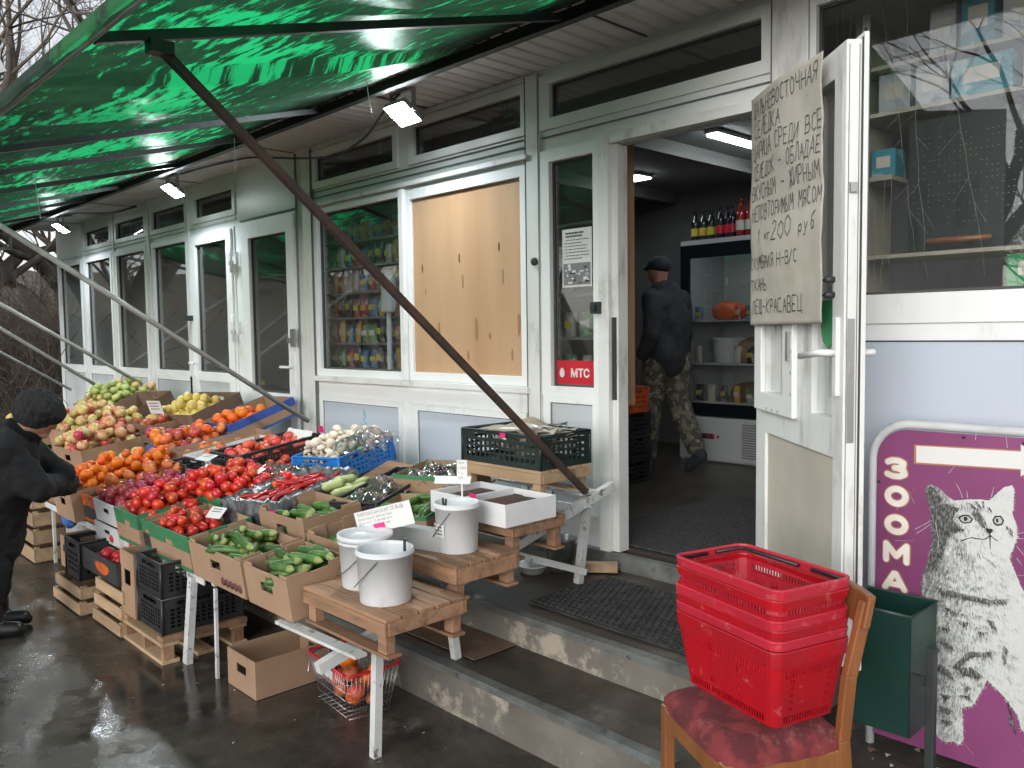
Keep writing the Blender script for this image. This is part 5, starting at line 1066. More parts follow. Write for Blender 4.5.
# ================================================================ PRODUCE STAND
TS = .25; TILT = math.atan(TS); zpl = lambda y: .438+TS*(y-1.58)    # underside of the boxes above the street
K = 1.09                                # stand boxes, produce and cards are scaled about the camera by this factor
dt = thing('display_stand', 'long sloping market stand with white painted legs carrying the boxes of fruit', 'display stand', (-4.5, 1.6, 0))
def db(mb, name, m, **k): return mb.build(name, m, dt, world=True, **k)
for x, y, x2, y2, wd, m in ((-2.50,1.67,-2.50,1.69,.032,'chipped_white'),(-3.87,1.54,-3.86,1.575,.045,'chipped_white'),(-3.60,1.565,-3.60,1.57,.018,'chipped_white'),(-5.30,1.60,-5.30,1.60,.035,'chipped_white'),(-6.3,1.62,-6.3,1.62,.025,'chipped_white'),(-7.3,1.7,-7.3,1.7,.03,'chipped_white')):
    mb = MB(); zt = .40 if x == -2.50 else zpl(1.6)-.03; mb.bar((x,y,0),(x2,y2,zt),wd,wd*.7 if x != -2.5 else .032, up=(0,1,0)); db(mb, 'leg', m)
for (x, a, b) in ((-2.63,(2.17,.192,2.14,.40),(2.98,.332,3.00,.70)),):
    mb = MB(); mb.bar((x,a[0],a[1]),(x,a[2],a[3]),.032,.032,up=(0,1,0)); db(mb, 'leg', 'chipped_white'); mb = MB(); mb.bar((x-.02,b[0]-.02,b[1]),(x,b[2],b[3]),.035,.035,up=(0,1,0)); db(mb, 'leg', 'chipped_white')
for x in (-2.60,):
    mb = MB(); mb.bar((x,1.50,.352),(x,3.16,.790),.035,.04); db(mb, 'side_beam', 'chipped_white')
for a_, b_, w_, h_ in (((-2.98,1.56,.42),(-2.44,1.58,.42),.05,.012),((-2.63,2.45,.59),(-2.60,2.95,.40),.03,.03),((-2.60,3.0,.775),(-3.2,3.0,.775),.12,.012)):
    mb = MB(); mb.bar(a_, b_, w_, h_); db(mb, 'cross_bar', 'chipped_white')
for x in (-3.7,-4.6,-5.5,-6.6,-7.6):
    mb = MB(); mb.bar((x,1.60,zpl(1.60)-.035),(x,3.15,zpl(3.15)-.035),.03,.03); db(mb, 'side_beam', 'chipped_white')
mb = MB(); mb.bar((-8.4,1.585,zpl(1.58)-.03),(-3.75,1.585,zpl(1.58)-.03),.006,.035); db(mb, 'front_rail', 'chipped_white')
mb = MB(); mb.panel([(-9.3,1.60,zpl(1.60)-.006),(-3.22,1.60,zpl(1.60)-.006),(-3.22,2.95,zpl(2.95)-.006),(-9.3,2.95,zpl(2.95)-.006)], (), .010); db(mb, 'board', 'wood')
mb = MB(); n = 44; vs = []
for i in range(n*2+1): vs += [(-6.25+1.1*i/(n*2),1.68+(.012 if i % 2 else 0),.04),(-6.25+1.1*i/(n*2),1.68+(.012 if i % 2 else 0),.41)]
mb.add(vs, [(2*i,2*i+2,2*i+3,2*i+1) for i in range(n*2)]); o = mb.build('corrugated_sheet', 'grey_bar'); tag(o, 'grey corrugated metal sheet standing under the stand behind the tomato carton', 'metal sheet')

def bmat(x, y, rot=0, dz=0, tilt=None, z=None):
    if z is None: x, y, dz, k = x*K, y*K, dz*K, K
    else: k = 1
    return Matrix.Translation((x, y, (zpl(y) if z is None else z)+dz)) @ Matrix.Rotation(R(8) if tilt is None else tilt, 4, 'X') @ Matrix.Rotation(R(rot), 4, 'Z') @ Matrix.Scale(k, 4)
def walls(mb, w, d, h, m=0, t=.005, dip=0, hole=True, z0=0, z1=None, side_hole=False):
    z1 = h if z1 is None else z1
    def wl(P, L, hh, dp):
        hs = []
        if hh and z0 == 0 or hh and z1 == h and z0 > 0:
            H = z1-z0; a = (h*.48-z0)/H; b = (h*.72-z0)/H
            if b > 0 and a < 1: hs.append((.5-.045/L, .5+.045/L, max(a, 0), min(b, 1)))
        if dp and z1 == h: hs.append((.2, .8, 1-dp*h/(z1-z0), 1))
        mb.panel(P, hs, t, m)
    wl([(0,0,z0),(w,0,z0),(w,0,z1),(0,0,z1)], w, hole, 0); wl([(w,d,z0),(0,d,z0),(0,d,z1),(w,d,z1)], w, hole, 0)
    wl([(w,t,z0),(w,d-t,z0),(w,d-t,z1),(w,t,z1)], d, side_hole, dip); wl([(0,d-t,z0),(0,t,z0),(0,t,z1),(0,d-t,z1)], d, side_hole, dip)
def carton(label, x, y, w, d, h=.155, rot=0, dz=0, m='cardboard', band=None, tilt=None, z=None, dip=0, group=None, flaps=0, hole=True, fill=None, bz=.56, name='carton', inner='cardboard', cat='carton', bevel=0):
    M = bmat(x, y, rot, dz, tilt, z); t = thing(name, label, cat, M=M, group=group)
    mb = MB()
    if band:
        walls(mb, w, d, h, 0, hole=hole, z0=0, z1=h*.12); 
        for i in range(len(mb.m)): mb.m[i] = 1
        k0 = len(mb.m); walls(mb, w, d, h, 0, hole=False, z0=h*.12, z1=h*bz); walls(mb, w, d, h, 1, hole=hole and bz < .7, z0=h*bz, z1=h, dip=dip)
        q = .0054
        for P in ([(w-q,q,.01),(q,q,.01),(q,q,h-.001),(w-q,q,h-.001)], [(q,d-q,.01),(w-q,d-q,.01),(w-q,d-q,h-.001),(q,d-q,h-.001)], [(q,q+.002,.01),(q,d-q-.002,.01),(q,d-q-.002,h-.001),(q,q+.002,h-.001)], [(w-q,d-q-.002,.01),(w-q,q+.002,.01),(w-q,q+.002,h-.001),(w-q,d-q-.002,h-.001)]): mb.panel(P, (), .001, 2)
    else: walls(mb, w, d, h, 0, hole=hole, dip=dip)
    mb.box(.005, w-.005, .005, d-.005, .001, .006, 0)
    o = mb.build('carton_wall', [m, band or m, 'cardboard'], t)
    if flaps:   # folded corner flaps
        for xx in (.0055, w-.0105):
            for (a, b) in ((.006,.09),(d-.09,d-.006)): mb = MB(); mb.box(xx, xx+.005, a, b, h*.5, h+.012); mb.build('corner_flap', m, t)
        for (a, b) in ((.0115,.06),(w-.06,w-.0115)): mb = MB(); mb.box(a,b,.0055,.0095,h*.55,h+.010); mb.build('corner_flap', m, t)
    if fill: mb = MB(); mb.box(.0055, w-.0055, .0055, d-.0055, fill-.004, fill, 0); mb.build('liner', 'cardboard_dark', t)
    return t, M
def pcrate(label, x, y, w, d, h=.155, rot=0, dz=0, m='plastic_black', tilt=None, z=None, group=None, nv=3, gap=.62):
    M = bmat(x, y, rot, dz, tilt, z); t = thing('plastic_crate', label, 'crate', M=M, group=group)
    mb = MB(); crate_geo(mb, w, d, h, 0, nv=nv, gap=gap); mb.build('crate_body', m, t); return t, M
# --- produce meshes
def obj_mesh(mb, mats, smooth=True):
    o = mb.build('tmp', mats, smooth=None); me = o.data; bpy.data.objects.remove(o); return me
def round_fruit(r, squash, mats, dimple=.18, stem=None, bottom=.08, n=16, lump=0):
    mb = MB(); P = []
    for k in range(13):
        a = math.pi*k/12; rr = math.sin(a); z = -math.cos(a)*squash
        if k > 8: z -= dimple*((k-8)/4)**2.5
        if k < 3: z += bottom*((3-k)/3)**2
        P.append((max(rr, .0008)*r, z*r))
    mb.lathe(P, 0, n)
    if lump: mb.v = [(x*(1+lump*math.cos(5*math.atan2(y, x))), y*(1+lump*math.cos(5*math.atan2(y, x))), z) for x, y, z in mb.v]
    top = (squash-dimple)*r
    if stem == 'stalk': mb.tube([(0,0,top-.002),(.002,.001,top+r*.3)], r*.04, 1, 5)
    if stem == 'star':
        for k in range(5): a = k*2*math.pi/5; mb.add([(0,0,top+.002),(math.cos(a-.25)*r*.22,math.sin(a-.25)*r*.22,top+.004),(math.cos(a)*r*.55,math.sin(a)*r*.55,top+.001+r*dimple*.3),(math.cos(a+.25)*r*.22,math.sin(a+.25)*r*.22,top+.004)], [(0,1,2,3)], 1)
    if stem == 'dot': mb.lathe([(0,.0),(r*.09,.0),(r*.07,r*.03),(0,r*.03)], 1, 6, Matrix.Translation((0,0,top)))
    return obj_mesh(mb, mats)
ME = dict(
 apple_y=round_fruit(.037,.9,['apple_yellow','stem_brown'],.22,'stalk'), apple_r=round_fruit(.037,.88,['apple_red','stem_brown'],.22,'stalk'), apple_p=round_fruit(.037,.9,['apple_pink','stem_brown'],.22,'stalk'),
 apple_g=round_fruit(.037,.9,['apple_green','stem_brown'],.22,'stalk'), lemon=round_fruit(.034,1.1,['lemon','stem_brown'],.05,'dot'), tang=round_fruit(.031,.84,['tangerine','stem_green'],.10,'dot'), pers=round_fruit(.037,.80,['persimmon','stem_brown'],.08,'star'),
 tom=round_fruit(.031,.84,['tomato','stem_green'],.14,'star',lump=.015), tomr=round_fruit(.031,.88,['tomato','stem_green'],.12,None), tomp=round_fruit(.033,.86,['tomato_pale','stem_green'],.12,'star',lump=.02), plum=round_fruit(.026,1.12,['plum','stem_brown'],.08,'dot'),
 mand=round_fruit(.038,.9,['tangerine','stem_green'],.08,'dot'), grape=round_fruit(.016,1.0,['eggplant','stem_brown'],.02,None,n=10))
def veg(L, r, mats, bend, taper=.5, tip=True, n=10, seed=0, flat=1):
    rr = random.Random(seed); mb = MB(); P = []; RS = []
    for k in range(11):
        u = k/10; x = (u-.5)*L; y = bend*(4*(u-.5)**2); P.append((x, y, 0)); e = min(u, 1-u)/.18
        RS.append(r*(min(1, e)**.5*(1-.12*rr.random()*0) if e > 0 else .12) * (1-(1-taper)*u if taper < 1 else 1))
    RS[0] = r*.25; RS[-1] = r*.25*taper; mb.tube(P, r, 0, n, rs=RS)
    if tip:
        nf = len(mb.f)
        for i, f in enumerate(mb.f):
            if i // n >= 8: mb.m[i] = 1
    mb.v = [(x, y, z*flat) for x, y, z in mb.v]
    return obj_mesh(mb, mats)
CUC = [veg(.135,.0185,['cucumber','cucumber_tip'],.006,.9,seed=1), veg(.15,.017,['cucumber','cucumber_tip'],.014,.85,seed=2), veg(.12,.019,['cucumber','cucumber_tip'],-.004,.9,seed=3)]
CHI = [veg(.15,.012,['chili','stem_green'],.02,.45,False,8), veg(.13,.012,['chili','stem_green'],-.012,.5,False,8)]
ZUC = [veg(.15,.021,['zucchini','cucumber_tip'],.005,.95), veg(.135,.023,['zucchini','cucumber_tip'],-.008,.9)]
EGG = [veg(.16,.034,['eggplant','stem_green'],.01,1.0)]
def fish_mesh(seed):
    mb = MB(); P = []; RS = []
    for k in range(9): u = k/8; P.append(((u-.5)*.24, .012*math.sin(u*3+seed), 0)); RS.append([.006,.018,.025,.027,.024,.019,.013,.007,.004][k])
    mb.tube(P, .02, 0, 8, rs=RS); mb.v = [(x, y, z*.42) for x, y, z in mb.v]; x, y = P[-1][0], P[-1][1]
    mb.add([(x-.005,y-.004,0),(x+.045,y-.03,.002),(x+.032,y,.0),(x+.045,y+.03,.003),(x-.005,y+.004,0)], [(0,1,2,3,4)]); mb.add([(-.02,-.024,0),(.03,-.045,.002),(.04,-.015,0)], [(0,1,2)]); return obj_mesh(mb, ['fish'])
FISH = [fish_mesh(0), fish_mesh(1.5), fish_mesh(3)]
def mushroom():
    mb = MB(); mb.lathe([(.0005,.026),(.012,.025),(.022,.018),(.027,.008),(.026,.0),(.022,-.003)], 0, 14); mb.lathe([(.022,-.003),(.008,.0)], 1, 14); mb.lathe([(.009,.0),(.009,-.02),(.010,-.028),(.0005,-.029)], 0, 10); return obj_mesh(mb, ['mushroom','gill'])
MU = [mushroom()]
rp = random.Random(77)
def heap(meshes, M, x0, x1, y0, y1, base, n, r, label, group, name, cat, mound=None, flat=.3, ov=.97, tries=16, sc=(.86,1.12)):
    pl = []; m0 = mound or (lambda x, y: 0)
    for i in range(n):
        best = None
        for _ in range(tries):
            x, y = rp.uniform(x0+r*.8, x1-r*.8), rp.uniform(y0+r*.8, y1-r*.8); z = base(x, y)+r*.9 if callable(base) else base+r*.9
            for (px, py, pz) in pl:
                d2 = (px-x)**2+(py-y)**2; D = 2*r*ov
                if d2 < D*D: z = max(z, pz+math.sqrt(D*D-d2))
            s_ = z-m0(x, y)
            if best is None or s_ < best[0]: best = (s_, x, y, z)
        _, x, y, z = best; pl.append((x, y, z)); me = rp.choice(meshes); o = bpy.data.objects.new(name, me); C.objects.link(o)
        o.location = M @ Vector((x, y, z)); o.rotation_euler = (rp.gauss(0, flat*2), rp.gauss(0, flat*2), rp.uniform(0, 6.28)); s_ = rp.uniform(*sc)*M.to_scale()[0]; o.scale = (s_, s_, s_*rp.uniform(.95,1.04)); tag(o, label, cat, group)
    return pl
def lay(meshes, M, x0, x1, y0, y1, base, n, r, ang, spread, label, group, name, cat, per=6, flatk=1.0, lift=1.5):
    for i in range(n):
        L = i//per; x, y = rp.uniform(x0, x1), y0+(y1-y0)*((i % per)+.5+rp.uniform(-.35,.35))/per if abs(math.sin(R(ang))) < .7 else rp.uniform(y0, y1)
        if abs(math.sin(R(ang))) >= .7: x = x0+(x1-x0)*((i % per)+.5+rp.uniform(-.35,.35))/per
        o = bpy.data.objects.new(name, rp.choice(meshes)); C.objects.link(o); z = base+r*flatk+L*r*lift*flatk
        o.rotation_mode = 'QUATERNION'; Mr = M @ Matrix.Translation((x, y, z)) @ Matrix.Rotation(R(ang)+rp.gauss(0, spread), 4, 'Z') @ Matrix.Rotation(rp.gauss(0,.10), 4, 'Y') @ Matrix.Rotation(rp.uniform(0, 6.28) if flatk > .8 else rp.gauss(0,.3), 4, 'X')
        o.location = Mr.to_translation(); o.rotation_quaternion = Mr.to_quaternion(); s_ = rp.uniform(.9, 1.12)*M.to_scale()[0]; o.scale = (s_*rp.uniform(.85,1.12), s_, s_); tag(o, label, cat, group)
def film(name, label, M, w, d, base, hgt, seed, cat='bag', amp=.03, nx=26, edge=.0, m='film'):
    mb = MB(); vs = []
    for j in range(nx+1):
        for i in range(nx+1):
            u, v = i/nx, j/nx; e = min(u,1-u,v,1-v); k = min(1, e/.2); p = Vector((u*5, v*5, seed))
            z = base+hgt*k+amp*noise.noise(p)+amp*.6*abs(noise.noise(p*2.7))+amp*.3*noise.noise(p*6); x = u*w+.03*noise.noise(p+Vector((9,0,0))); y = v*d+.03*noise.noise(p+Vector((0,9,0))); vs.append(M @ Vector((x, y, z-edge*(1-k))))
    mb.add(vs, [(j*(nx+1)+i, j*(nx+1)+i+1, (j+1)*(nx+1)+i+1, (j+1)*(nx+1)+i) for j in range(nx) for i in range(nx)], 0, True); o = mb.build(name, m); tag(o, label, cat); return o
def tagcard(x, y, z, label, w=.06, h=.045, m='paper', rz=0, rx=-60, text=None):
    t = MB(); t.box(-w/2,w/2,-h/2,h/2,0,.0012); 
    if text: 
        for k in range(text): t.box(-w*.35,w*.3,h*.28-k*h*.22,h*.34-k*h*.22,.0013,.0018,1)
    o = t.build('price_card', [m, 'ink'] if text else m); o.location = (x,y,z) if x > -2.9 else (x*K, y*K, 1.55-(1.55-z)*K); o.rotation_euler = (R(rx)+R(90), 0, R(rz)) if False else (R(90+rx), 0, R(rz)); tag(o, label, 'price card'); return o
bump_ = lambda cx, cy, a, b, h: (lambda x, y: h*math.exp(-((x-cx)/a)**2-((y-cy)/b)**2))

# --- front row
t, M = carton('brown carton of cucumbers at the front of the stand next to the white tubs', -2.985, 1.435, .335, .27, dip=.0, flaps=1, fill=.06)
lay(CUC, M, .08, .26, .03, .25, .065, 30, .018, 20, .35, 'green cucumber in the front carton beside the white tubs', 'cucumbers in the carton beside the white tubs', 'cucumber', 'cucumber', per=6, lift=1.15)
t, M = carton('brown carton of cucumbers with printed side at the front, left of the other cucumber carton', -3.50, 1.435, .49, .27, dip=0, flaps=1, fill=.06)
mb = MB()
for k in range(5): mb.lathe([(0,0),(.018,0),(.018,.001),(0,.001)], 0, 10, M @ Matrix.Translation((.30+k*.037,-.0012,.035)) @ Matrix.Rotation(R(90),4,'X'))
o = mb.build('printed_marks', 'inked_print'); o.parent = t; o.matrix_parent_inverse = M.inverted()
lay(CUC, M, .09, .40, .03, .25, .065, 34, .018, 10, .4, 'green cucumber in the long front carton with the printed side', 'cucumbers in the long front carton', 'cucumber', 'cucumber', per=6, lift=1.0)
t, M = carton('green and brown printed carton with small tomatoes at the front edge', -3.965, 1.435, .455, .30, .165, band='cardboard_print', dip=0, fill=.10)
heap([ME['tom'], ME['tomr']], M, .02, .30, .02, .25, .105, 30, .025, 'small red tomato in the front green carton', 'small tomatoes in the front green carton', 'tomato', 'tomato', bump_(.12,.12,.15,.12,.05), sc=(.74,.84))
t, M = carton('narrow printed carton wedged between the two green cartons', -4.10, 1.45, .13, .30, .15, m='carton_black', band='cardboard_print', fill=.10)
heap([ME['tomr']], M, .01, .12, .02, .28, .10, 5, .03, 'red tomato in the narrow printed carton', 'tomatoes in the narrow printed carton', 'tomato', 'tomato')
t, M = carton('green and brown printed carton heaped with tomatoes between white cartons and the narrow carton', -4.42, 1.435, .315, .50, .17, band='cardboard_print', fill=.12)
heap([ME['tom'], ME['tomr'], ME['tomr']], M, .02, .33, .04, .40, .12, 50, .029, 'ripe red tomato in the heap on the green carton next to the white cartons', 'tomatoes on the green carton next to the white cartons', 'tomato', 'tomato', bump_(.17,.18,.16,.16,.07), sc=(.92,1.04))
for k, dz in ((0,-.06),(1,.045)):
    t, M = carton(('lower empty looking white carton under the plum carton','upper white carton filled with dark red plums')[k], -4.78, 1.44, .355, .50, .102 if k == 0 else .115, dz=dz, m='carton_white', fill=.05, group='white cartons stacked at the front')
heap([ME['plum']], M, .01, .345, .02, .48, .055, 100, .025, 'dark red plum in the white carton', 'plums in the white carton', 'plum', 'plum', bump_(.18,.22,.2,.3,.05), tries=12)
t, M = carton('black and orange printed carton of persimmons beside the white cartons', -5.0, 1.45, .205, .56, .16, m='carton_black', band='carton_orange', fill=.12)
heap([ME['pers']], M, .01, .20, .02, .54, .115, 17, .037, 'flat orange persimmon in the black and orange carton', 'persimmons in the black and orange carton', 'persimmon', 'persimmon')
t, M = carton('long brown carton heaped with bright tangerines before the bending customer', -5.36, 1.40, .345, .64, .175, fill=.12)
heap([ME['tang']], M, .0, .345, .02, .64, .12, 105, .031, 'bright orange tangerine in the long brown carton', 'tangerines in the long brown carton', 'tangerine', 'tangerine', bump_(.17,.34,.2,.4,.05), tries=16)
# --- second row
t, M = carton('brown carton with dark cucumbers and a magenta tag behind the front cucumbers', -3.44, 1.73, .39, .285, .15, dz=.03, dip=0, flaps=1, fill=.05)
lay(CUC, M, .09, .31, .03, .26, .06, 20, .018, 10, .3, 'dark green cucumber in the carton behind the front cucumbers', 'cucumbers in the second row carton', 'cucumber', 'cucumber', per=6, lift=1.0)
t, M = carton('brown carton with few cucumbers behind the lidded white tub', -3.03, 1.73, .33, .26, .14, dz=.0, flaps=1, fill=.05)
lay(CUC, M, .08, .25, .03, .24, .055, 10, .018, 30, .3, 'green cucumber in the carton behind the lidded tub', 'cucumbers behind the lidded tub', 'cucumber', 'cucumber', per=5)
tagcard(-3.33, 1.722, .775, 'small magenta price tag on the second row cucumber carton', .05, .022, 'magenta', 0, 0)
t, M = carton('green edged brown carton hidden under the largest heap of tomatoes', -4.40, 1.76, .62, .36, .15, band='cardboard_print', fill=.13)
heap([ME['tom'], ME['tomr'], ME['tomr']], M, .0, .62, -.02, .40, .12, 105, .028, 'ripe red tomato in the largest heap in the middle of the stand', 'tomatoes in the largest heap', 'tomato', 'tomato', bump_(.30,.16,.26,.22,.11), tries=16)
t, M = carton('open carton lined with a dark plastic bag full of red peppers', -3.75, 1.72, .33, .54, .15, rot=14, dz=.02, m='cardboard_dark', fill=.08)
lay(CHI, M, .08, .26, .05, .50, .10, 90, .012, 75, .3, 'long glossy red chili pepper in the bag lined carton', 'chili peppers in the bag lined carton', 'chili_pepper', 'chili pepper', per=11, lift=.55)
mb = MB(); rw = random.Random(5); nn = 90; vs = []          # bag skirt draped over the carton rim
per_ = [(0,0),(.33,0),(.33,.54),(0,.54)]
def along(u):
    L = [.33,.54,.33,.54]; s_ = u*sum(L); i = 0
    while s_ > L[i] and i < 3: s_ -= L[i]; i += 1
    a, b = Vector(per_[i]), Vector(per_[(i+1) % 4]); p = a.lerp(b, s_/L[i]); nrm = Vector(((b-a).y, -(b-a).x)).normalized(); return p, nrm
for i in range(nn+1):
    p, nr = along((i % nn)/nn); k = noise.noise(Vector((i*.35,0,1)))
    for off, z in ((-.045,.085),(-.02,.15+.02*k),(.0,.178+.02*k),(.022+.012*k,.165),(.028+.018*k,.10+.02*k),(.022+.02*noise.noise(Vector((i*.6,3,1))),.035+.03*k)):
        q = p+nr*off; vs.append(M @ Vector((q.x, q.y, z+.008*noise.noise(Vector((i*.9,z*40,2))))))
mb.add(vs, [(i*6+j, (i+1)*6+j, (i+1)*6+j+1, i*6+j+1) for i in range(nn) for j in range(5)], 0, True)
mat('bag_dark', (.05,.055,.06), .22, (.16,.17,.18), 16, lo=.5, hi=.75, bump=.8, bscale=30, spec=.7)
o = mb.build('plastic_bag', 'bag_dark'); tag(o, 'shiny dark plastic bag folded over the rim of the chili pepper carton', 'bag')
tagcard(-3.70, 1.70, .74, 'magenta round tag on the dark bag of peppers', .03, .03, 'magenta', 0, 0)
t, M = pcrate('small shallow crate with red tomatoes and a yellow pepper behind the peppers', -4.24, 2.12, .22, .22, .08, rot=12, dz=.04)
heap([ME['tom'], ME['tomr']], M, .0, .22, 0, .22, .03, 12, .028, 'shiny red tomato in the small shallow crate', 'tomatoes in the small shallow crate', 'tomato', 'tomato', bump_(.1,.1,.1,.1,.03), sc=(.85,.95))
o = bpy.data.objects.new('yellow_pepper', obj_mesh((lambda q: (q.lathe([(.001,-.04),(.02,-.036),(.033,-.01),(.036,.02),(.028,.036),(.01,.03),(.001,.028)],0,16), q)[1])(MB()), ['lemon'])); C.objects.link(o); o.location = M @ Vector((.215,.19,.10)); o.rotation_euler = (1.2,.3,.4); tag(o, 'yellow bell pepper at the rear of the small shallow crate', 'pepper')
film('plastic_bag', 'crumpled clear plastic bag under the small tomatoes beside the peppers', bmat(-4.12, 1.98, 15, .10), .26, .2, .05, .02, 4, amp=.035)
# --- third row and rear
t, M = pcrate('bright blue plastic crate of white mushrooms', -4.06, 2.24, .33, .46, .13, rot=16, dz=.035, m='plastic_blue', nv=3, gap=.5)
heap(MU, M, .02, .31, .02, .44, .08, 80, .026, 'white button mushroom in the blue crate', 'mushrooms in the blue crate', 'mushroom', 'mushroom', bump_(.16,.24,.18,.25,.07), flat=.33, sc=(.85,1.2))
t, M = carton('shallow black tray of pale courgettes before the blue crate', -3.52, 2.03, .24, .24, .06, rot=20, dz=.02, m='carton_black', hole=False, fill=.03)
lay(ZUC, M, .07, .18, .03, .21, .035, 12, .024, 55, .22, 'pale green courgette in the shallow tray', 'courgettes in the shallow tray', 'courgette', 'courgette', per=5, lift=1.3)
t, M = pcrate('black plastic crate of bagged eggplants right of the courgettes', -3.24, 1.97, .25, .56, .12, rot=21, dz=.02)
lay(EGG, M, .06, .20, .10, .5, .02, 8, .034, 70, .3, 'dark eggplant in the black crate under clear bags', 'eggplants in the black crate', 'eggplant', 'eggplant', per=4, lift=1.2)
film('plastic_bag', 'clear crumpled bag covering the eggplants in the black crate', M, .26, .52, .07, .05, 11, amp=.045, nx=34)
film('plastic_bag', 'whitish clear bag hanging over the blue crate edge', bmat(-3.78, 2.32, 16, .12), .22, .30, .06, .06, 17, amp=.05, nx=30)
t, M = carton('green rimmed carton of cucumbers left of the white seed carton', -2.96, 1.96, .31, .30, .13, rot=22, dz=.0, band='cardboard_print', bz=.86, fill=.05)
lay(CUC, M, .08, .25, .03, .27, .055, 16, .02, 60, .5, 'plump green cucumber in the green rimmed carton', 'cucumbers in the green rimmed carton', 'cucumber', 'cucumber', per=6)
t, M = carton('carton with green and red rear rim holding bagged dark grapes', -3.20, 2.29, .37, .27, .14, rot=14, dz=.01, band='cardboard_print', bz=.86, fill=.06)
heap([ME['grape']], M, .02, .35, .02, .25, .065, 80, .016, 'dark blue grape under clear film', 'dark grapes in the rear carton', 'grape', 'grape', bump_(.18,.14,.15,.12,.04))
film('plastic_bag', 'clear bag over the dark grapes', M, .36, .26, .09, .035, 23, amp=.04, nx=30)
mb = MB(); mb.box(0,.17,0,.004,0,.045,0,Matrix.Translation((-3.00,2.36,.86)) @ Matrix.Rotation(R(35),4,'Z') @ Matrix.Rotation(R(-50),4,'X')); o = mb.build('white_flap', 'carton_white'); tag(o, 'loose white cardboard strip lying by the grapes', 'cardboard strip')
t, M = pcrate('black plastic crate of red tomatoes with white paper, tall slotted side', -4.72, 2.08, .32, .55, .15, rot=0, dz=.04)
heap([ME['tomr'], ME['tomp']], M, .01, .31, .02, .50, .06, 45, .030, 'red tomato in the black slotted crate', 'tomatoes in the black slotted crate', 'tomato', 'tomato', bump_(.15,.22,.2,.3,.03))
mb = MB(); vs = []
for i in range(13):
    for j in range(5): u = i/12; vs.append(M @ Vector((.01+.30*u, .46+.05*j/4+.01*noise.noise(Vector((i,j,0))), .12+.014*j+.010*noise.noise(Vector((i*.7,j,4))))))
mb.add(vs, [(i*5+j,(i+1)*5+j,(i+1)*5+j+1,i*5+j+1) for i in range(12) for j in range(4)],0,True); o = mb.build('paper_liner', 'paper'); tag(o, 'white paper liner standing at the rear of the black tomato crate', 'paper liner')
t, M = carton('white carton with a few pale tomatoes in its lower end', -5.01, 2.03, .28, .52, .12, rot=3, dz=.04, m='carton_white', hole=False, fill=.03)
heap([ME['tomp']], M, .02, .26, .02, .26, .035, 10, .034, 'pale orange tomato in the white carton', 'pale tomatoes in the white carton', 'tomato', 'tomato')
t, M = carton('narrow brown carton with a few persimmons beside the blue edged tray', -5.25, 2.03, .22, .60, .14, rot=0, dz=.03, fill=.05)
heap([ME['pers'], ME['apple_p']], M, .01, .21, .04, .5, .055, 11, .037, 'pale persimmon in the narrow brown carton', 'persimmons in the narrow brown carton', 'persimmon', 'persimmon')
t, M = carton('white tray with blue rim of red apples and oranges', -5.60, 2.02, .34, .46, .10, rot=3, dz=.07, m='carton_white', band='carton_blue', hole=False, fill=.05)
heap([ME['apple_r'], ME['mand'], ME['apple_r'], ME['pers']], M, .01, .33, .0, .44, .055, 28, .037, 'red apple or orange in the blue rimmed tray', 'fruit in the blue rimmed tray', 'apple', 'apple', bump_(.16,.15,.2,.2,.03))
t, M = carton('tall steep carton with blue printed side and orange tangerines at the rear', -5.68, 2.45, .40, .52, .13, rot=4, dz=.05, m='cardboard', band='carton_blue', tilt=R(17), hole=False, fill=.03)
heap([ME['mand']], M, .02, .38, .02, .34, .035, 20, .038, 'large tangerine in the steep blue sided carton', 'tangerines in the steep carton', 'tangerine', 'tangerine', bump_(.2,.15,.2,.2,.03))
t, M = carton('dark brown carton of pale yellow quinces', -6.42, 2.40, .58, .42, .13, rot=6, dz=.08, m='cardboard_dark', fill=.05, tilt=R(20))
heap([ME['lemon']], M, .03, .56, .03, .30, .055, 44, .034, 'pale yellow quince in the dark brown carton', 'quinces in the dark brown carton', 'quince', 'quince', bump_(.3,.15,.3,.2,.04))
t, M = carton('shallow brown carton with a few apples below the apple heap', -5.78, 1.68, .40, .42, .12, rot=4, m='cardboard_dark', fill=.05, dz=.02)
heap([ME['apple_p'], ME['apple_r'], ME['apple_y']], M, .02, .38, .02, .40, .055, 17, .037, 'mixed apple in the shallow carton below the heap', 'apples in the shallow carton', 'apple', 'apple')
t, M = carton('dark brown carton of deep red apples behind the shallow carton', -6.00, 2.08, .42, .38, .13, rot=4, m='cardboard_dark', fill=.05, dz=.05)
heap([ME['apple_r'], ME['apple_r'], ME['apple_p']], M, .02, .40, .02, .36, .055, 22, .037, 'deep red apple in the dark carton behind the shallow one', 'red apples in the dark carton', 'apple', 'apple')
t, M = carton('light brown carton overflowing with mixed apples nearest the customer', -6.32, 1.66, .50, .44, .16, rot=4, dz=.07, fill=.12)
heap([ME['apple_p'], ME['apple_p'], ME['apple_y'], ME['apple_r']], M, .0, .50, .0, .42, .12, 58, .037, 'mixed pink apple in the light brown carton', 'apples in the light brown carton', 'apple', 'apple', bump_(.2,.2,.25,.25,.08))
t, M = carton('carton buried under the yellow green apple heap at the far left', -6.95, 1.80, .58, .48, .15, rot=4, dz=.10, fill=.13)
heap([ME['apple_y'], ME['apple_y'], ME['apple_p']], M, .0, .58, .0, .48, .13, 78, .037, 'yellow green apple in the far left heap', 'apples in the far left heap', 'apple', 'apple', bump_(.28,.22,.3,.3,.12))
t, M = carton('brown carton with a few apples left of the quinces', -6.55, 2.18, .50, .30, .13, rot=6, dz=.07, m='cardboard', fill=.05)
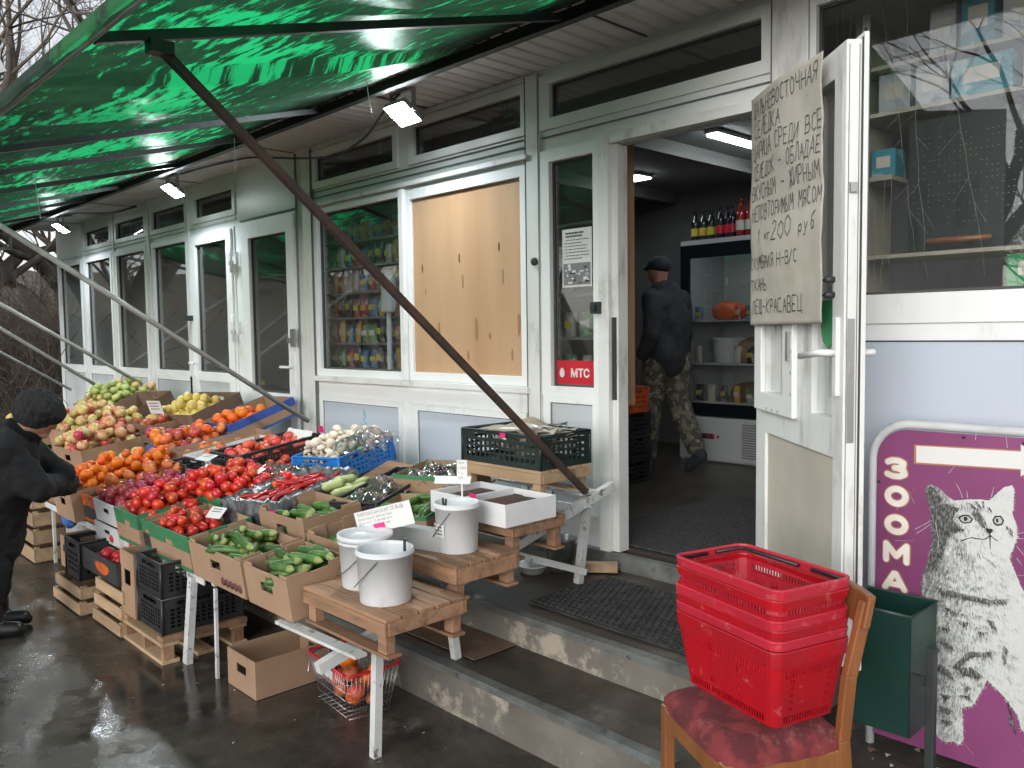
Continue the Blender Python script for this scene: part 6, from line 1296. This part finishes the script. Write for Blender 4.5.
heap([ME['apple_p'], ME['apple_y'], ME['apple_r']], M, .02, .48, .02, .28, .055, 20, .037, 'apple in the carton left of the quinces', 'apples left of the quinces', 'apple', 'apple', bump_(.3,.1,.2,.2,.05))
t, M = carton('tilted empty brown carton before the green apples', -7.15, 2.25, .55, .36, .13, rot=8, dz=.10, m='cardboard_dark', tilt=R(24))
t, M = carton('carton of small green apples at the rear left corner of the stand', -7.9, 2.25, .70, .46, .15, rot=6, dz=.10, fill=.12)
heap([ME['apple_g'], ME['apple_g'], ME['apple_y']], M, .0, .70, .0, .46, .12, 95, .037, 'small green apple in the rear left carton', 'green apples in the rear left carton', 'apple', 'apple', bump_(.4,.25,.4,.3,.12), sc=(.85,1.0))
t, M = carton('brown carton of pale apples at the far end of the stand', -8.1, 1.72, .62, .46, .15, rot=4, dz=.06, fill=.12)
heap([ME['apple_y'], ME['apple_g']], M, .0, .62, .0, .46, .12, 60, .037, 'pale apple at the far end of the stand', 'apples at the far end', 'apple', 'apple', bump_(.3,.25,.4,.3,.07))
tagcard(-6.28, 2.33, 1.03, 'white price card with writing standing behind the apples', .13, .12, 'paper', 30, 25, 3)
tagcard(-4.55, 1.96, .87, 'white price card lying left of the largest tomato heap', .14, .08, 'paper', 10, -70, 2)
tagcard(-3.70, 1.63, .735, 'white price card stuck in the front green carton', .10, .07, 'paper', 20, -50, 2)
tagcard(-3.95, 1.98, .86, 'small white card between the tomatoes and the pepper bag', .08, .05, 'paper', -10, -60)
tagcard(-4.42, 1.90, .84, 'tiny blank card beside the largest heap', .04, .03, 'paper', 0, -40)
tagcard(-4.42, 2.62, .98, 'magenta tag on the rear corner of the black slotted crate', .06, .045, 'magenta', 0, 10); tagcard(-4.36, 2.60, .93, 'second magenta tag just below the rear corner of the black crate', .05, .04, 'magenta', 0, 10)
t, M = pcrate('small black crate wedged before the white cartons of tomatoes', -4.98, 1.93, .24, .10, .10, rot=0, dz=.06)
# blue bag hanging left of the tangerines
o = fuse([], [((-5.86,1.60,.46),(.09,.06,.11)),((-5.80,1.58,.38),(.07,.05,.06))], .012, 'bag_blue', 'plastic_bag', None, .025, 14); tag(o, 'blue plastic bag hanging under the tangerine carton by the customer', 'bag')
# vase like blue flowers marks on the wall
mb = MB(); rf2 = random.Random(8)
for k in range(26):
    z = 1.00-.26*(k/26)**.8; wx = .01+.05*(k/26); x = -4.98+rf2.uniform(-wx, wx); r_ = rf2.uniform(.006,.016); mb.prism([(x+r_*math.cos(a)*rf2.uniform(.6,1.2), z+r_*math.sin(a)*rf2.uniform(.6,1.2)) for a in [q*math.pi/4 for q in range(8)]], FY-.0062, FY-.0052)
mat('sticker_teal', (.02,.35,.45), .5, (.3,.6,.65), 40); o = mb.build('wall_sticker', 'sticker_teal'); tag(o, 'small teal sprig sticker on the wall panel above the mushrooms', 'sticker')

# --- stepped pallets with tubs at the right end
def stool(name, label, x0, x1, y0, y1, ztop, fh=.062, legs=.07, m='wood', yrear=None, group=None):
    t = thing(name, label, 'pallet', ((x0+x1)/2, (y0+y1)/2, ztop-fh-legs), 0, group); n = 5; d = (y1-y0)/n
    for k in range(n):
        mb = MB(); mb.box(x0, x1, y0+k*d+.004, y0+(k+1)*d-.004, ztop-.014, ztop); mb.build('plank', m, t, world=True, bevel=.002)
    for yy in (y0, y1-.014): mb = MB(); mb.box(x0+.002, x1-.002, yy+.001, yy+.015, ztop-fh, ztop-.0145); mb.build('side_board', m, t, world=True, bevel=.002)
    for xx in (x0, x1-.016): mb = MB(); mb.box(xx+.001, xx+.017, y0+.016, y1-.016, ztop-fh, ztop-.0145); mb.build('end_board', m, t, world=True, bevel=.002)
    for xx in (x0+.018, x1-.068):
        for yy in (y0+.016, y1-.056): mb = MB(); mb.box(xx, xx+.05, yy, yy+.04, ztop-fh-legs, ztop-.0148); mb.build('block', m, t, world=True, bevel=.002)
    mb = MB(); mb.box(x0+.0, x1, y0+.01, y0+.07, ztop-fh-legs-.012, ztop-fh-legs-.0005); mb.box(x0, x1, y1-.07, y1-.01, ztop-fh-legs-.012, ztop-fh-legs-.0005); mb.build('base_plank', m, t, world=True, bevel=.002)
    return t
G_ = 'wooden pallets stepped up the right end of the stand'
stool('wooden_pallet', 'lowest stepped wooden pallet at the street, under the two front white tubs', -2.875, -2.32, 1.60, 1.97, .572, group=G_)
stool('wooden_pallet', 'second stepped wooden pallet, under the white tub with the handwritten tag', -2.86, -2.40, 1.985, 2.325, .665, .075, .055, group=G_)
stool('wooden_pallet', 'third stepped wooden pallet, under the white seed carton', -2.99, -2.45, 2.335, 2.66, .752, .05, .09, group=G_)
stool('wooden_pallet', 'highest stepped wooden pallet, under the dark green crate of dried fish', -3.12, -2.56, 2.615, 2.955, .93, .06, .055, 'wood_pale', group=G_)
def tub(label, x, y, z, r, h, lid, rot=0, oval=1.0, handle=True, labelled=False):
    t = thing('white_tub', label, 'tub', (x, y, z+.001), rot, 'white plastic tubs on the pallets')
    S = Matrix.Diagonal((1, oval, 1, 1)); mb = MB(); mb.lathe([(0,0),(r*.88,0),(r*.90,.004),(r*.985,h*.9),(r*1.03,h*.9),(r*1.04,h*.93),(r*1.0,h*.935),(r*1.005,h),(r*.965,h),(r*.955,h*.93),(r*.87,.008),(0,.008)], 0, 40, S); mb.build('tub_wall', 'plastic_white', t)
    if lid: mb = MB(); mb.lathe([(0,h+.004),(r*.93,h+.004),(r*.95,h+.014),(r*1.05,h+.016),(r*1.06,h-.006),(r*1.03,h-.006)], 0, 40, S); mb.build('lid', 'plastic_white', t)
    if handle:
        mb = MB(); P = [(r*1.04*math.cos(a), -(r*1.06)*oval*math.sin(a)-.004, h*.86-h*.62*math.sin(a)) for a in [k*math.pi/18 for k in range(19)]]; mb.tube(P, .0018, 0, 6); mb.build('wire_handle', 'wire', t)
    return t
tub('lidded white tub at the left of the lowest pallet', -2.715, 1.79, .572, .103, .19, True, R(-30))
tub('open white tub in front on the lowest pallet', -2.505, 1.735, .572, .105, .195, False, R(-48))
t3 = tub('open white tub with printed label on the second pallet', -2.58, 2.145, .665, .092, .20, False, R(-55))
mb = MB(); 
for k, (z0, z1, m_) in enumerate(((.07,.105,0),)):
    P = []; 
    for i in range(9): a = R(-75+i*7); P.append((.0905*math.cos(a), .0905*math.sin(a)))
    vs = []
    for x, y in P: f_ = 1.005+0; vs += [(x*1.0,y*1.0,.065),(x*1.035,y*1.035,.12)]
    mb.add(vs, [(2*i,2*i+2,2*i+3,2*i+1) for i in range(8)], 0)
    for L_ in range(3):
        for i in range(7):
            if rp.random() < .2: continue
            a0, a1 = R(-72+i*7), R(-72+i*7+5); z = .108-L_*.014; rr_ = .0945+.0018*(z/.05); mb.add([(rr_*math.cos(a0),rr_*math.sin(a0),z),(rr_*math.cos(a1),rr_*math.sin(a1),z),(rr_*math.cos(a1),rr_*math.sin(a1),z+.005),(rr_*math.cos(a0),rr_*math.sin(a0),z+.005)], [(0,1,2,3)], 1)
mb.build('printed_label', ['paper','ink'], t3)
def clip(x, y, z, rz, label):
    mb = MB(); Mx = Matrix.Translation((x,y,z)) @ Matrix.Rotation(rz,4,'Z')
    for s_ in (-1,1): mb.bar(Mx @ Vector((0,s_*.002,-.03)), Mx @ Vector((s_*.014,s_*.002,.028)), .008,.004)
    o = mb.build('clothes_peg', 'dark_metal'); tag(o, label, 'clothes peg')
clip(-2.56, 2.065, .865, R(-20), 'grey clothes peg on the rim of the tub with the label'); clip(-2.47, 1.80, .77, R(-40), 'dark clothes peg on the rim of the open front tub')
# handwritten sale card above the lidded tub
sc = thing('sale_card', 'white handwritten sale card with a magenta label above the lidded tub', 'sale card', (-2.62, 1.90, .79))
O = Vector((-2.83, 1.84, .735)); ux = Vector((.86, .47, .27)).normalized(); uz = Vector((-.25,-.12,.96)); uz = (uz-ux*uz.dot(ux)).normalized(); nx = ux.cross(uz).normalized()
MC = Matrix(((ux.x,nx.x*-1,uz.x,O.x),(ux.y,-nx.y,uz.y,O.y),(ux.z,-nx.z,uz.z,O.z),(0,0,0,1)))
mb = MB(); mb.box(0,.255,0,.0015,0,.095,0,MC); mb.build('card', 'white_print', sc, world=True)
mb = MB(); scrawl(mb, 'ТИХООКЕАНСКАЯ СЕЛЬДЬ', O+ux*.012+uz*.074+nx*.0006, ux, uz, .014, .0018, nx, adv=.80)
for k, (tx_, h_) in enumerate((('МАЛОСОЛЬНАЯ ЖИРНАЯ РЫБА',.009),('ЦЕНА ЗА КГ ОТЛИЧНЫЙ ВКУС',.009),('СЕЛЬДЬ ЗАСОЛ ДОМАШНИЙ',.009))): scrawl(mb, tx_, O+ux*.012+uz*(.057-.016*k)+nx*.0006, ux, uz, h_, .0011, nx, adv=.78)
mb.build('handwriting', 'ink_grey', sc, world=True)
mb = MB(); mb.box(.075,.125,-.0025,-.0005,.008,.034,0,MC); mb.build('magenta_label', 'magenta', sc, world=True)
# white tag standing at the seed carton
tg = thing('price_card', 'tall narrow white handwritten price card standing before the seed carton', 'price card', (-2.60, 2.24, .93)); mb = MB(); O = Vector((-2.66,2.215,.925)); ux = Vector((.83,.55,0)).normalized(); uz = Vector((0,0,1)); nx = ux.cross(uz)
MC = Matrix(((ux.x,-nx.x,0,O.x),(ux.y,-nx.y,0,O.y),(0,0,1,O.z),(0,0,0,1))); mb.box(0,.045,0,.001,0,.095,0,MC); mb.box(.018,.024,.0012,.003,-.09,.03,0,MC); mb.build('card', 'white_print', tg, world=True); mb = MB()
for k, w_ in enumerate(('РЫБА','К ПИВУ','1 кг','200')): scrawl(mb, w_, O+ux*.006+uz*(.078-.021*k)+nx*.0006, ux, uz, .009, .001, nx, adv=.78)
mb.build('handwriting', 'ink_grey', tg, world=True)
# white carton of sunflower seeds with two compartments, grey foam box behind the tubs
t, M = carton('white divided carton of dark sunflower seeds on the third pallet', -2.93, 2.285, .49, .30, .095, m='carton_white', tilt=0, z=.7525, hole=True, cat='carton')
mb = MB(); mb.box(.225,.235,.006,.294,.007,.094); mb.build('divider', 'carton_white', t)
for a, b in ((.012,.222),(.238,.478)):
    mb = MB(); n = 16; mb.add([M @ Vector((a+(b-a)*i/n, .008+.284*j/n, .066+.018*math.sin(math.pi*i/n)*math.sin(math.pi*j/n)+.003*noise.noise(Vector((i,j,a*9))))) for j in range(n+1) for i in range(n+1)], [(j*(n+1)+i,j*(n+1)+i+1,(j+1)*(n+1)+i+1,(j+1)*(n+1)+i) for j in range(n) for i in range(n)], 0, True)
    o = mb.build('sunflower_seeds', 'seed_brown'); tag(o, 'dark sunflower seeds in the '+('left' if a < .1 else 'right')+' half of the white carton', 'seeds', kind='stuff')
tagcard(-2.66, 2.303, .855, 'magenta tag on the front of the seed carton', .04, .018, 'magenta', 0, 0)
mb = MB(); Mx = Matrix.Translation((-2.86,2.0,.666)) @ Matrix.Rotation(R(14),4,'Z'); mb.panel([Mx @ Vector(q) for q in ((0,0,0),(.30,0,0),(.30,0,.085),(0,0,.085))], (), .012); mb.box(0,.30,.012,.11,0,.07,0,Mx); o = mb.build('foam_tray', 'carton_grey'); tag(o, 'grey white foam tray behind the lidded tub', 'tray')
# dark green crate of dried fish
t, M = pcrate('dark green plastic crate of dried fish on the highest pallet', -3.10, 2.62, .535, .335, .155, m='plastic_darkgreen', tilt=0, z=.931, nv=3, gap=.66)
lay(FISH, M, .12, .42, .05, .29, .05, 40, .027, 8, .35, 'dried silvery fish in the dark green crate', 'dried fish in the dark green crate', 'dried_fish', 'dried fish', per=5, flatk=.45, lift=1.25)
mb = MB(); Mx = M @ Matrix.Translation((.18,.08,.165)) @ Matrix.Rotation(R(-10),4,'Z') @ Matrix.Rotation(R(12),4,'X'); n = 8
mb.add([Mx @ Vector((.22*i/n, .16*j/n, .012*math.sin(i*.7)+.006*noise.noise(Vector((i,j,0))))) for j in range(n+1) for i in range(n+1)], [(j*(n+1)+i,j*(n+1)+i+1,(j+1)*(n+1)+i+1,(j+1)*(n+1)+i) for j in range(n) for i in range(n)],0,True); mat('kraft', (.36,.29,.20), .8, (.28,.22,.15), 6); o = mb.build('paper_piece', 'kraft'); tag(o, 'torn piece of brown paper lying on the dried fish', 'paper'); o.modifiers.new('s','SOLIDIFY').thickness = .001
tagcard(-2.80, 2.61, 1.075, 'magenta tag in the middle of the dried fish crate', .04, .02, 'magenta', 0, 0)

# ================================================================ UNDER THE STAND
def wood_crate(label, x0, x1, y0, y1, z0, rows, group, m='wood_pale', rh=.06, gap=.014):
    t = thing('wooden_crate', label, 'wooden crate', ((x0+x1)/2, (y0+y1)/2, z0), 0, group); H = rows*(rh+gap)
    for k in range(rows):
        z = z0+k*(rh+gap)+.008
        for (a, b, c, d) in ((x0,x1,y0,y0+.012),(x0,x1,y1-.012,y1)): mb = MB(); mb.box(a,b,c,d,z,z+rh); mb.build('slat', m, t, world=True, bevel=.002)
        for a in (x0, x1-.012): mb = MB(); mb.box(a+.0005,a+.0115,y0+.0125,y1-.0125,z,z+rh); mb.build('end_slat', m, t, world=True, bevel=.002)
    for x in (x0+.0125, x1-.0425):
        for y in (y0+.0125, y1-.0425): mb = MB(); mb.box(x,x+.03,y,y+.03,z0,z0+H); mb.build('corner_post', m, t, world=True)
    mb = MB()
    for k in range(4): yy = y0+.02+k*(y1-y0-.04)/4; mb.box(x0+.013,x1-.013,yy,yy+(y1-y0-.04)/4-.01,z0+.001,z0+.008)
    mb.build('bottom_slat', m, t, world=True); return H
wood_crate('low slatted wooden crate at the left under the stand, lower of two', -5.45, -4.95, 1.38, 1.75, 0, 1, 'wooden crates under the stand'); wood_crate('low slatted wooden crate at the left under the stand, upper of two', -5.43, -4.96, 1.39, 1.74, .085, 1, 'wooden crates under the stand')
for k in range(3): wood_crate(('bottom','middle','top')[k]+' wooden crate of the three under the tomato carton', -4.86+.01*k, -4.43+.004*k, 1.42+.008*k, 1.80, k*.085+.001, 1, 'wooden crates under the stand')
pt2 = thing('wooden_pallet', 'flat wooden pallet on the street under the black crates', 'pallet', (-4.2, 1.65, 0), 0, 'pallets on the street')
for z in (0.0, .085):
    for k in range(3): mb = MB(); yy = 1.44+k*.17; mb.box(-4.46,-3.92,yy,yy+.085,z,z+.018); mb.build('plank', 'wood_pale', pt2, world=True, bevel=.002)
for x in (-4.45,-4.20,-3.96):
    for y in (1.45,1.80): mb = MB(); mb.box(x,x+.035,y,y+.05,.0185,.0845); mb.build('block', 'wood', pt2, world=True)
for xa in (-3.99,-4.46): mb = MB(); mb.box(xa,xa+.07,1.445,1.87,.1035,.13); mb.build('rail', 'wood', pt2, world=True, bevel=.002)
for k in range(2): pcrate(('lower','upper')[k]+' black slotted plastic crate on the flat pallet under the stand', -4.26, 1.46, .31, .40, .17, tilt=0, z=.132+k*.176, nv=5, gap=.66, group='black crates under the stand')
o, M = carton('torn brown carton squeezed left of the black crates under the stand', -4.47, 1.45, .19, .36, .33, tilt=0, z=.132, hole=True)
for k in range(1):
    t, M = carton('black printed carton of large tomatoes on the wooden crates under the stand', -5.02, 1.43, .56, .36, .12, tilt=R(2), z=.262, m='carton_black', hole=False, fill=.07)
    mb = MB(); mb.prism([(.33+.11*math.cos(a), .06+.032*math.sin(a)+.006*math.cos(2*a)) for a in [q*math.pi/9 for q in range(18)]], -.0015, -.0004, 0); mb.build('printed_tomato', 'carton_orange', t)
    heap([ME['tomr'], ME['tom']], M, .02, .54, .02, .32, .045, 14, .046, 'large red tomato in the black carton under the stand', 'large tomatoes in the black carton', 'tomato', 'tomato', bump_(.28,.14,.3,.2,.0), sc=(1.3,1.45))
pcrate('dark plastic crate left of the tomato carton under the stand', -5.30, 1.42, .25, .33, .22, tilt=0, z=.172, nv=4); carton('small brown carton at the far left under the stand', -5.52, 1.45, .19, .3, .19, tilt=0, z=.172)
carton('empty open brown carton on the wet street', -3.51, 1.575, .265, .36, .165, tilt=0, z=.003, rot=0)
for k in range(4): wood_crate('wooden crate number %s of the far stack behind the customer' % ('one','two','three','four')[k] if False else ('bottom','second','third','top')[k]+' wooden crate of the far stack behind the customer', -6.9, -6.35, 1.50, 1.85, .001+k*.125, 1, 'far stack of wooden crates', rh=.09, gap=.02)
# wire shopping basket with red trim and tomatoes
wb = thing('wire_basket', 'wire shopping basket with red rim holding tomatoes beside the empty carton', 'wire basket', (-2.93, 1.86, 0), R(-6))
tp, bt = rrect(.38,.25,.03,3), rrect(.30,.19,.03,3); n = len(tp)
mb = MB(); zt_ = .205
for f_ in (0,.2,.4,.6,.8): P = [(bt[k][0]+(tp[k][0]-bt[k][0])*f_, bt[k][1]+(tp[k][1]-bt[k][1])*f_, .01+f_*(zt_-.01)) for k in range(n)]; mb.tube(P+[P[0]], .0014, 0, 4)
for s_ in range(60):
    u = s_/60*n; i = int(u); q = u-i; j = (i+1) % n
    # even spacing along the straight sides
def ringpt(P, s_):
    L = [math.dist(P[k], P[(k+1) % n]) for k in range(n)]; T = sum(L)*s_; k = 0
    while T > L[k] and k < n-1: T -= L[k]; k += 1
    a, b = P[k], P[(k+1) % n]; q = T/L[k]; return (a[0]+(b[0]-a[0])*q, a[1]+(b[1]-a[1])*q)
for s_ in range(64): a, b = ringpt(bt, s_/64), ringpt(tp, s_/64); mb.tube([(a[0],a[1],.01),(b[0],b[1],zt_)], .0012, 0, 4)
for k in range(9): x = -.14+k*.035; mb.tube([(x,-.098,.01),(x,.098,.01)], .0012, 0, 4)
mb.build('wire_cage', 'steel', wb)
mb = MB(); P = [(x,y,zt_) for x,y in tp]; mb.tube(P+[P[0]], .006, 0, 8); mb.build('red_rim', 'sticker_red', wb)
mb = MB(); mb.tube([(-.19,-.02,.205),(-.205,-.1,.18),(-.12,-.15,.14)], .004, 0, 6); mb.build('handle', 'steel', wb); mb = MB(); mb.box(.0,.07,-.131,-.129,.16,.195); mb.build('tag', 'panel_white', wb)
heap([ME['mand'], ME['tomp']], Matrix.Translation((-2.93,1.86,.012)), -.13, .13, -.085, .085, 0, 11, .04, 'orange tomato in the wire basket', 'orange tomatoes in the wire basket', 'tomato', 'tomato', sc=(1.02,1.15))
# handwritten-size puddle of ice / dirty snow is part of the street colour

# ================================================================ CUSTOMER AT THE LEFT
pe = thing('person', 'person in black padded coat and fluffy black hat bending over the tangerines', 'person', (-4.99, 1.02, 0))
f = Vector((.45,.89,0)).normalized(); s = Vector((f.y,-f.x,0)); O = Vector((-5.0,1.0,0))
def Q(a, b, z): return O+f*a+s*b+Vector((0,0,z))      # a forward, b to the right
hip, chest, neck, head = Q(-.02,0,.70), Q(.04,0,.92), Q(.15,0,1.06), Q(.24,0,1.14)
RS_, LS_ = Q(.10,.165,.99), Q(.10,-.165,.99); RE, LE = Q(.24,.13,.78), Q(.28,-.2,.80); RH, LH = Vector((-5.27,1.47,.70)), Vector((-5.44,1.46,.715))
def fingers(hd, d, up, lat):
    cs = []; P = hd
    for k, (o_, L, c_) in enumerate(((-.028,.055,.5),(-.010,.062,.55),(.009,.058,.6),(.026,.046,.65))):
        a = P+d*.035+lat*o_; b = a+d*L*.45-up*.006; c = b+d*L*.35-up*L*.35; e = c+d*L*.12-up*L*.30; cs += [(a,.0095,b,.0088),(b,.0088,c,.008),(c,.008,e,.0068)]
    a = P-lat*.026+d*.0; b = a-lat*.02+d*.03-up*.01; c = b+d*.026-up*.012; cs += [(a,.0115,b,.010),(b,.010,c,.008)]
    return cs
dR = (RH-RE).normalized(); upv = Vector((0,0,1)); latR = dR.cross(upv).normalized(); upR = latR.cross(dR).normalized(); dL = (LH-LE).normalized(); latL = dL.cross(upv).normalized(); upL = latL.cross(dL).normalized()
hx = Matrix.Rotation(math.atan2(f.y,f.x),4,'Z') @ Matrix.Rotation(R(32),4,'Y')
Hp = lambda a, b, c: head+(hx @ Vector((a,b,c)))
caps = [(hip,.14,chest,.14),(chest,.13,neck,.07),(neck,.055,head,.05),(RS_,.05,RE,.042),(RE,.04,RH,.026),(LS_,.05,LE,.042),(LE,.04,LH,.026),(Q(-.02,.09,.68),.085,Q(.02,.09,.38),.055),(Q(.02,.09,.38),.052,Q(-.01,.10,.08),.038),(Q(-.02,-.09,.68),.085,Q(.0,-.09,.38),.055),(Q(.0,-.09,.38),.052,Q(-.03,-.10,.08),.038)]
caps += fingers(RH, dR, upR, latR)+fingers(LH, dL, upL, -latL)
ells = [(head,(.088,.072,.108),hx),(Hp(.082,0,-.012),(.020,.012,.020),hx),(Hp(.06,0,-.075),(.028,.03,.022),hx),(Hp(.072,0,-.048),(.018,.024,.008),hx),(Hp(.05,.035,-.02),(.03,.022,.022),hx),(Hp(.05,-.035,-.02),(.03,.022,.022),hx),(RH+dR*.015,(.030,.030,.016),dR.to_track_quat('X','Z').to_matrix().to_4x4()),(LH+dL*.015,(.030,.030,.016),dL.to_track_quat('X','Z').to_matrix().to_4x4())]
fuse(caps, ells, .0065, 'skin', 'body', pe, iters=3)
mb = MB()
for sy in (-1,1): mb.lathe([(0,-.008),(.006,-.005),(.008,0),(.006,.005),(0,.008)], 0, 8, Matrix.Translation(Hp(.078,sy*.03,.012)))
mb.build('eyes', 'ink', pe, world=True)
ccaps = [(hip-Vector((0,0,.10)),.175,chest,.185),(chest,.18,Q(.10,0,1.00),.13),(RS_,.085,RE,.075),(RE,.075,RE.lerp(RH,.72),.058),(LS_,.085,LE,.075),(LE,.075,LE.lerp(LH,.72),.058),(LS_,.10,RS_,.10),(Q(-.02,0,.62),.18,Q(-.03,0,.50),.165)]
fuse(ccaps, [(Q(.03,0,.80),(.20,.19,.20)),(Q(.13,0,1.04),(.11,.12,.07))], .013, 'coat_black', 'coat', pe, .022, 9)
fuse([(RE.lerp(RH,.62),.062,RE.lerp(RH,.80),.064),(LE.lerp(LH,.62),.062,LE.lerp(LH,.80),.064)], [], .01, 'fur_black', 'cuffs', pe, .012, 40)
fuse([(Q(.10,-.09,1.05),.055,Q(.10,.09,1.05),.055)], [(Q(.06,0,1.07),(.10,.13,.05))], .012, 'fur_black', 'collar', pe, .018, 30)
fuse([], [(Hp(-.018,0,.045),(.125,.112,.092),hx),(Hp(-.03,0,.0),(.11,.115,.08),hx)], .010, 'fur_black', 'hat', pe, .010, 46)
fuse([(Q(-.02,.09,.60),.10,Q(.02,.09,.38),.075),(Q(.02,.09,.38),.072,Q(-.01,.10,.20),.062),(Q(-.02,-.09,.60),.10,Q(.0,-.09,.38),.075),(Q(.0,-.09,.38),.072,Q(-.03,-.10,.20),.062)], [], .012, 'coat_black', 'trousers', pe, .01, 12)
for a, b in ((-.01,.10),(-.03,-.10)): fuse([(Q(a,b,.28),.062,Q(a,b,.07),.052),(Q(a,b,.05),.045,Q(a+.12,b,.042),.038),(Q(a+.02,b,.035),.03,Q(a+.14,b,.03),.028)], [], .009, 'boot_black', 'boot', pe)

# ================================================================ TREES
def tree_mesh(seed, H=8, spread=1.0, depth=6, r0_=.24, twigs=True):
    rt = random.Random(seed); mb = MB()
    def br(p, d, L, r, k):
        n = 5; P = [p]; RS = [r]; q = p.copy(); dd = d.copy()
        for i in range(n): dd = (dd+Vector((rt.gauss(0,.13),rt.gauss(0,.13),rt.gauss(.03,.10)))).normalized(); q = q+dd*L/n; P.append(q.copy()); RS.append(r*(1-.45*(i+1)/n))
        mb.tube(P, r, 0 if k < 3 else 1, 8 if k < 2 else (5 if k < 4 else 3), rs=RS, caps=False)
        if k >= depth: return
        m = rt.choice((3,4)) if k else 4
        for j in range(m):
            i = rt.randint(2, n) if j else n; ax = Vector((rt.gauss(0,1),rt.gauss(0,1),rt.gauss(0,.5))).normalized(); nd = (dd+ax*rt.uniform(.45,.95)*spread).normalized()
            br(P[i], nd, L*rt.uniform(.6,.85), RS[i]*rt.uniform(.5,.75), k+1)
    br(Vector((0,0,-.1)), Vector((rt.gauss(0,.1),rt.gauss(0,.1),1)).normalized(), H*.27, r0_, 0)
    o = mb.build('t', ['bark','twig']); me = o.data; bpy.data.objects.remove(o); return me
def bush_mesh(seed, n=150, H=2.4, W=1.4):
    rt = random.Random(seed); mb = MB()
    for k in range(n):
        a = rt.uniform(0,6.28); r = rt.uniform(0,W*.45); p = Vector((r*math.cos(a),r*math.sin(a),0)); d = Vector((math.cos(a)*rt.uniform(0,.7),math.sin(a)*rt.uniform(0,.7),1)).normalized(); P = [p.copy()]; h = H*rt.uniform(.5,1.05); N_ = 9
        for i in range(N_): d = (d+Vector((rt.gauss(0,.22),rt.gauss(0,.22),rt.gauss(-.06,.12)))).normalized(); p = p+d*h/N_; P.append(p.copy())
        r_ = rt.uniform(.006,.016); mb.tube(P, r_, 0, 3, rs=[r_*(1-.7*i/N_) for i in range(N_+1)], caps=False)
        for q in range(4):
            i = rt.randint(2,N_-1); dd = Vector((rt.gauss(0,1),rt.gauss(0,1),rt.gauss(.3,.6))).normalized(); pp = P[i].copy(); P2 = [pp.copy()]
            for _ in range(4): dd = (dd+Vector((rt.gauss(0,.3),rt.gauss(0,.3),rt.gauss(0,.2)))).normalized(); pp = pp+dd*.13; P2.append(pp.copy())
            mb.tube(P2, .004, 0, 3, rs=[.005,.004,.003,.003,.002], caps=False)
    o = mb.build('b', ['twig']); me = o.data; bpy.data.objects.remove(o); return me
TM = [tree_mesh(3), tree_mesh(8, 9, 1.1), tree_mesh(15, 7, .9)]; BM = [bush_mesh(1), bush_mesh(2, 170, 2.8, 1.8)]
def tree(x, y, k, s_, rz, label, group='bare trees around the shop'):
    o = bpy.data.objects.new('bare_tree', TM[k]); C.objects.link(o); o.location = (x,y,0); o.rotation_euler = (0,0,rz); o.scale = (s_,s_,s_); tag(o, label, 'tree', group)
def bush(x, y, k, s_, rz, label): o = bpy.data.objects.new('bare_bush', BM[k]); C.objects.link(o); o.location = (x,y,-.02); o.rotation_euler = (0,0,rz); o.scale = (s_,s_,s_); tag(o, label, 'bush', 'bare bushes past the left end of the shop')
tree(-12.6,2.2+.9,0,1.15,.5,'bare brown tree just past the left end of the shop, its limbs over the awning') if False else None
tree(-15.2,3.95,1,1.75,.4,'thick bare tree with heavy limbs past the left end of the shop'); tree(-14.2,2.2,0,1.6,2.2,'bare tree behind the thick one past the left end of the shop'); tree(-22,6.5,2,2.0,4,'slim bare tree far behind the shop corner'); tree(-20,3.4,0,2.2,1,'farthest bare tree past the left end of the shop')
k = 0
for x, y, s_ in ((-13.6,3.5,1.0),(-14.4,3.0,.95),(-15.4,3.9,1.1),(-15.8,2.8,.9),(-16.8,3.8,1.15),(-17.6,4.7,1.2),(-18.6,3.9,1.1),(-20,5.0,1.3),(-21.5,4.2,1.3),(-23.5,5.6,1.5),(-14.0,4.6,1.2),(-19.5,2.9,1.2)):
    bush(x, y, k % 2, s_, k*1.3, 'tangled bare brown bush in the thicket past the left end of the shop'); k += 1
mb = MB(); n = 24; vs = [(-60+30*math.cos(0)*0+(-2+4*noise.noise(Vector((j*.3,i*.3,0)))), -30+i*3.5, .0+j*1.2) if False else (-27-j*2.2+1.5*noise.noise(Vector((i*.4,j*.5,0))), -30+i*3.2, j*.75+.5*noise.noise(Vector((i*.5,j*.4,7)))) for j in range(7) for i in range(n)]
mb.add(vs, [(j*n+i, j*n+i+1, (j+1)*n+i+1, (j+1)*n+i) for j in range(6) for i in range(n-1)], 0, True); struct('hillside', mb, 'leaf_litter')
for i, (x, y, kk, s_) in enumerate(((-21,-9,0,1.1),(-15,-11,1,1.2),(-10.5,-9,2,1.5),(-6,-9,0,1.7),(-3.0,-8.5,1,1.5),(2.5,-11,2,1.5),(6.5,-8,0,1.1),(-27,-12,1,1.3),(-3.5,-14,2,1.4))):
    tree(x, y, kk, s_, i*1.1, 'bare tree across the street, seen in the window reflections', 'bare trees across the street')
mb = MB(); n = 40; vs = [(-40+i*1.6, -15-j*1.2, [0,.5,.8,.9][j]+.4*noise.noise(Vector((i*.4,j,2)))) for j in range(4) for i in range(n)]
mb.add(vs, [(j*n+i, (j+1)*n+i, (j+1)*n+i+1, j*n+i+1) for j in range(3) for i in range(n-1)], 0, True); struct('embankment', mb, 'leaf_litter')
